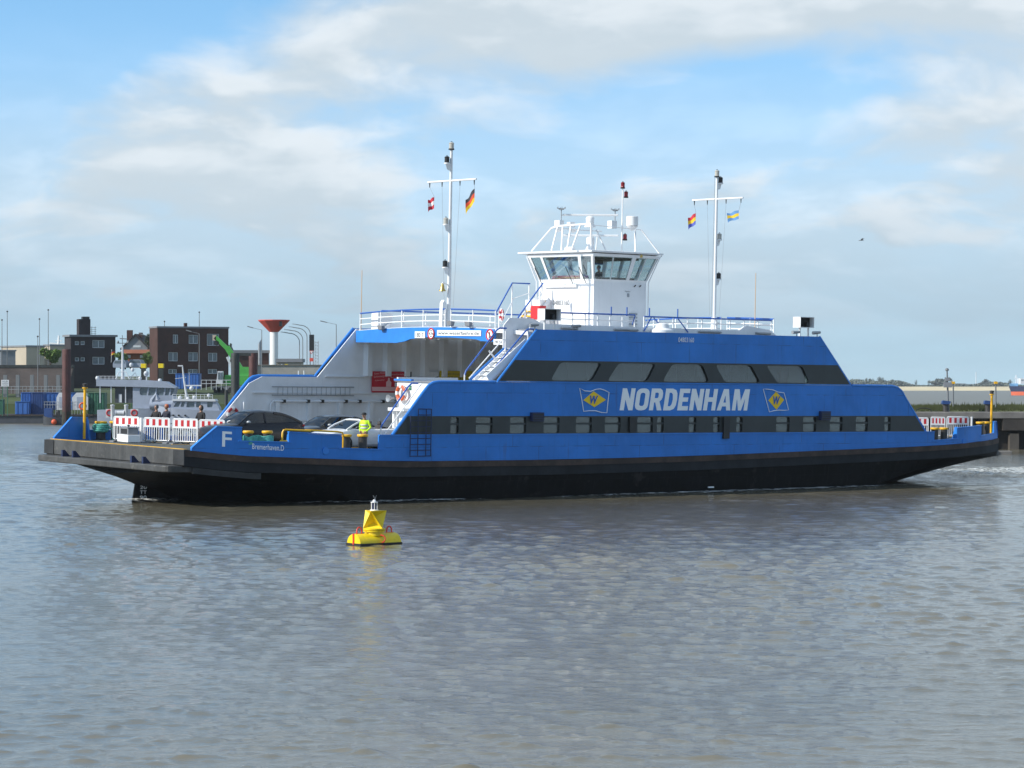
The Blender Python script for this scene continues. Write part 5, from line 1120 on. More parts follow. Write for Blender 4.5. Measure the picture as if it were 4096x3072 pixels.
        m = MB(); m.lathe([(.08 * k, -.06 * k), (.102 * k, -.01 * k), (.106 * k, .04 * k), (.09 * k, .10 * k), (.05 * k, .13 * k), (.001, .135 * k)], tuple(hp + Vector((.022 * k, 0, 0))), 14); m.build('beanie' if beanie else 'hair', beanie or 'hair', root, smooth=True)
    return root
def ship_m(x, y, z, rz=0.0): return SHIP_M @ Matrix.Translation((x, y, z)) @ Matrix.Rotation(rz, 4, 'Z')
crew = make_person('crewman in yellow high visibility jacket and dark cap beside the white convertible', ship_m(9.55, -6.35, deck_z(9.7) + .0, R(20)), 1.76, 'hivis', 'cloth_navy', 'pocket', cap='cloth_black')
for z in (1.10, 1.24):
    m = MB(); m.lathe([(.162, 0), (.168, .02), (.168, .045), (.162, .065)], (0, 0, z - .03), 18)
    m.v = [(x * .90, y * 1.16, q) for x, y, q in m.v]; m.build('reflective_band', 'reflective', crew, smooth=True)
make_person('person in black jacket and hood standing behind the middle bow barrier', ship_m(6.2, 2.2, deck_z(6) + .07, R(15)), 1.72, 'cloth_black', 'cloth_black', 'front', hood='cloth_black')
make_person('person in dark jacket with grey hair left of a companion behind the bow barriers', ship_m(3.9, 2.35, deck_z(4) + .07, R(25)), 1.70, 'cloth_black', 'cloth_black', 'bars', beanie='cloth_grey')
make_person('person with brownish orange cap standing close behind a companion on the bow', ship_m(4.5, 2.45, deck_z(4) + .07, R(10)), 1.72, 'cloth_navy', 'cloth_black', 'bars', beanie='hat_orange')
make_person('helmsman in dark clothes sitting behind the wheelhouse front corner window', ship_m(27.1, -1.55, 10.0, R(0)), 1.72, 'cloth_black', 'cloth_black', 'front', seated=True)

# bicycle of the couple at the barrier
def bicycle(p, rz, label):
    o = on_ship('bicycle', label, 'bicycle', p, rz)
    for x in (-.52, .52):
        m = MB(); m.ring((x, 0, .34), .33, .022, 'y', 22, 6); w = m.build('wheel', 'tyre', o, smooth=True)
        m = MB()
        for k in range(10): a = 2 * math.pi * k / 10; m.tube((x, 0, .34), (x + .32 * math.cos(a), 0, .34 + .32 * math.sin(a)), .004, n=4)
        m.build('spokes', 'galv', w)
    m = MB(); m.path([(.52, 0, .34), (.05, 0, .32), (.22, 0, .80), (.52, 0, .34)], .018, 6); m.path([(.05, 0, .32), (-.40, 0, .78), (.22, 0, .76)], .02, 6); m.path([(-.52, 0, .34), (-.42, 0, .70), (-.38, 0, .98)], .02, 6); m.build('frame', 'rail_blue', o, smooth=True)
    m = MB(); m.path([(-.30, -.28, 1.0), (-.38, -.12, 1.02), (-.38, .12, 1.02), (-.30, .28, 1.0)], .016, 6); m.build('handlebar', 'black_paint', o); m = MB(); m.ball((.24, 0, .90), (.14, .08, .035), 8); m.tube((.22, 0, .78), (.24, 0, .9), .016, n=6); m.build('saddle', 'black_rubber', o)
    m = MB(); m.ring((.05, 0, .32), .09, .012, 'y', 14, 5); m.tube((.05, -.1, .32), (.05, .1, .32), .012, n=5); m.build('crank', 'black_paint', o)
bicycle((3.6, 1.15, deck_z(3.6) + .07), R(-40), 'blue bicycle standing upright behind the bow barriers, wheels seen below them')
bicycle((4.6, -.1, deck_z(4.6) + .07), R(-48), 'bicycle behind the middle bow barrier, nearer the black car')

# ---------------------------------------------------------------- flags
def flag(label, p, w, h, sag, yaw, cols, extra=None):
    """cloth of n by m cells hanging from its hoist at p (ship axes); cols = material per horizontal band"""
    o = on_ship('flag', label, 'flag', p, yaw); nb = len(cols); nu = 10
    for bi, c in enumerate(cols):
        m = MB(); vs = []; rows = 4
        for r_ in range(rows + 1):
            t = (bi + r_ / rows) / nb
            for u in range(nu + 1):
                q = u / nu; x = w * q * (1 - .25 * sag) ; z = -h * t - sag * w * q ** 1.2 + .05 * math.sin(q * 7 + t * 3) * q; y = .09 * math.sin(q * 6.5 + t * 1.8) * (q + .1)
                vs.append((x * (1 - .15 * t), y, z))
        fs = [(r_ * (nu + 1) + u, r_ * (nu + 1) + u + 1, (r_ + 1) * (nu + 1) + u + 1, (r_ + 1) * (nu + 1) + u) for r_ in range(rows) for u in range(nu)]
        m.add(vs, fs); m.build('flag_band', c, o, smooth='full')
    return o
mat('fl_red', (.55, .03, .05), .7); mat('fl_white', (.75, .75, .76), .7); mat('fl_black', (.045, .042, .055), .7); mat('fl_orange', (.68, .08, .03), .7); mat('fl_gold', (.80, .52, .02), .7); mat('fl_blue', (.09, .12, .45), .7); mat('fl_sky', (.12, .28, .55), .7)
flag('small red and white striped flag hanging left of the forward mast', (18.85, 1.35, 14.45), .36, .56, .45, R(130), ['fl_red', 'fl_white', 'fl_red'])
flag('black red and gold flag hanging right of the forward mast', (18.85, -1.95, 14.75), .62, .64, .95, R(118), ['fl_black', 'fl_orange', 'fl_gold'])
flag('red yellow and blue flag hanging left of the aft mast', (36.45, 1.62, 14.50), .50, .60, .55, R(122), ['fl_red', 'fl_gold', 'fl_blue'])
flag('pale blue flag with a yellow middle hanging right of the aft mast', (36.45, -1.75, 14.55), .70, .46, .25, R(118), ['fl_sky', 'fl_gold', 'fl_sky'])
hl = MB()
for (x, y0, y1, z1) in ((18.85, 1.75, 1.35, 14.45), (18.85, -1.9, -1.95, 14.75), (36.45, 1.75, 1.62, 14.5), (36.45, -1.9, -1.75, 14.55)): hl.tube((x, y0, 14.95), (x, y1, z1), .008, n=4)
for x in (18.85, 36.45):
    for y in (.72, -.75): hl.tube((x, y, 14.95), (x, y * .5, 9), .006, n=4)
hl.build('halyards', 'galv', ferry)

# ---------------------------------------------------------------- buoy
B0 = at(1497, 2178, 85.7); B0.z = 0
buoy = thing('mooring_buoy', 'yellow buoy with red lifting loops and lantern floating before the ferry', 'buoy', B0, R(38))
def float_body():
    m = MB(); rings = []
    for x, s_ in ((-.82, .985), (-.80, 1.0), (0, 1.0), (.80, 1.0), (.82, .985)):
        rings.append([(x, .40 * s_ * math.cos(a), .02 + .36 * s_ * math.sin(a)) for a in [math.pi * k / 14 for k in range(15)]] + [(x, -.40 * s_, -.18), (x, .40 * s_, -.18)])
    m.loft(rings); return m
fb = float_body().build('float', 'signal_yellow', buoy, smooth=True)
m = MB(); m.box(-.84, .84, -.415, .415, -.2, .07); m.build('waterline_belt', 'black_rubber', fb)
def strap(x):
    m = MB(); pts = [(.405 * math.cos(a), .02 + .368 * math.sin(a)) for a in [math.pi * k / 14 for k in range(15)]]
    m.loft([[(x - .035, y, z) for y, z in pts] + [(x - .035, y * .97, z * .97) for y, z in reversed(pts)], [(x + .035, y, z) for y, z in pts] + [(x + .035, y * .97, z * .97) for y, z in reversed(pts)]]); mm = m.build('strap', 'buoy_red', buoy)
    return mm
mat('buoy_red', (.70, .035, .02), .4)
for x in (-.60, .60):
    m = MB(); m.path([(x - .10, 0, .36), (x - .095, 0, .50), (x - .05, 0, .57), (x, 0, .59), (x + .05, 0, .57), (x + .095, 0, .50), (x + .10, 0, .36)], .022, 8); m.box(x - .16, x + .16, -.04, .04, .37, .39); m.build('lifting_loop', 'buoy_red', buoy, smooth=True)
m = MB(); m.box(-.845, -.822, -.035, .035, .03, .385); m.build('end_strap', 'buoy_red', buoy)
m = MB(); m.path([(.05, -.40, .08), (.05, -.50, .12), (.09, -.52, .22), (.05, -.46, .31), (0, -.36, .33)], .02, 8); m.build('towing_loop', 'buoy_red', buoy)
m = MB(); m.lathe([(.33, .30), (.32, .42), (.37, .43), (.37, .46), (.33, .47), (.37, .49), (.37, .54), (.001, .54)], (0, 0, 0), 20); m.build('collar', 'signal_yellow', buoy, smooth=True)
# radar reflector top: twisted triangular plates
m = MB(); zb, zt = .54, 1.12; rb, rt = .38, .42
bot = [(rb * math.cos(a), rb * math.sin(a), zb) for a in [R(160 + 120 * k) for k in range(3)]]; top = [(rt * math.cos(a), rt * math.sin(a), zt) for a in [R(220 + 120 * k) for k in range(3)]]
c0 = (0, 0, .70); c1 = (0, 0, 1.06)
for k in range(3):
    a, b_ = bot[k], bot[(k + 1) % 3]; c, d = top[k], top[(k + 1) % 3]
    for tri in ((a, b_, c), (c, b_, d)):
        ctr = tuple((tri[0][i] + tri[1][i] + tri[2][i]) / 3 * (.22 if i < 2 else 1) for i in range(3))
        base = len(m.v); m.add([*tri, ctr], [(0, 1, 3), (1, 2, 3), (2, 0, 3)])
m.add(bot, [(0, 2, 1)]); m.add(top, [(0, 1, 2)]); m.build('radar_reflector', 'signal_yellow', buoy)
m = MB(); m.lathe([(.001, 1.12), (.14, 1.12), (.14, 1.15), (.10, 1.16), (.001, 1.16)], (0, 0, 0), 12); m.lathe([(.001, 1.38), (.12, 1.38), (.12, 1.405), (.05, 1.41), (.055, 1.45), (.03, 1.48), (.001, 1.48)], (0, 0, 0), 12)
for k in range(6): a = k * math.pi / 3; m.tube((.105 * math.cos(a), .105 * math.sin(a), 1.15), (.105 * math.cos(a), .105 * math.sin(a), 1.39), .012, n=5)
lan = m.build('lantern_cage', 'white_clean', buoy, smooth=True); m = MB(); m.tube((0, 0, 1.16), (0, 0, 1.38), .085, n=6); m.build('solar_panels', 'dark_blue', buoy)
m = MB()
for a in (.3, 1.9, 3.6): m.tube((.03, 0, 1.47), (.03 + .08 * math.cos(a), .08 * math.sin(a), 1.62), .004, n=4)
m.build('bird_spikes', 'galv', buoy)

# ------------------------------------------------------------------ harbour background
class BG:
    """a background thing: parts are modelled in world coordinates and hung under an Empty at the base"""
    def __init__(s, name, label, cat, base, rz=0.0, group=None):
        s.base = Vector(base); s.rz = rz; s.root = thing(name, label, cat, base, rz, group)
        s.inv = (Matrix.Translation(s.base) @ Matrix.Rotation(rz, 4, 'Z')).inverted()
    def part(s, name, mb, matname, parent=None, smooth=False, local=False):
        if not local: mb.xform(s.inv)
        return mb.build(name, matname, parent or s.root, smooth)
def slab(mb, u0, u1, v0, v1, Y, d):
    a = at(u0, v1, Y); b = at(u1, v0, Y); return mb.box(a.x, b.x, Y, Y + d, a.z, b.z)
mat('brick_dark', (0.026, 0.020, 0.024), .85, var=.25, vscale=.6); mat('brick_red', (0.060, 0.026, 0.020), .85, var=.25, vscale=.6); mat('win_frame', (.55, .58, .60), .5); mat('win_glass', (.10, .13, .15), .12, spec=.8)
mat('beige', (.42, .36, .28), .8, var=.08, vscale=.2); mat('roof_grey', (.20, .21, .23), .7, var=.1); mat('roof_orange', (.26, .085, .035), .8, var=.2, vscale=.5); mat('pile_brown', (.075, .026, .024), .75, var=.35, vscale=.6, streak=.5); mat('pile_dark', (.022, .028, .028), .7, var=.3); mat('pile_foot', (.03, .028, .02), .8, var=.4)
mat('cont_blue', (.03, .12, .38), .5, var=.12, vscale=.6); mat('cont_dblue', (.02, .06, .20), .5, var=.12); mat('cont_green', (.03, .13, .075), .5, var=.12); mat('boat_grey', (.30, .34, .42), .45, var=.06); mat('boat_white', (.55, .57, .60), .45); mat('boat_dark', (.05, .055, .065), .5, var=.2)
mat('crane_green', (.06, .32, .05), .45, var=.1); mat('tower_red', (.66, .085, .06), .55, var=.08, vscale=.3); mat('post_grey', (.16, .17, .18), .6); mat('leaf_light', (.10, .17, .022), .7, var=.35, vscale=.8); mat('leaf_dark', (.03, .05, .02), .7, var=.35, vscale=.8); mat('leaf_far_hazed', (.10, .12, .10), .8, var=.3, vscale=.1); mat('bark', (.06, .045, .035), .9)  # far leaves lightened: part of the distance haze is put into their colour
mat('orange_ball', (.62, .09, .03), .5); mat('sign_white', (.72, .74, .76), .5); mat('pier_brown', (.075, .065, .055), .85, var=.3, vscale=.5, streak=.4); mat('sheet_pile', (.045, .038, .033), .8, var=.4, vscale=.5, streak=.5)

def building(name, label, u_corner, u_left, u_right, v_top, v_base, Y, alpha, wall, wins, roofh=.35, over=.3, frame=True):
    """block seen over its left corner; wins = (u0, u1, v0, v1, n_mullions) on the front"""
    c0 = at(u_corner, v_base, Y); zt = at(0, v_top, Y).z - c0.z; ca, sa = math.cos(alpha), math.sin(alpha)
    def fs(u): t = (u - 2048) / 10400; return (t * Y - c0.x) / (ca - t * sa)
    t2 = (u_left - 2048) / 10400; dep = (t2 * Y - c0.x) / (-sa - t2 * ca); W = fs(u_right)
    g = BG(name, label, 'building', c0, alpha); sc = lambda s_: (Y + s_ * sa) / 10400
    hs = []; ws = []
    for u0, u1, v0, v1, n in wins:
        a, b_ = fs(u0), fs(u1); k = sc((a + b_) / 2); z0, z1 = CAM_H + (1540 - v1) * k - c0.z, CAM_H + (1540 - v0) * k - c0.z; hs.append([(a, z0), (b_, z0), (b_, z1), (a, z1)]); ws.append((a, b_, z0, z1, n))
    m = MB(); m.prism([(0, 0), (W, 0), (W, zt), (0, zt)], 0, .3, 'y', hs); m.box(0, .3, .301, dep, 0, zt); m.box(W - .3, W, .301, dep, 0, zt); m.box(.301, W - .301, dep - .3, dep, 0, zt); w = g.part('wall', m, wall, local=True)
    m = MB(); m.box(-over, W + over, -over, dep + over, zt, zt + roofh); g.part('roof', m, 'roof_grey', local=True)
    for a, b_, z0, z1, n in ws:
        m = MB(); t = .09; m.box(a, a + t, .08, .16, z0, z1); m.box(b_ - t, b_, .08, .16, z0, z1); m.box(a + t, b_ - t, .08, .16, z0, z0 + t); m.box(a + t, b_ - t, .08, .16, z1 - t, z1)
        for q in range(n): x = a + (b_ - a) * (q + 1) / (n + 1); m.box(x - .05, x + .05, .08, .16, z0 + t, z1 - t)
        wo = g.part('window', m, 'win_frame', local=True); m = MB(); m.box(a + .02, b_ - .02, .17, .19, z0 + .02, z1 - .02); g.part('window_glass', m, 'win_glass', wo, local=True)
    m = MB(); m.box(.31, W - .31, 1.2, 1.3, 0, zt - .05); g.part('inner_wall', m, 'interior_dark', local=True)
    return g, W, dep, zt, fs, c0
YB = 445
g, W, dep, zt, fs, c0 = building('harbour_office', 'dark brown two storey harbour block with tall chimney, behind the rust red pile', 283, 258, 462, 1347, 1560, YB, R(24), 'brick_dark', [(300, 316, 1365, 1380, 0), (323, 339, 1365, 1380, 0), (370, 418, 1361, 1392, 1), (300, 316, 1430, 1445, 0), (323, 339, 1430, 1445, 0), (370, 418, 1428, 1458, 1)])
m = MB(); a, b_ = fs(322), fs(368); m.box(a, b_, 1, 2.6, zt + .36, zt + .36 + 2.7); st_ = g.part('chimney', m, 'brick_dark', local=True); m = MB(); m.box(a + .7, b_ - .1, 1.2, 2.2, zt + 3.061, zt + 3.5); g.part('chimney_pot', m, 'black_paint', st_, local=True)
m = MB(); a = fs(376)
for k in range(2): m.tube((a + k * .6, 1.5, zt + .35), (a + k * .6, 1.5, zt + 1.8), .04, n=5)
for k in range(4): m.tube((a - .2, 1.5, zt + .6 + k * .35), (a + .8, 1.5, zt + .6 + k * .35), .03, n=5)
g.part('roof_aerial', m, 'post_grey', local=True)
g, W, dep, zt, fs, c0 = building('office_building', 'reddish brown three storey brick building left of the red and white tower', 630, 598, 914, 1312, 1562, YB, R(24), 'brick_red',
    [(692, 712, 1339, 1374, 1), (755, 792, 1340, 1375, 1), (828, 876, 1336, 1383, 1), (674, 711, 1410, 1445, 1), (754, 791, 1410, 1445, 1), (833, 869, 1412, 1446, 1), (674, 707, 1477, 1495, 1), (752, 790, 1477, 1495, 1), (832, 868, 1477, 1495, 1)], .3, .12)
m = MB(); m.box(fs(752), fs(763), 2, 2.6, zt + .3, zt + .95); g.part('chimney', m, 'brick_red', local=True)
building('low_brick_building', 'low flat brown brick building between the mooring piles and the tower', 935, 932, 1076, 1412, 1500, 470, R(10), 'brick_red', [], .5, .4)
building('storage_hall', 'large beige hall with pale walls at far left of the harbour', 105, 4, 178, 1388, 1470, 640, R(40), 'beige', [], .4, .2)
building('storage_hall', 'second beige hall end, right of the larger hall and left of tree', 200, 176, 262, 1384, 1470, 650, R(40), 'beige', [], .4, .2)
building('grey_shed', 'low grey shed at the left picture edge behind lamp poles', 2, -60, 62, 1405, 1470, 560, R(15), 'roof_grey', [], .3, .2)

# gable house with chimney
def gable(name, label, u0, u1, v_ridge, v_eave, v_base, Y, d, wall, roofm):
    a = at(u0, v_base, Y); b_ = at(u1, v_base, Y); ze = at(0, v_eave, Y).z; zr = at(0, v_ridge, Y).z; g = BG(name, label, 'house', ((a.x + b_.x) / 2, Y, a.z)); c = (a.x + b_.x) / 2
    m = MB(); m.prism([(a.x, a.z), (b_.x, a.z), (b_.x, ze), (c, zr), (a.x, ze)], Y, Y + d, 'y'); g.part('wall', m, wall)
    for s_, e in ((-1, a.x), (1, b_.x)):
        m = MB(); m.loft([[(e + s_ * .5, y, ze - .4), (c, y, zr + .05), (c, y, zr + .35), (e + s_ * .5, y, ze - .1)] for y in (Y - .4, Y + d + .4)]); ro = g.part('roof', m, roofm)
    m = MB(); m.box(c - 2.0, c - .9, Y + 2, Y + 3, zr - 1.6, zr + 1.1); m.box(c + .4, c + 1.1, Y + 2, Y + 3, zr - .8, zr + .6); g.part('chimney', m, 'brick_red', ro)
    m = MB(); m.box(c - .4, c + 1.1, Y - .06, Y, ze + .1, ze + .5); g.part('window', m, 'win_frame'); return g
gable('gable_house', 'grey gabled house with brown chimneys between the two brown buildings', 492, 590, 1342, 1392, 1440, 520, 14, 'roof_grey', 'brick_dark')
gb = BG('brick_terrace', 'low orange brick and tile building under the gabled house', 'house', at(545, 1470, 490))
m = MB(); slab(m, 485, 605, 1412, 1470, 490, 9); w_ = gb.part('wall', m, 'roof_orange'); m = MB(); a = at(480, 1414, 489); b_ = at(608, 1398, 489); m.prism([(488.5, a.z), (500, a.z), (497, b_.z), (492, b_.z)], a.x, b_.x, 'x'); gb.part('roof', m, 'roof_orange')
for u in (510, 560): m = MB(); slab(m, u, u + 12, 1420, 1432, 489.8, .19); gb.part('window', m, 'win_frame')

# tower: white shaft, red eight-sided funnel
g = BG('water_tower', 'white round tower with red funnel shaped top', 'tower', at(1096, 1500, 470))
c = at(1096, 1500, 470); z0 = c.z; z1 = at(0, 1328, 470).z; zt = at(0, 1280, 470).z; k = 470 / 10400
m = MB(); m.lathe([(16.5 * k, z0), (16.5 * k, z1)], (c.x, c.y, 0), 24); g.part('shaft', m, 'white_clean', smooth=True)
m = MB(); m.lathe([(19 * k, z1), (63 * k, zt - .15), (63 * k, zt), (.01, zt)], (c.x, c.y, 0), 12); top_ = g.part('funnel_head', m, 'tower_red')
m = MB(); m.box(c.x + 26 * k, c.x + 36 * k, c.y - 2.45, c.y - 1.6, zt - 1.2, zt - .3); g.part('hatch', m, 'black_paint', top_)
g = BG('vent_stack', 'pale grey slanted-top stack between piles and white tower', 'stack', at(1039, 1500, 462)); c = at(1039, 1500, 462); m = MB(); r_ = 6.5 * 462 / 10400
m.lathe([(r_, c.z), (r_, at(0, 1368, 462).z)], (c.x, c.y, 0), 12); n_ = len(m.v); m.v = [(x, y, z + (x - c.x) * 1.6 if z > c.z + 1 else z) for x, y, z in m.v]; g.part('stack_tube', m, 'galv', smooth=True)

g = BG('ship_mast', 'white mast and radar arms of a ship hidden left of the dark brown building', 'mast', at(235, 1440, 720)); m = MB(); m.path([at(240, 1440, 720), at(234, 1400, 720), at(235, 1342, 720)], [.9, .5, .2], 8); ms_ = g.part('mast', m, 'white_clean', smooth=True); m = MB(); m.beam(at(198, 1373, 720), at(262, 1377, 720), .5, .4); m.beam(at(222, 1363, 720), at(247, 1364, 720), .4, .3); m.beam(at(221, 1390, 720), at(240, 1394, 720), .4, .5); g.part('radar_arm', m, 'white_clean', ms_)
# lamps and poles
def lamp(label, u, v_top, v_base, Y, style, rt=.05, du=0):
    b_ = at(u, v_base, Y); t = at(u, v_top, Y); g = BG('lamp_post', label, 'lamp post', b_, 0, 'harbour lamp posts'); k = Y / 10400
    m = MB()
    if style == 'arc':
        pts = [(b_.x, Y, b_.z), (b_.x, Y, t.z - 18 * k * 2.2)]; R_ = 1.9
        for q in range(1, 7): a = R(90 * q / 6); pts.append((b_.x - R_ * (1 - math.cos(a)) * 1.0, Y, t.z - 40 * k + 40 * k * math.sin(a) * .9))
        pts.append((b_.x - R_ - 1.0, Y, t.z)); m.path(pts, .075, 6); e = pts[-1]; g.part('post', m, 'post_grey', smooth=True); m = MB(); m.beam((e[0] - .5, Y, e[2] + .04), (e[0] + .3, Y, e[2] - .04), .2, .12); g.part('lamp_head', m, 'galv')
    elif style == 'arm':
        m.tube(b_, t, .085, .06, 6); m.beam(t, (t.x + du * k, Y, t.z + 12 * k), .06, .06); g.part('post', m, 'post_grey', smooth=True); m = MB(); m.beam((t.x + du * k * .65, Y, t.z + 8 * k), (t.x + du * k * 1.1, Y, t.z + 14 * k), .3, .16); g.part('lamp_head', m, 'post_grey')
    else:
        m.tube(b_, t, .085, .05, 6); g.part('post', m, 'post_grey', smooth=True); m = MB(); m.lathe([(.001, -.1), (.14, -.06), (.16, .06), (.08, .16), (.001, .18)], (t.x, t.y, t.z), 10); g.part('lamp_head', m, 'bollard_black')
for a in [('thin lamp pole nearest the left picture edge', 8, 1281, 1470, 440, 'ball'), ('tallest bare pole near the left edge, before the beige hall', 29, 1247, 1470, 440, 'ball'), ('short dark-headed pole left of the green tree', 151, 1347, 1560, 405, 'ball'),
          ('slender lamp pole just right of the short dark-headed pole', 158, 1277, 1470, 440, 'ball'), ('tall lamp pole before the second beige hall, left of brown building', 193, 1241, 1470, 440, 'ball'),
          ('small pole on the roof line behind the left end of the red brown building', 658, 1287, 1330, 470, 'ball'), ('lamp pole rising behind the middle of the red brown building', 797, 1250, 1330, 470, 'ball')]: lamp(*a)
lamp('lamp post with left-pointing arm before the red brown building', 797, 1335, 1540, 425, 'arm', du=-48); lamp('lamp post with left-pointing arm just left of the white tower', 1047, 1320, 1515, 440, 'arm', du=-52); lamp('lamp post with arm standing behind the ferry portal', 1345, 1298, 1500, 440, 'arm', du=-58)
lamp('lamp post arm before gabled house roof', 600, 1348, 1470, 460, 'arm', du=-40)
AL = ['curved lamp post nearest the white tower', 'second curved lamp post right of the tower', 'third curved lamp post right of the tower', 'curved lamp post closest to the black signal board']
for k_, (u, v) in enumerate(((1198, 1329), (1211, 1319), (1228, 1308), (1241, 1297))): lamp(AL[k_], u, v, 1470, 470 + k_ * 6, 'arc')
# signal board
g = BG('signal_board', 'tall black signal board on a frame right of the curved lamps', 'signal', at(1246, 1470, 455)); m = MB(); slab(m, 1237, 1256, 1339, 1403, 455, .5); g.part('board', m, 'black_paint')
m = MB()
for u in (1240, 1253): a = at(u, 1470, 455.3); b_ = at(u, 1403, 455.3); m.tube(a, b_, .07, n=6)
g.part('board_legs', m, 'post_grey'); m = MB(); a = at(1246, 1403, 454.8); m.prism([(a.x - .38, a.z - .02), (a.x + .38, a.z - .02), (a.x, a.z - .65)], 454.75, 454.8, 'y'); g.part('yield_sign', m, 'tower_red'); m = MB(); m.prism([(a.x - .24, a.z - .09), (a.x + .24, a.z - .09), (a.x, a.z - .5)], 454.70, 454.74, 'y'); g.part('yield_sign_face', m, 'sign_white'); m = MB(); slab(m, 1238, 1253, 1432, 1446, 454.7, .1); g.part('lower_sign', m, 'tower_red')
g = BG('lattice_frame', 'grey scaffold-like lattice frame right of the black signal board', 'frame', at(1266, 1470, 458)); m = MB()
for u in (1260, 1273):
    for d_ in (0, .8): a = at(u, 1470, 458 + d_); b_ = at(u, 1365, 458 + d_); m.tube(a, b_, .05, n=5)
for k_ in range(8): v = 1370 + k_ * 13; m.tube(at(1260, v, 458), at(1273, v, 458), .04, n=5); m.tube(at(1260, v + 12, 458), at(1273, v, 458), .03, n=5)
g.part('lattice', m, 'galv')
# long low wall and shed by the tower
g = BG('dike_wall', 'long pale concrete wall on the dike below the tower', 'wall', at(1150, 1495, 452)); m = MB(); slab(m, 1030, 1420, 1462, 1497, 452, .5); g.part('wall_face', m, 'concrete')
m = MB(); slab(m, 1026, 1424, 1459, 1462, 451.8, .9); g.part('wall_coping', m, 'quay_cap')
g = BG('flat_shed', 'beige flat shed with grey-green roof right of the white tower', 'shed', at(1160, 1495, 456)); m = MB(); slab(m, 1105, 1205, 1449, 1480, 456, 5); g.part('wall', m, 'beige'); m = MB(); slab(m, 1102, 1210, 1435, 1449, 455.7, 5.6); g.part('roof', m, 'roof_grey'); m = MB(); slab(m, 1124, 1129, 1457, 1480, 455.9, .09); g.part('door_strip', m, 'sign_white'); m = MB(); slab(m, 1138, 1152, 1456, 1466, 455.9, .09); g.part('notice', m, 'signal_yellow')
PL = ['white marker post left of the pair above the ferry wall', 'white marker post right of the pair above the ferry wall']
for k_, u in enumerate((1194, 1216)): g = BG('marker_post', PL[k_], 'post', at(u, 1512, 420)); a = at(u, 1512, 420); m = MB(); m.tube((a.x, a.y, a.z - .6), (a.x, a.y, at(0, 1483, 420).z), .09, n=8); g.part('post', m, 'sign_white')

# vegetation
def tree(label, u, v_mid, ru, rv, v_base, Y, leafm, n=420, group='harbour trees', seed=1, cat='tree'):
    rnd = random.Random(seed); k = Y / 10400; c = at(u, v_mid, Y); b_ = at(u, v_base, Y); rx, rz_ = ru * k, rv * k
    g = BG('leafy_tree', label, cat, b_, 0, group)
    m = MB(); m.path([b_, (b_.x + .1, Y, (b_.z + c.z) / 2), (c.x, Y, c.z + rz_ * .4)], [.05 * rx + .1, .04 * rx + .07, .03], 7)
    for q in range(5): a = rnd.uniform(0, 6.28); m.path([(b_.x + .1, Y, (b_.z + c.z) / 2 + .1 * q * rz_), (c.x + rx * .6 * math.cos(a), Y + rx * .6 * math.sin(a), c.z + rz_ * rnd.uniform(-.3, .6))], [.06, .02], 5)
    g.part('trunk', m, 'bark', smooth=True)
    lobes = [(c + Vector((rnd.uniform(-.65, .65) * rx, rnd.uniform(-.5, .5) * rx, rnd.uniform(-.6, .65) * rz_)), rnd.uniform(.35, .55)) for _ in range(9)]; m = MB(); s = max(.13, .12 * rx)
    for _ in range(n):
        lc, lr = rnd.choice(lobes); d = Vector((rnd.gauss(0, 1), rnd.gauss(0, 1), rnd.gauss(0, 1))).normalized() * rnd.uniform(.55, 1.05) * lr; p = lc + Vector((d.x * rx, d.y * rx, d.z * rz_))
        a = Vector((rnd.gauss(0, 1), rnd.gauss(0, 1), rnd.gauss(0, 1))).normalized(); e = a.orthogonal().normalized(); q = s * rnd.uniform(.6, 1.3)
        m.add([p - a * q, p + e * q * .6, p + a * q, p - e * q * .6], [(0, 1, 2, 3)])
    m2 = m; m2.xform(g.inv); me = m2.mesh('crown', leafm, recalc=False); o = bpy.data.objects.new('crown', me); COL.objects.link(o); o.parent = g.root
for i, a in enumerate([('bright green bushy tree left of the dark brown building', 200, 1430, 44, 36, 1480, 430, 'leaf_light', 1800), ('green shrubbery right of the dark brown building under gabled house', 483, 1432, 32, 22, 1475, 432, 'leaf_light', 1200), ('green tree touching the left corner of the red brown building', 585, 1432, 24, 28, 1475, 440, 'leaf_light', 1000), ('dark tree between gabled house and red brown building', 590, 1360, 14, 25, 1420, 500, 'leaf_dark', 700), ('dark narrow tree showing at right end of the red brown building', 922, 1395, 12, 22, 1450, 500, 'leaf_dark', 700)]): tree(*a, seed=i + 3)
FT = ['hazy tree clump on far bank just right of the upper blue house', 'second hazy clump on the far bank, beside a taller one', 'largest rounded hazy tree on the far bank left of the signal post', 'low hazy bushes on the far beach edge', 'slim hazy poplar on the far bank', 'small slim hazy tree left of the long grove', 'long hazy grove behind the black signal boards', 'hazy rounded trees right of the white far buildings', 'low hazy grove near the right picture edge', 'darker hazy clump before the freighter bow', 'distant hazy tree over the blue side house end']
for i, (u, vm, ru, rv) in enumerate(((3463, 1530, 10, 16), (3487, 1530, 14, 18), (3522, 1530, 16, 24), (3570, 1542, 30, 8), (3663, 1530, 6, 18), (3717, 1534, 7, 14), (3765, 1531, 45, 17), (3940, 1534, 22, 18), (4010, 1540, 34, 12), (4040, 1533, 10, 17), (3440, 1542, 30, 8))): tree(FT[i], u, vm, ru, rv, 1552, 2620 + 12 * i, 'leaf_far_hazed', 700, 'far bank trees', 40 + i)

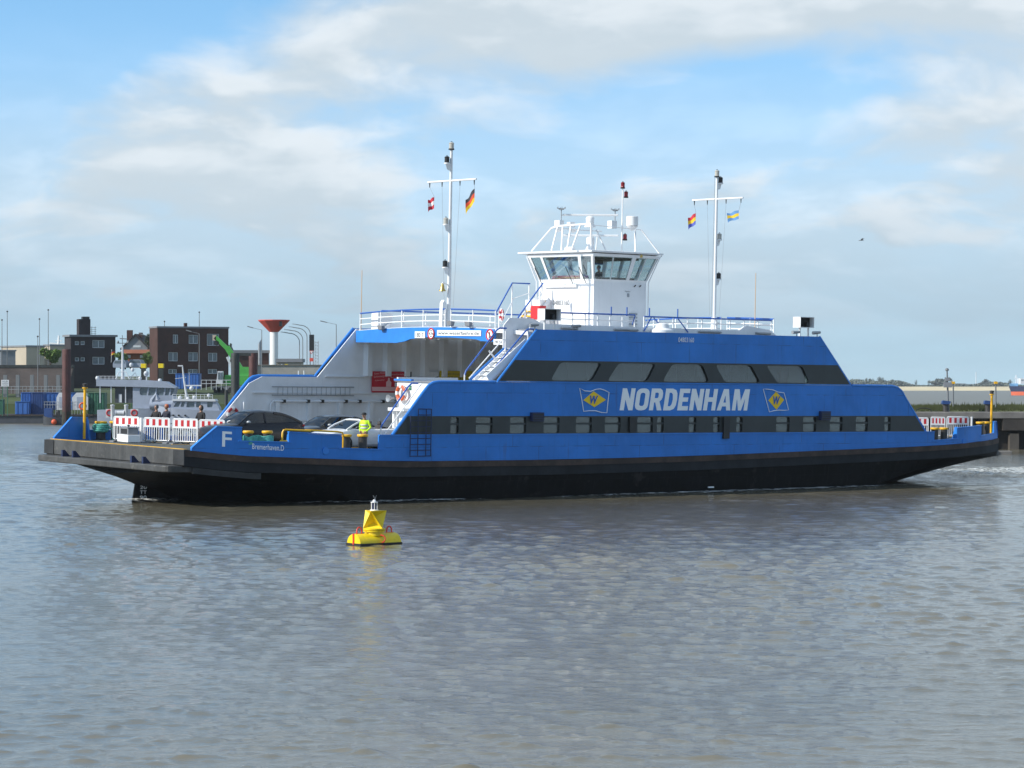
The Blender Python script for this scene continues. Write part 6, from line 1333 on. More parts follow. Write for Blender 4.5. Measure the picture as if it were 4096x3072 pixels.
rnd = random.Random(77); m = MB(); x0_, x1_ = at(3250, 0, 2580).x, at(4400, 0, 2580).x
for q in range(9000):
    x = rnd.uniform(x0_, x1_); env = max(0, .55 + .45 * math.sin(x * .021 + 1) + .5 * math.sin(x * .057) + .35 * math.sin(x * .13 + 2)); p = Vector((x, 2575 + rnd.uniform(-14, 26), 3.4 + rnd.random() ** 1.5 * (1.0 + 4.2 * env)))
    a = Vector((rnd.gauss(0, 1), rnd.gauss(0, 1), rnd.gauss(0, 1))).normalized(); e = a.orthogonal().normalized(); q_ = rnd.uniform(.8, 1.9); m.add([p - a * q_, p + e * q_ * .6, p + a * q_, p - e * q_ * .6], [(0, 1, 2, 3)])
me = m.mesh('far_scrub', 'leaf_far_hazed', recalc=False); o = bpy.data.objects.new('far_scrub', me); COL.objects.link(o); tag(o, 'low hazy scrub along the top of the far beach', 'scrub', kind='stuff')
# flood wall and revetment at left
g = BG('flood_wall', 'brown stone faced bank wall with grey posts at far left', 'wall', at(120, 1580, 402)); m = MB(); a = at(-260, 1580, 402); b_ = at(258, 1470, 402); m.prism([(402, a.z - 1.5), (410, b_.z), (410.8, b_.z), (410.8, a.z - 1.5)], a.x, b_.x, 'x'); g.part('wall_face', m, 'soil_wall')
m = MB(); m.box(a.x, b_.x, 409.8, 411.2, b_.z + .003, b_.z + .45); g.part('coping', m, 'pile_dark')
for u in (-30, 20, 70, 127, 182, 232): m = MB(); slab(m, u - 7, u + 7, 1500, 1590, 400.5, .5); g.part('wall_post', m, 'post_grey')
m = MB()
for v in (1546, 1558): m.tube(at(-60, v, 399.8), at(255, v, 399.8), .035, n=5)
for u in range(-60, 256, 15): m.tube(at(u, 1546, 399.8), at(u, 1575, 399.8), .03, n=5)
g.part('walkway_rail', m, 'galv')
# pontoon
g = BG('landing_pontoon', 'long dark landing pontoon with low deck along the left quay', 'pontoon', at(200, 1692, 352)); m = MB(); slab(m, -200, 640, 1664, 1700, 354, 9); g.part('float_body', m, 'boat_dark'); m = MB(); slab(m, -200, 640, 1659, 1663.5, 353.8, 9.4); g.part('deck_edge', m, 'soil_wall')
m = MB()
for v in (1608, 1620): m.tube(at(175, v, 354.3), at(345, v, 354.3), .04, n=5)
for u in range(178, 346, 11): m.tube(at(u, 1608, 354.3), at(u, 1660, 354.3), .035, n=5)
g.part('pontoon_rail', m, 'galv')
def crate(name, label, cat, u0, u1, v0, v1, Y, d, mt, ribs=0):
    g = BG(name, label, cat, at((u0 + u1) / 2, v1, Y)); m = MB(); slab(m, u0, u1, v0, v1, Y, d); bevel(g.part('body', m, mt), .06)
    for q in range(ribs): u = u0 + (u1 - u0) * (q + .5) / ribs; m = MB(); slab(m, u - 1, u + 1, v0 + 3, v1 - 3, Y - .06, .06); g.part('side_rib', m, mt)
    m = MB(); slab(m, u0 - 1, u1 + 1, v0 - 2, v0 - .2, Y - .1, d + .2); g.part('lid', m, mt); return g
crate('cargo_container', 'large blue container on the pontoon left of the rust pile', 'container', 126, 172, 1572, 1662, 356.5, 2.6, 'cont_dblue', 5); crate('cargo_container', 'brighter blue container joined to the left of the large blue one', 'container', 83, 125, 1572, 1655, 357, 2.6, 'cont_blue', 4); crate('storage_box', 'lower light blue box in front of the blue containers', 'box', 60, 116, 1608, 1658, 354.8, 1.4, 'cont_blue', 3); crate('cargo_container', 'long low blue container behind the white pontoon cabins', 'container', 174, 300, 1573, 1640, 360, 2.2, 'cont_blue', 8)
crate('cargo_container', 'dark green container on the pontoon right of the yellow light post', 'container', 376, 418, 1573, 1658, 356, 2.4, 'cont_green', 4); crate('cargo_container', 'narrow lighter green container beside the dark green one', 'container', 352, 375, 1573, 1658, 356.4, 2.4, 'cont_green', 2); crate('storage_box', 'green box at the left picture edge on the pontoon', 'box', -40, 8, 1600, 1660, 355, 2, 'cont_green', 2)
def cabin(label, u0, u1, v0, v1, Y):
    g = BG('pontoon_cabin', label, 'cabin', at((u0 + u1) / 2, v1, Y)); a = at(u0, v1, Y); b_ = at(u1, v0, Y); h = b_.z - a.z; w = b_.x - a.x
    m = MB(); m.prism([(a.x, a.z), (b_.x, a.z), (b_.x, a.z + h * .72), (b_.x - w * .28, b_.z), (a.x + w * .28, b_.z), (a.x, a.z + h * .72)], Y, Y + 2.2, 'y'); g.part('shell', m, 'boat_white'); m = MB(); m.box(a.x + w * .3, b_.x - w * .3, Y - .05, Y, a.z + h * .15, a.z + h * .75); g.part('door', m, 'boat_grey')
cabin('white pontoon cabin left of the rust red pile', 226, 262, 1571, 1640, 355.2); cabin('white pontoon cabin behind the yellow light post', 288, 352, 1571, 1640, 355.6)
# rust red pile with its base, and other dolphins
def pile(label, u, hw_, v0, Y, m1, foot=True, lean=0):
    a = at(u, 1600, Y); z1 = at(0, v0, Y).z; g = BG('mooring_pile', label, 'pile', (a.x, Y, 0)); k = Y / 10400; r_ = hw_ * k
    m = MB(); m.lathe([(r_, -3), (r_, z1 - .1), (r_ * .9, z1), (.01, z1)], (a.x, Y, 0), 14); g.part('tube', m, m1, smooth=True)
    if foot: m = MB(); m.lathe([(r_ * 1.03, -3), (r_ * 1.03, 2.0)], (a.x, Y, 0), 14); g.part('wet_foot', m, 'pile_foot', smooth=True)
    m = MB(); m.box(a.x - r_ * .12, a.x + r_ * .12, Y - r_ * 1.12, Y - r_ * .9, .5, z1 - .6); g.part('rubbing_bar', m, m1)
pile('tall rust red steel mooring pile at left before brown building', 266, 17.5, 1397, 318, 'pile_brown')
pile('dark green-black mooring pile left of pair beside the green crane', 941, 17, 1412, 330, 'pile_dark', False); pile('rust brown mooring pile right of pair beside the green crane', 1012, 17, 1414, 336, 'pile_brown', False)
g = BG('mooring_beam', 'dark cross beam joining the two piles beside the crane', 'beam', at(975, 1425, 333)); m = MB(); slab(m, 952, 1002, 1412, 1424, 332, .8); g.part('beam', m, 'pile_dark')
pile('slim dark pile standing in the water right of customs boat', 905, 7, 1560, 340, 'pile_dark', False)
# harbour signs
def signpost(label, txt, u0, u1, v0, v1, v_base, Y):
    g = BG('harbour_sign', label, 'sign', at((u0 + u1) / 2, v_base, Y)); m = MB(); slab(m, u0, u1, v0, v1, Y, .06); p_ = g.part('sign_board', m, 'sign_white')
    m = MB()
    for u in (u0 + 5, u1 - 5): a = at(u, v_base, Y + .1); b_ = at(u, v0, Y + .1); m.tube(a, b_, .06, n=6)
    g.part('sign_post', m, 'cont_green')
    for t_, fv0, fv1 in txt:
        a = at(u0 + (u1 - u0) * .1, v0 + (v1 - v0) * fv1, Y - .02); b_ = at(u1 - (u1 - u0) * .1, v0 + (v1 - v0) * fv0, Y - .02)
        me = text('sign_lettering', t_, a - g.base, (1, 0, 0), (0, 0, 1), b_.x - a.x, b_.z - a.z, 'grey_text', p_, .01)
signpost('white harbour sign on green posts at the left edge', [('NUR', .1, .32), ('BEHOERDEN', .4, .6), ('ANLEGEN', .68, .88)], 5, 35, 1520, 1546, 1665, 350)
signpost('white landing stage sign before the grey customs boat', [('ANLEGER', .08, .45), ('BEHOERDE', .52, .9)], 493, 530, 1543, 1563, 1660, 346)
YL = ['yellow box on dark post left of the red brown building corner', 'yellow box on dark post at the red brown building front']
for k_, u in enumerate((573, 643)):
    g = BG('mooring_light', YL[k_], 'marker', at(u, 1540, 415)); m = MB(); slab(m, u - 10, u + 11, 1455, 1473, 415, .8); bevel(g.part('box', m, 'signal_yellow'), .05); m = MB(); slab(m, u - 9, u + 9, 1473.3, 1545, 415.1, .6); g.part('post', m, 'pile_dark')
def far_car(label, u, v, Y, mt):
    g = BG('parked_van', label, 'car', at(u, v, Y)); c = at(u, v, Y); m = MB(); m.prism(rounded([(c.x - 1.1, c.z + .3), (c.x + 1.1, c.z + .3), (c.x + 1.1, c.z + .95), (c.x + .8, c.z + 1.55), (c.x - .8, c.z + 1.55), (c.x - 1.1, c.z + .95)], .15, 3), Y, Y + 4.2, 'y'); g.part('body', m, mt)
    m = MB(); m.prism([(c.x - .9, c.z + 1.0), (c.x + .9, c.z + 1.0), (c.x + .72, c.z + 1.45), (c.x - .72, c.z + 1.45)], Y - .03, Y - .004, 'y'); g.part('windscreen', m, 'win_glass')
    for s_ in (-.85, .85): m = MB(); m.lathe([(.01, -.1), (.32, -.1), (.32, .1), (.01, .1)], (c.x + s_, Y + .7, c.z + .3), 10, 'x'); g.part('wheel', m, 'tyre')
far_car('silver car parked on the bank right of the dark brown building', 478, 1478, 430, 'boat_grey'); far_car('pale blue van parked on the bank below the orange building', 540, 1476, 432, 'boat_grey')

# customs boats
def boat1():
    Y = 338; k = Y / 10400; g = BG('patrol_boat', 'large grey patrol boat with roofed aft deck moored left of the smaller one', 'boat', (at(540, 0, Y).x, Y, 0)); P = lambda u, v: (at(u, v, Y).x, at(u, v, Y).z)
    m = MB(); rings = []
    for u, hw_, zt in ((385, 1.6, 2.0), (450, 2.1, 2.0), (560, 2.2, 2.1), (640, 2.0, 2.4), (710, 1.2, 2.9), (745, .1, 3.2)):
        x = at(u, 0, Y).x; rings.append([(x, Y + 2.2 - hw_, zt), (x, Y + 2.2 - hw_ * .8, -.4), (x, Y + 2.2 + hw_ * .8, -.4), (x, Y + 2.2 + hw_, zt)])
    m.loft(rings); g.part('hull', m, 'boat_grey', smooth=True)
    m = MB(); m.prism([P(528, 1635), P(715, 1635), P(700, 1600), P(690, 1585), P(700, 1548), P(528, 1540)], Y + .6, Y + 3.6, 'y', [rounded([P(556, 1582), P(690, 1582), P(697, 1552), P(556, 1550)], .35, 4)]); ca = g.part('deckhouse', m, 'boat_grey')
    m = MB(); m.prism([P(550, 1584), P(692, 1584), P(698, 1550), P(550, 1548)], Y + .75, Y + .8, 'y'); wn = g.part('window_strip', m, 'win_glass', ca)
    for u in (583, 615, 650, 672): m = MB(); a = P(u, 1584); b_ = P(u + 6, 1550); m.prism([a, (a[0] + .2, a[1]), (b_[0] + .2, b_[1]), b_], Y + .62, Y + .74, 'y'); g.part('window_post', m, 'boat_grey', wn)
    m = MB(); m.prism([P(383, 1545), P(560, 1548), P(704, 1553), P(660, 1527), P(560, 1520), P(383, 1517)], Y + .3, Y + 4.0, 'y'); rf = g.part('roof', m, 'boat_grey')
    for u in (398, 442, 500): m = MB(); slab(m, u, u + 4, 1545, 1612, Y + .5, .15); g.part('awning_post', m, 'boat_white')
    m = MB(); slab(m, 460, 528, 1545, 1612, Y + 1.2, 2.2); g.part('aft_cabin', m, 'boat_dark'); m = MB(); slab(m, 475, 487, 1577, 1610, Y + .9, .1); g.part('door', m, 'boat_white')
    m = MB(); m.path([(at(482, 1517, Y).x, Y + 2, at(0, 1517, Y).z), (at(481, 1385, Y).x, Y + 2, at(0, 1385, Y).z)], [.22, .12], 8); ms = g.part('mast', m, 'boat_white', smooth=True)
    m = MB(); m.tube((at(458, 1372, Y).x, Y + 2, at(0, 1372, Y).z), (at(503, 1372, Y).x, Y + 2, at(0, 1372, Y).z), .05, n=5); m.tube((at(470, 1353, Y).x, Y + 2, at(0, 1353, Y).z), (at(499, 1355, Y).x, Y + 2, at(0, 1355, Y).z), .07, n=5); m.tube((at(481, 1385, Y).x, Y + 2, at(0, 1385, Y).z), (at(480, 1340, Y).x, Y + 2, at(0, 1340, Y).z), .05, n=5)
    for u in (463, 503): m.lathe([(.12, 0), (.16, .1), (.05, .35), (.01, .36)], (at(u, 0, Y).x, Y + 2, at(0, 1372, Y).z), 8)
    g.part('mast_fittings', m, 'post_grey', ms)
    m = MB(); m.path([(at(457, 1517, Y).x, Y + 1.2, at(0, 1517, Y).z), (at(468, 1488, Y).x, Y + 1.4, at(0, 1488, Y).z), (at(497, 1488, Y).x, Y + 1.4, at(0, 1488, Y).z), (at(512, 1517, Y).x, Y + 1.2, at(0, 1517, Y).z)], .07, 6); m.path([(at(505, 1517, Y).x, Y + 2.6, at(0, 1517, Y).z), (at(530, 1490, Y).x, Y + 2.6, at(0, 1490, Y).z), (at(538, 1517, Y).x, Y + 2.6, at(0, 1517, Y).z)], .06, 6); g.part('mast_stays', m, 'boat_white', ms)
    for u, v, r_ in ((525, 1460, 8), (530, 1480, 7), (585, 1495, 10), (560, 1514, 7), (390, 1513, 8), (640, 1523, 8)):
        a = at(u, v, Y + 1.5); rr = r_ * k; m = MB(); m.lathe([(rr * .6, -rr), (rr, -rr * .3), (rr, rr * .4), (rr * .6, rr), (.01, rr * 1.05)], a, 10); g.part('radome', m, 'boat_white', smooth=True)
    m = MB(); slab(m, 583, 588, 1500, 1524, Y + 1.4, .2); slab(m, 520, 540, 1475, 1478, Y + 1.4, .4); g.part('radome_stand', m, 'boat_white')
    m = MB()
    for v in (1505, 1513): m.tube((at(385, v, Y).x, Y + .6, at(0, v, Y).z), (at(560, v, Y).x, Y + .6, at(0, v, Y).z), .03, n=5)
    for u in range(385, 561, 16): m.tube((at(u, 1505, Y).x, Y + .6, at(0, 1505, Y).z), (at(u, 1518, Y).x, Y + .6, at(0, 1518, Y).z), .03, n=5)
    g.part('roof_rail', m, 'boat_white')
    m = MB(); m.path([(at(608, 1632, Y).x, Y - .2, at(0, 1632, Y).z), (at(610, 1600, Y).x, Y - .2, at(0, 1600, Y).z), (at(625, 1575, Y).x, Y - .2, at(0, 1575, Y).z), (at(632, 1600, Y).x, Y - .2, at(0, 1600, Y).z)], [.3, .28, .18, .35], 8); g.part('tender_bow', m, 'boat_grey', smooth=True)
    m = MB(); m.path([(at(600, 1622, Y).x, Y - .1, at(0, 1622, Y).z), (at(700, 1618, Y).x, Y - .1, at(0, 1618, Y).z)], .55, 10); g.part('tender_tube', m, 'boat_grey', smooth=True)
    fl_ = BG('flag', 'small black red and gold flag on the patrol boat staff', 'flag', at(447, 1420, Y - .4)); a = at(447, 1404, Y - .4)
    for k_, c in enumerate(('fl_black', 'fl_orange', 'fl_gold')): m = MB(); z_ = a.z - k_ * .2; m.loft([[(a.x - .05, Y - .4, z_), (a.x - .12, Y - .4, z_ - .2)], [(a.x + .2, Y - .48, z_ + .1), (a.x + .13, Y - .48, z_ - .1)], [(a.x + .42, Y - .36, z_ + .14), (a.x + .32, Y - .36, z_ - .06)]], caps=False); fl_.part('flag_band', m, c)
    m = MB(); m.tube(at(445, 1450, Y - .4), at(447, 1398, Y - .4), .03, n=5); fl_.part('staff', m, 'boat_white')
boat1()
def boat2():
    Y = 326; g = BG('pilot_boat', 'smaller grey pilot boat with raked windows and white wheelhouse top', 'boat', (at(760, 0, Y).x, Y, 0)); P = lambda u, v: (at(u, v, Y).x, at(u, v, Y).z)
    m = MB(); rings = []
    for u, hw_, zt in ((620, .1, 2.7), (650, .9, 2.45), (700, 1.6, 2.3), (800, 1.8, 2.1), (900, 1.7, 2.0)):
        x = at(u, 0, Y).x; rings.append([(x, Y + 2 - hw_, zt), (x, Y + 2 - hw_ * .75, -.4), (x, Y + 2 + hw_ * .75, -.4), (x, Y + 2 + hw_, zt)])
    m.loft(rings); h = g.part('hull', m, 'boat_grey', smooth=True)
    for u in (692, 714, 740): m = MB(); a = at(u, 1662, Y + .25); m.lathe([(.01, -.05), (.11, -.05), (.13, .2), (.01, .2)], (a.x, Y + .35, a.z), 10, 'y'); g.part('porthole', m, 'black_paint', h)
    wins = [[P(690, 1628), P(712, 1628), P(720, 1608), P(704, 1608)], [P(718, 1628), P(732, 1628), P(738, 1608), P(726, 1608)], [P(742, 1630), P(775, 1630), P(775, 1608), P(746, 1608)], [P(782, 1630), P(800, 1630), P(800, 1608), P(782, 1608)], [P(826, 1630), P(846, 1630), P(850, 1608), P(826, 1608)]]
    m = MB(); m.prism([P(665, 1660), P(880, 1660), P(872, 1630), P(856, 1604), P(690, 1604)], Y + .7, Y + 3.3, 'y', [rounded(w, .1, 3) for w in wins]); dh = g.part('deckhouse', m, 'boat_grey')
    for w in wins: cx = sum(p[0] for p in w) / 4; cz = sum(p[1] for p in w) / 4; m = MB(); m.prism([((p[0] - cx) * 1.1 + cx, (p[1] - cz) * 1.1 + cz) for p in w], Y + .85, Y + .88, 'y'); g.part('window', m, 'win_glass', dh)
    m = MB(); m.prism([P(682, 1604), P(862, 1606), P(856, 1597), P(690, 1596)], Y + .5, Y + 3.5, 'y'); g.part('roof', m, 'boat_white')
    m = MB(); m.path([(at(740, 1596, Y).x, Y + 2, at(0, 1596, Y).z), (at(728, 1520, Y).x, Y + 2, at(0, 1520, Y).z), (at(722, 1465, Y).x, Y + 2, at(0, 1465, Y).z)], [.16, .12, .08], 8); ms = g.part('mast', m, 'boat_white', smooth=True)
    m = MB(); slab(m, 711, 731, 1461, 1466, Y + 1.9, .2); slab(m, 735, 806, 1540, 1545, Y + 1.9, .25); m.tube(at(700, 1515, Y + 2), at(745, 1510, Y + 2), .03, n=5); m.tube(at(757, 1540, Y + 2), at(757, 1490, Y + 2), .03, n=5); m.tube(at(785, 1600, Y + 2), at(785, 1545, Y + 2), .04, n=5); g.part('mast_fittings', m, 'boat_white', ms)
    for u, v, r_ in ((766, 1554, 9), (777, 1590, 8), (835, 1582, 7), (720, 1592, 9), (752, 1595, 6)): a = at(u, v, Y + 1.6); rr = r_ * Y / 10400; m = MB(); m.ball(a, rr, 8); g.part('radome', m, 'boat_white', smooth=True)
    m = MB()
    for v in (1578, 1588): m.tube(at(690, v, Y + 1), at(850, v, Y + 1), .025, n=5)
    for u in range(690, 851, 16): m.tube(at(u, 1578, Y + 1), at(u, 1598, Y + 1), .025, n=5)
    g.part('roof_rail', m, 'boat_white')
    m = MB(); m.box(at(660, 0, Y).x, at(676, 0, Y).x, Y + 1, Y + 1.8, at(0, 1640, Y).z, at(0, 1618, Y).z); g.part('hatch', m, 'cont_dblue')
boat2()
# dinghy with orange fender by the rust pile
g = BG('work_dinghy', 'dark little workboat with orange fender ball beside the rust pile', 'boat', (at(205, 0, 340).x, 340, 0)); Y = 340; m = MB(); rings = []
for u, hw_, zt in ((168, .1, 1.2), (185, .8, 1.0), (215, 1.0, .95), (245, .95, .95)): x = at(u, 0, Y).x; rings.append([(x, Y + 1 - hw_, zt), (x, Y + 1 - hw_ * .7, -.3), (x, Y + 1 + hw_ * .7, -.3), (x, Y + 1 + hw_, zt)])
m.loft(rings); g.part('hull', m, 'boat_dark', smooth=True); m = MB(); slab(m, 176, 207, 1633, 1685, Y + 1.3, 1.2); g.part('engine_case', m, 'cont_dblue'); m = MB(); m.ball(at(216, 1688, Y - .1), .36, 10); g.part('fender_ball', m, 'orange_ball', smooth=True); m = MB(); slab(m, 224, 238, 1650, 1690, Y + .5, .6); m.ball(at(232, 1650, Y + .8), .3, 8); g.part('covered_motor', m, 'black_rubber'); m = MB(); slab(m, 172, 208, 1705, 1708, Y - .3, .15); g.part('rub_rail', m, 'sign_white')
g = BG('rescue_reel', 'orange life ring hanging on the pontoon behind the yellow post', 'life ring', at(331, 1640, 353)); a = at(331, 1625, 353); m = MB(); m.ring(a, .42, .13, 'y', 18, 8); g.part('ring', m, 'orange_ball', smooth=True); m = MB(); m.tube((a.x, a.y + .1, a.z - .9), (a.x, a.y + .1, a.z + .5), .05, n=6); g.part('ring_stand', m, 'boat_white')
for u, lab in ((438, 'life ring on white rack at the patrol boat stern, left one'), (537, 'life ring on white rack below the landing stage sign')):
    g = BG('rescue_ring', lab, 'life ring', at(u, 1665, 333)); a = at(u, 1652, 333); m = MB(); m.ring(a, .36, .1, 'y', 16, 7); g.part('ring', m, 'ring_red', smooth=True); m = MB(); m.box(a.x - .5, a.x + .5, 333.1, 333.2, a.z - .6, a.z + .5); g.part('ring_board', m, 'boat_white')
for u, lab in ((450, 'thick white bollard post left of the drum on the pontoon'), (505, 'thick white bollard post right of the drum on the pontoon')):
    g = BG('white_bollard', lab, 'bollard', at(u, 1670, 330)); a = at(u, 1670, 330); m = MB(); m.lathe([(.24, -.3), (.24, 1.4), (.28, 1.45), (.28, 1.6), (.01, 1.65)], a, 12); g.part('post', m, 'boat_white', smooth=True)
g = BG('rope_drum', 'white ribbed drum lying between the two white bollard posts', 'drum', at(480, 1668, 330)); a = at(480, 1652, 330); m = MB(); m.lathe([(.01, -.55), (.34, -.55), (.34, -.45), (.30, -.42), (.30, .42), (.34, .45), (.34, .55), (.01, .55)], a, 14, 'x'); g.part('drum', m, 'boat_white', smooth=True)

# green telescopic crane
Y = 408; g = BG('mobile_crane', 'bright green mobile crane with raised boom before the brown building', 'crane', at(930, 1560, Y)); P = lambda u, v, d=0: Vector((at(u, v, Y).x, Y + d, at(u, v, Y).z)); k = Y / 10400
m = MB(); m.beam(P(975, 1500, 1), P(905, 1388, 1), .8, 22 * k); m.beam(P(912, 1400, 1), P(858, 1348, 1), .6, 16 * k); bo = g.part('boom', m, 'crane_green')
m = MB(); m.beam(P(905, 1428, 1), P(928, 1478, 1), .3, 8 * k); g.part('boom_cylinder', m, 'boat_white', bo); m = MB(); m.box(P(848, 0).x, P(862, 0).x, Y + .7, Y + 1.3, P(0, 1362).z, P(0, 1340).z); g.part('boom_head', m, 'beige', bo); m = MB(); m.lathe([(.01, -.3), (.4, -.3), (.4, .3), (.01, .3)], P(864, 1372, 1), 12, 'y'); g.part('sheave', m, 'black_paint', bo)
m = MB(); slab(m, 898, 996, 1500, 1542, Y, 2.4); bevel(g.part('superstructure', m, 'crane_green'), .1); m = MB(); slab(m, 955, 1000, 1468, 1500, Y + .4, 1.6); g.part('winch_house', m, 'crane_green')
m = MB(); m.prism([(P(866, 0).x, P(0, 1535).z), (P(892, 0).x, P(0, 1535).z), (P(892, 0).x, P(0, 1485).z), (P(872, 0).x, P(0, 1485).z)], Y - .5, Y + 1, 'y'); cb = g.part('cab', m, 'boat_white'); m = MB(); slab(m, 872, 880, 1490, 1518, Y - .56, .05); slab(m, 883, 890, 1490, 1518, Y - .56, .05); g.part('cab_window', m, 'win_glass', cb)
m = MB(); slab(m, 850, 1000, 1545, 1560, Y - .2, 2.6); g.part('chassis', m, 'post_grey')
for u in (868, 885, 925, 945, 965, 985): m = MB(); m.lathe([(.2, -.25), (.52, -.25), (.55, 0), (.52, .25), (.2, .25)], P(u, 1562, -.1), 14, 'y'); g.part('wheel', m, 'tyre', smooth=True)
crate('cargo_container', 'blue container stack on the bank behind the pilot boat mast', 'container', 702, 798, 1496, 1556, 404, 2.5, 'cont_blue', 8)
g = BG('bank_fence', 'thin white pipe fence on the grass below the crane', 'fence', at(840, 1560, 400)); m = MB()
for v in (1521, 1535): m.tube(at(805, v, 400), at(925, v, 400), .04, n=5)
for u in range(805, 926, 20): m.tube(at(u, 1521, 400), at(u, 1560, 400), .04, n=5)
g.part('pipes', m, 'boat_white')

# ------------------------------------------------------------------ mole on the right
QY = 212; qa = at(2300, 0, QY).x; qb = at(4700, 0, QY).x; QZ = 3.06
g = BG('harbour_mole', 'dark sheet pile quay wall with concrete cap at right behind the stern', 'quay', ((qa + qb) / 2, QY, 0))
m = MB(); m.box(qa, qb, QY - .25, QY + 2, QZ - .55, QZ); bevel(g.part('cap_beam', m, 'quay_cap'), .06)
m = MB(); m.box(qa, qb, QY + .9, QY + 1.2, -2, QZ - .56); g.part('back_wall', m, 'quay_dark')
n = int((at(4010, 0, QY).x - qa) / 1.0); pm = MB(); pm.prism([(0, QY + .85), (.18, QY + .35), (.62, QY + .35), (.80, QY + .85)], -2, QZ - .56, 'z'); pm.xform(g.inv); base_me = pm.mesh('sheet_pile', 'sheet_pile')
for q in range(n):
    o = bpy.data.objects.new('sheet_pile', base_me); COL.objects.link(o); o.parent = g.root; o.location = (qa + q * 1.0, 0, 0)
for u in (4058, 4150, 4250, 4350): m = MB(); slab(m, u - 18, u + 18, 1735, 1830, QY - .1, .9); g.part('pier_column', m, 'pier_brown')
m = MB(); m.box(at(4010, 0, QY).x, qb, QY - .2, QY + .8, 1.55, QZ - .56); g.part('fascia_panel', m, 'sheet_pile')
m = MB(); m.loft([[(x, QY + 1.6, QZ - .3), (x, QY + 2.2, QZ + .08), (x, QY + 5, QZ + .35), (x, QY + 10, QZ + .2), (x, QY + 14, -1), (x, QY + 14, -2), (x, QY + 1.6, -2)] for x in [qa + 2 * q for q in range(int((qb - qa) / 2) + 1)]]); tp = g.part('mole_top', m, 'grass')
rnd = random.Random(11); m = MB()
for q in range(5000):
    x = rnd.uniform(at(3400, 0, QY).x, at(4400, 0, QY).x); y = QY + rnd.uniform(2.0, 7); h = rnd.uniform(.12, .38) * (1.6 if rnd.random() < .06 else 1); z = QZ + lerp_tab([1.6, 2.2, 5, 10], [-.3, .08, .35, .2], y - QY) - .03; w = rnd.uniform(.03, .07); dx = rnd.uniform(-.1, .1)
    m.add([(x - w, y, z), (x + w, y, z), (x + dx, y + rnd.uniform(-.05, .05), z + h)], [(0, 1, 2)])
o = tag(m.build('grass_tufts', 'grass'), 'rough grass growing along the top of the mole', 'grass', kind='stuff')
def bin_(u, label):
    g = BG('mole_bollard', label, 'bollard', at(u, 1645, QY + .9)); c = at(u, 1645, QY + .9); z = QZ
    m = MB(); m.lathe([(.26, z - .02), (.24, z + .55), (.30, z + .6), (.30, z + .62), (.01, z + .64)], (c.x, c.y, 0), 12); g.part('post', m, 'bollard_black', smooth=True); m = MB(); m.prism(rounded([(c.x - .34, z + .62), (c.x + .30, z + .62), (c.x + .40, z + .86), (c.x - .30, z + .94)], .1, 3), c.y - .3, c.y + .3, 'y'); g.part('cap', m, 'cont_dblue')
bin_(3783, 'black quay bollard with blue cap, left of the mole signal post'); bin_(3952, 'black quay bollard with blue cap, near the ferry stern light post')
g = BG('signal_post', 'tall grey mole post carrying two dark boards and a lamp', 'post', at(3790, 1645, QY + 1)); c = at(3794, 1645, QY + 1); t_ = at(3788, 1482, QY + 1); m = MB(); m.tube((c.x, c.y, QZ - .05), t_, .09, .06, 8); g.part('post', m, 'post_grey', smooth=True)
m = MB(); slab(m, 3781, 3799, 1512, 1525, QY + .7, .25); g.part('board', m, 'grey_mid'); m = MB(); slab(m, 3776, 3808, 1529, 1550, QY + .7, .25); g.part('board', m, 'grey_mid'); m = MB(); m.lathe([(.01, -.05), (.16, 0), (.16, .08), (.08, .18), (.01, .2)], t_, 10); g.part('lamp', m, 'post_grey', smooth=True)
for u, lab in ((3813, 'slim mole pole with orange tip, right of the two dark boards'), (3983, 'slim mole pole with orange tip, right of the stern light post')):
    g = BG('marker_pole', lab, 'pole', at(u, 1640, QY + 4)); c = at(u, 1640, QY + 4); z = at(0, 1536, QY + 4).z; m = MB(); m.tube((c.x, c.y, QZ), (c.x, c.y, z), .06, n=8); g.part('pole', m, 'post_grey', smooth=True); m = MB(); m.box(c.x - .13, c.x + .13, c.y - .13, c.y + .13, z + .003, z + .2); g.part('tip', m, 'yellow_paint')
g = BG('hoop_rail', 'low dark hoop rail on the mole edge beside the ferry side', 'rail', at(3695, 1648, QY + .6)); c = at(3695, 0, QY + .6); m = MB(); m.path([(c.x - .65, c.y, QZ), (c.x - .55, c.y, QZ + .2), (c.x - .25, c.y, QZ + .3), (c.x + .25, c.y, QZ + .3), (c.x + .55, c.y, QZ + .2), (c.x + .65, c.y, QZ)], .035, 6); g.part('hoop', m, 'black_paint', smooth=True)
g = BG('float_block', 'small pale floating block at the foot of the mole by the stern', 'float', (at(4020, 0, 196).x, 196, 0)); c = at(4020, 0, 196).x; m = MB(); m.box(c - .5, c + .55, 196, 197, -.2, .28); bevel(g.part('block', m, 'quay_cap'), .06); m = MB(); m.box(c - .95, c - .52, 195.9, 196.5, -.3, .3); g.part('fender', m, 'black_rubber')

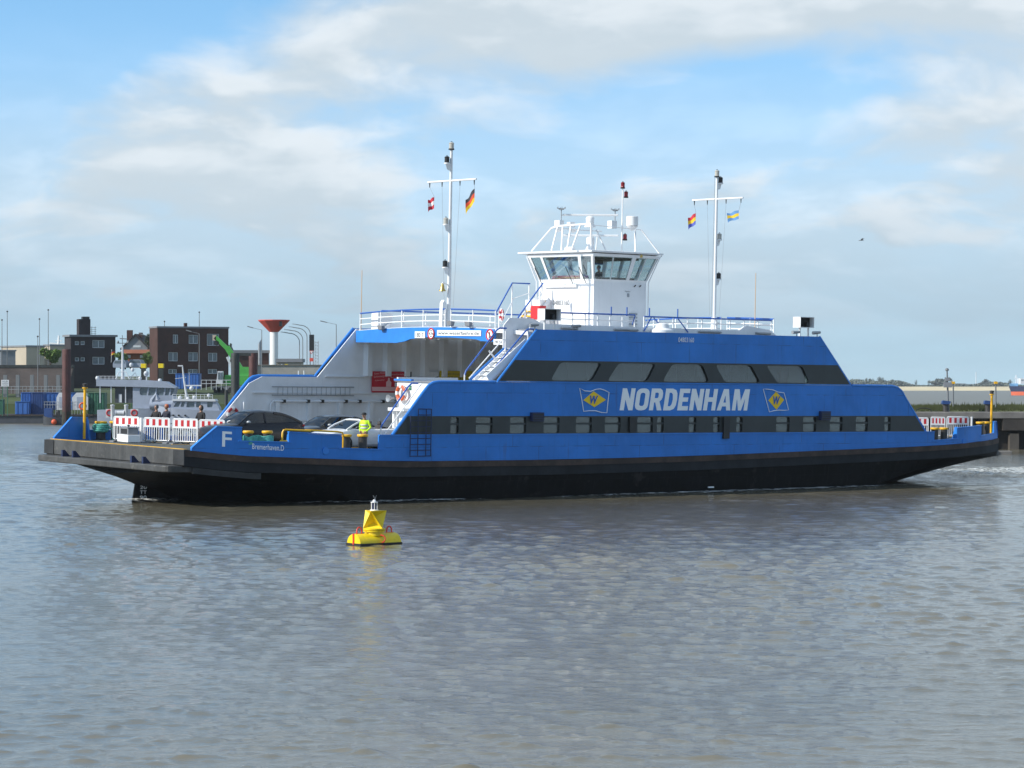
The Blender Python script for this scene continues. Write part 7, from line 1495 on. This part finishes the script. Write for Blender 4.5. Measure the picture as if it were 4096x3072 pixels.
# far bank buildings and freighter
g = BG('far_warehouse', 'small white industrial building on the far bank right of the dark boards', 'building', at(3842, 1551, 2650)); m = MB(); slab(m, 3826, 3862, 1537, 1546, 2650, 20); g.part('wall', m, 'sign_white'); m = MB(); slab(m, 3824, 3864, 1534, 1536.6, 2649, 22); g.part('roof', m, 'roof_grey')
for u in (3834, 3846): m = MB(); slab(m, u, u + 6, 1541, 1551, 2649.5, .4); g.part('gate', m, 'roof_grey')
g = BG('far_house', 'tiny white house on the far bank below thin mast', 'house', at(3914, 1550, 2640)); m = MB(); slab(m, 3906, 3922, 1540, 1551, 2640, 10); g.part('wall', m, 'sign_white'); m = MB(); a = at(3905, 1540, 2640); b_ = at(3923, 1534, 2640); m.prism([(a.x, a.z), (b_.x, a.z), ((a.x + b_.x) / 2, b_.z)], 2639, 2651, 'y'); g.part('roof', m, 'roof_grey')
g = BG('radio_mast', 'very thin white mast on the far bank', 'mast', at(3904, 1552, 2700)); m = MB(); m.tube(at(3904, 1552, 2700), at(3904, 1488, 2700), .5, .3, 6); g.part('pole', m, 'sign_white'); m = MB(); m.tube(at(3902, 1510, 2700), at(3906, 1510, 2700), .3, n=5); g.part('cross_arm', m, 'sign_white')
Y = 1300; g = BG('cargo_ship', 'distant freighter with orange waterline entering at the right edge', 'ship', (at(4100, 0, Y).x, Y, 0)); P = lambda u, v: (at(u, v, Y).x, at(u, v, Y).z); k = Y / 10400
mat('hull_orange', (.60, .12, .05), .6); mat('hull_sky', (.10, .25, .45), .6); mat('hull_navy', (.02, .03, .08), .6)
zw = at(0, 1570, Y).z
def fh(z0, z1, f0, f1, mt, nm):
    m = MB(); rings = []
    for u, hw_, rk in ((4058, .4, -.9), (4075, 5, -.2), (4100, 8, 0), (4240, 8, 0)):
        x = at(u, 0, Y).x; rings.append([(x + rk * f1, Y + 8 - hw_, z1), (x + rk * f0, Y + 8 - hw_ * .9, z0), (x + rk * f0, Y + 8 + hw_ * .9, z0), (x + rk * f1, Y + 8 + hw_, z1)])
    m.loft(rings); g.part(nm, m, mt, smooth=True)
fh(-.6, 1.9, 0, .3, 'hull_orange', 'boot_top'); fh(1.9, 4.6, .3, 1.4, 'hull_navy', 'hull'); m = MB(); m.loft([[(at(4054, 0, Y).x, Y + 7, 4.6), (at(4054, 0, Y).x, Y + 9, 4.6), (at(4054, 0, Y).x - .6, Y + 9, 6.0), (at(4054, 0, Y).x - .6, Y + 7, 6.0)], [(at(4076, 0, Y).x, Y + 2.5, 4.6), (at(4076, 0, Y).x, Y + 13, 4.6), (at(4076, 0, Y).x, Y + 13, 6.0), (at(4076, 0, Y).x, Y + 2.5, 6.0)]]); g.part('forecastle', m, 'hull_sky')
m = MB(); slab(m, 4082, 4140, 1514, 1536, Y + 4, 8); sp = g.part('superstructure', m, 'sign_white'); m = MB()
for u in (4086, 4094): slab(m, u, u + 4, 1518, 1524, Y + 3.9, .09)
g.part('bridge_window', m, 'win_glass', sp); m = MB(); m.tube((at(4077, 0, Y).x, Y + 8, 6), (at(4077, 0, Y).x, Y + 8, at(0, 1500, Y).z), .25, n=6); m.tube((at(4069, 0, Y).x, Y + 8, at(0, 1513, Y).z), (at(4085, 0, Y).x, Y + 8, at(0, 1513, Y).z), .2, n=6); g.part('foremast', m, 'sign_white')
# gull
a = at(3445, 963, 260); g = BG('gull', 'small dark gull gliding in the sky right of the aft mast', 'bird', a); m = MB(); m.loft([[(a.x - .28, a.y, a.z), (a.x - .28, a.y + .02, a.z + .02), (a.x - .28, a.y, a.z + .03)], [(a.x - .1, a.y - .05, a.z - .02), (a.x - .1, a.y + .06, a.z), (a.x - .1, a.y, a.z + .08)], [(a.x + .15, a.y - .04, a.z), (a.x + .15, a.y + .05, a.z), (a.x + .15, a.y, a.z + .06)], [(a.x + .3, a.y - .06, a.z + .02), (a.x + .3, a.y + .06, a.z + .02), (a.x + .3, a.y, a.z + .03)]])
bd = g.part('body', m, 'post_grey', smooth=True)
for s_ in (-1, 1): m = MB(); m.add([(a.x - .08, a.y, a.z + .04), (a.x + .12, a.y, a.z + .04), (a.x + .2, a.y + s_ * .3, a.z + .22), (a.x + .35, a.y + s_ * .6, a.z + .12), (a.x + .05, a.y + s_ * .32, a.z + .22)], [(0, 1, 2, 4), (4, 2, 3)]); g.part('wing', m, 'post_grey')

# ------------------------------------------------------------------ foam along the hull
def foam_mat():
    m = bpy.data.materials.new('foam'); m.use_nodes = True; g = NT(m.node_tree); M['foam'] = m; b = g.n['Principled BSDF']; b.inputs['Base Color'].default_value = (.62, .64, .62, 1); b.inputs['Roughness'].default_value = .8
    uv = g.node('ShaderNodeTexCoord'); tc = uv.outputs['Object']; sep = g.node('ShaderNodeSeparateXYZ'); g.put(sep.inputs[0], uv.outputs['UV'])
    n_ = g.noise(g.mapping(tc, (1.1, 2.4, 1)), 1.6, 9, .68, .8); e = g.math('MULTIPLY', g.math('MULTIPLY', sep.outputs[1], g.math('SUBTRACT', 1.0, sep.outputs[1])), 4.0); e2 = g.math('MULTIPLY', g.math('MULTIPLY', sep.outputs[0], g.math('SUBTRACT', 1.0, sep.outputs[0])), 4.0)
    e = g.math('MULTIPLY', g.math('POWER', e, .6), g.math('POWER', e2, .5)); g.put(b.inputs['Alpha'], g.ramp(g.math('ADD', n_, g.math('MULTIPLY', e, .27)), .715, .86))
foam_mat()
def foam(label, quads, nu, nv, amp, seed):
    """bumpy patch; quads = 4 ship-frame (x, y) corners laid on the water"""
    rnd = random.Random(seed); me = bpy.data.meshes.new('wake_foam'); vs = []; uvs = []
    W_ = []
    for x, y in quads: p = SHIP_M @ Vector((x, y, 0)); W_.append(Vector((p.x, p.y)))
    for j in range(nv + 1):
        for i in range(nu + 1):
            s_, t = i / nu, j / nv; p = (W_[0] * (1 - s_) + W_[1] * s_) * (1 - t) + (W_[3] * (1 - s_) + W_[2] * s_) * t; ed = 4 * t * (1 - t) * min(1, 6 * s_ * (1 - s_)); vs.append((p.x, p.y, .05 + amp * ed * (.5 + .5 * rnd.random()))); uvs.append((s_, t))
    fs = [(j * (nu + 1) + i, j * (nu + 1) + i + 1, (j + 1) * (nu + 1) + i + 1, (j + 1) * (nu + 1) + i) for j in range(nv) for i in range(nu)]
    me.from_pydata(vs, [], fs); ul = me.uv_layers.new(name='uv')
    for l in me.loops: ul.data[l.index].uv = uvs[l.vertex_index]
    me.materials.append(M['foam']); me.polygons.foreach_set('use_smooth', [True] * len(me.polygons)); o = bpy.data.objects.new('wake_foam', me); COL.objects.link(o); tag(o, label, 'foam', kind='stuff')
foam('white wake churning behind the ferry stern', [(44, -5.5), (75, -9), (80, 9), (46, 5.5)], 90, 40, .32, 1)
foam('thin foam line along the near waterline forward', [(4, -7.5), (16, -9.6), (16, -7.4), (4, -5)], 60, 8, .08, 2)
foam('thin foam streaks along the near waterline amidships', [(16, -9.4), (46, -9.6), (46, -7.4), (16, -7.4)], 90, 8, .05, 3)
foam('small bow ripple of foam at the stem', [(-.6, -1.6), (3.4, -3.2), (3.4, .6), (-.6, 1.0)], 30, 12, .16, 4)

# ------------------------------------------------------------------ river haze
m = MB(); m.box(-6400, 6400, -6400, 6400, -6, 45); hz = m.build('haze', 'sand'); hz.data.materials.clear(); tag(hz, 'thin pale river haze', None, None, 'stuff')
hm = bpy.data.materials.new('haze'); hm.use_nodes = True; hg = NT(hm.node_tree); hg.n.clear(); pv_ = hg.node('ShaderNodeVolumePrincipled'); pv_.inputs['Color'].default_value = (.80, .88, .95, 1); pv_.inputs['Density'].default_value = .00007; ho = hg.node('ShaderNodeOutputMaterial'); hg.l.new(pv_.outputs[0], ho.inputs['Volume']); hz.data.materials.append(hm)
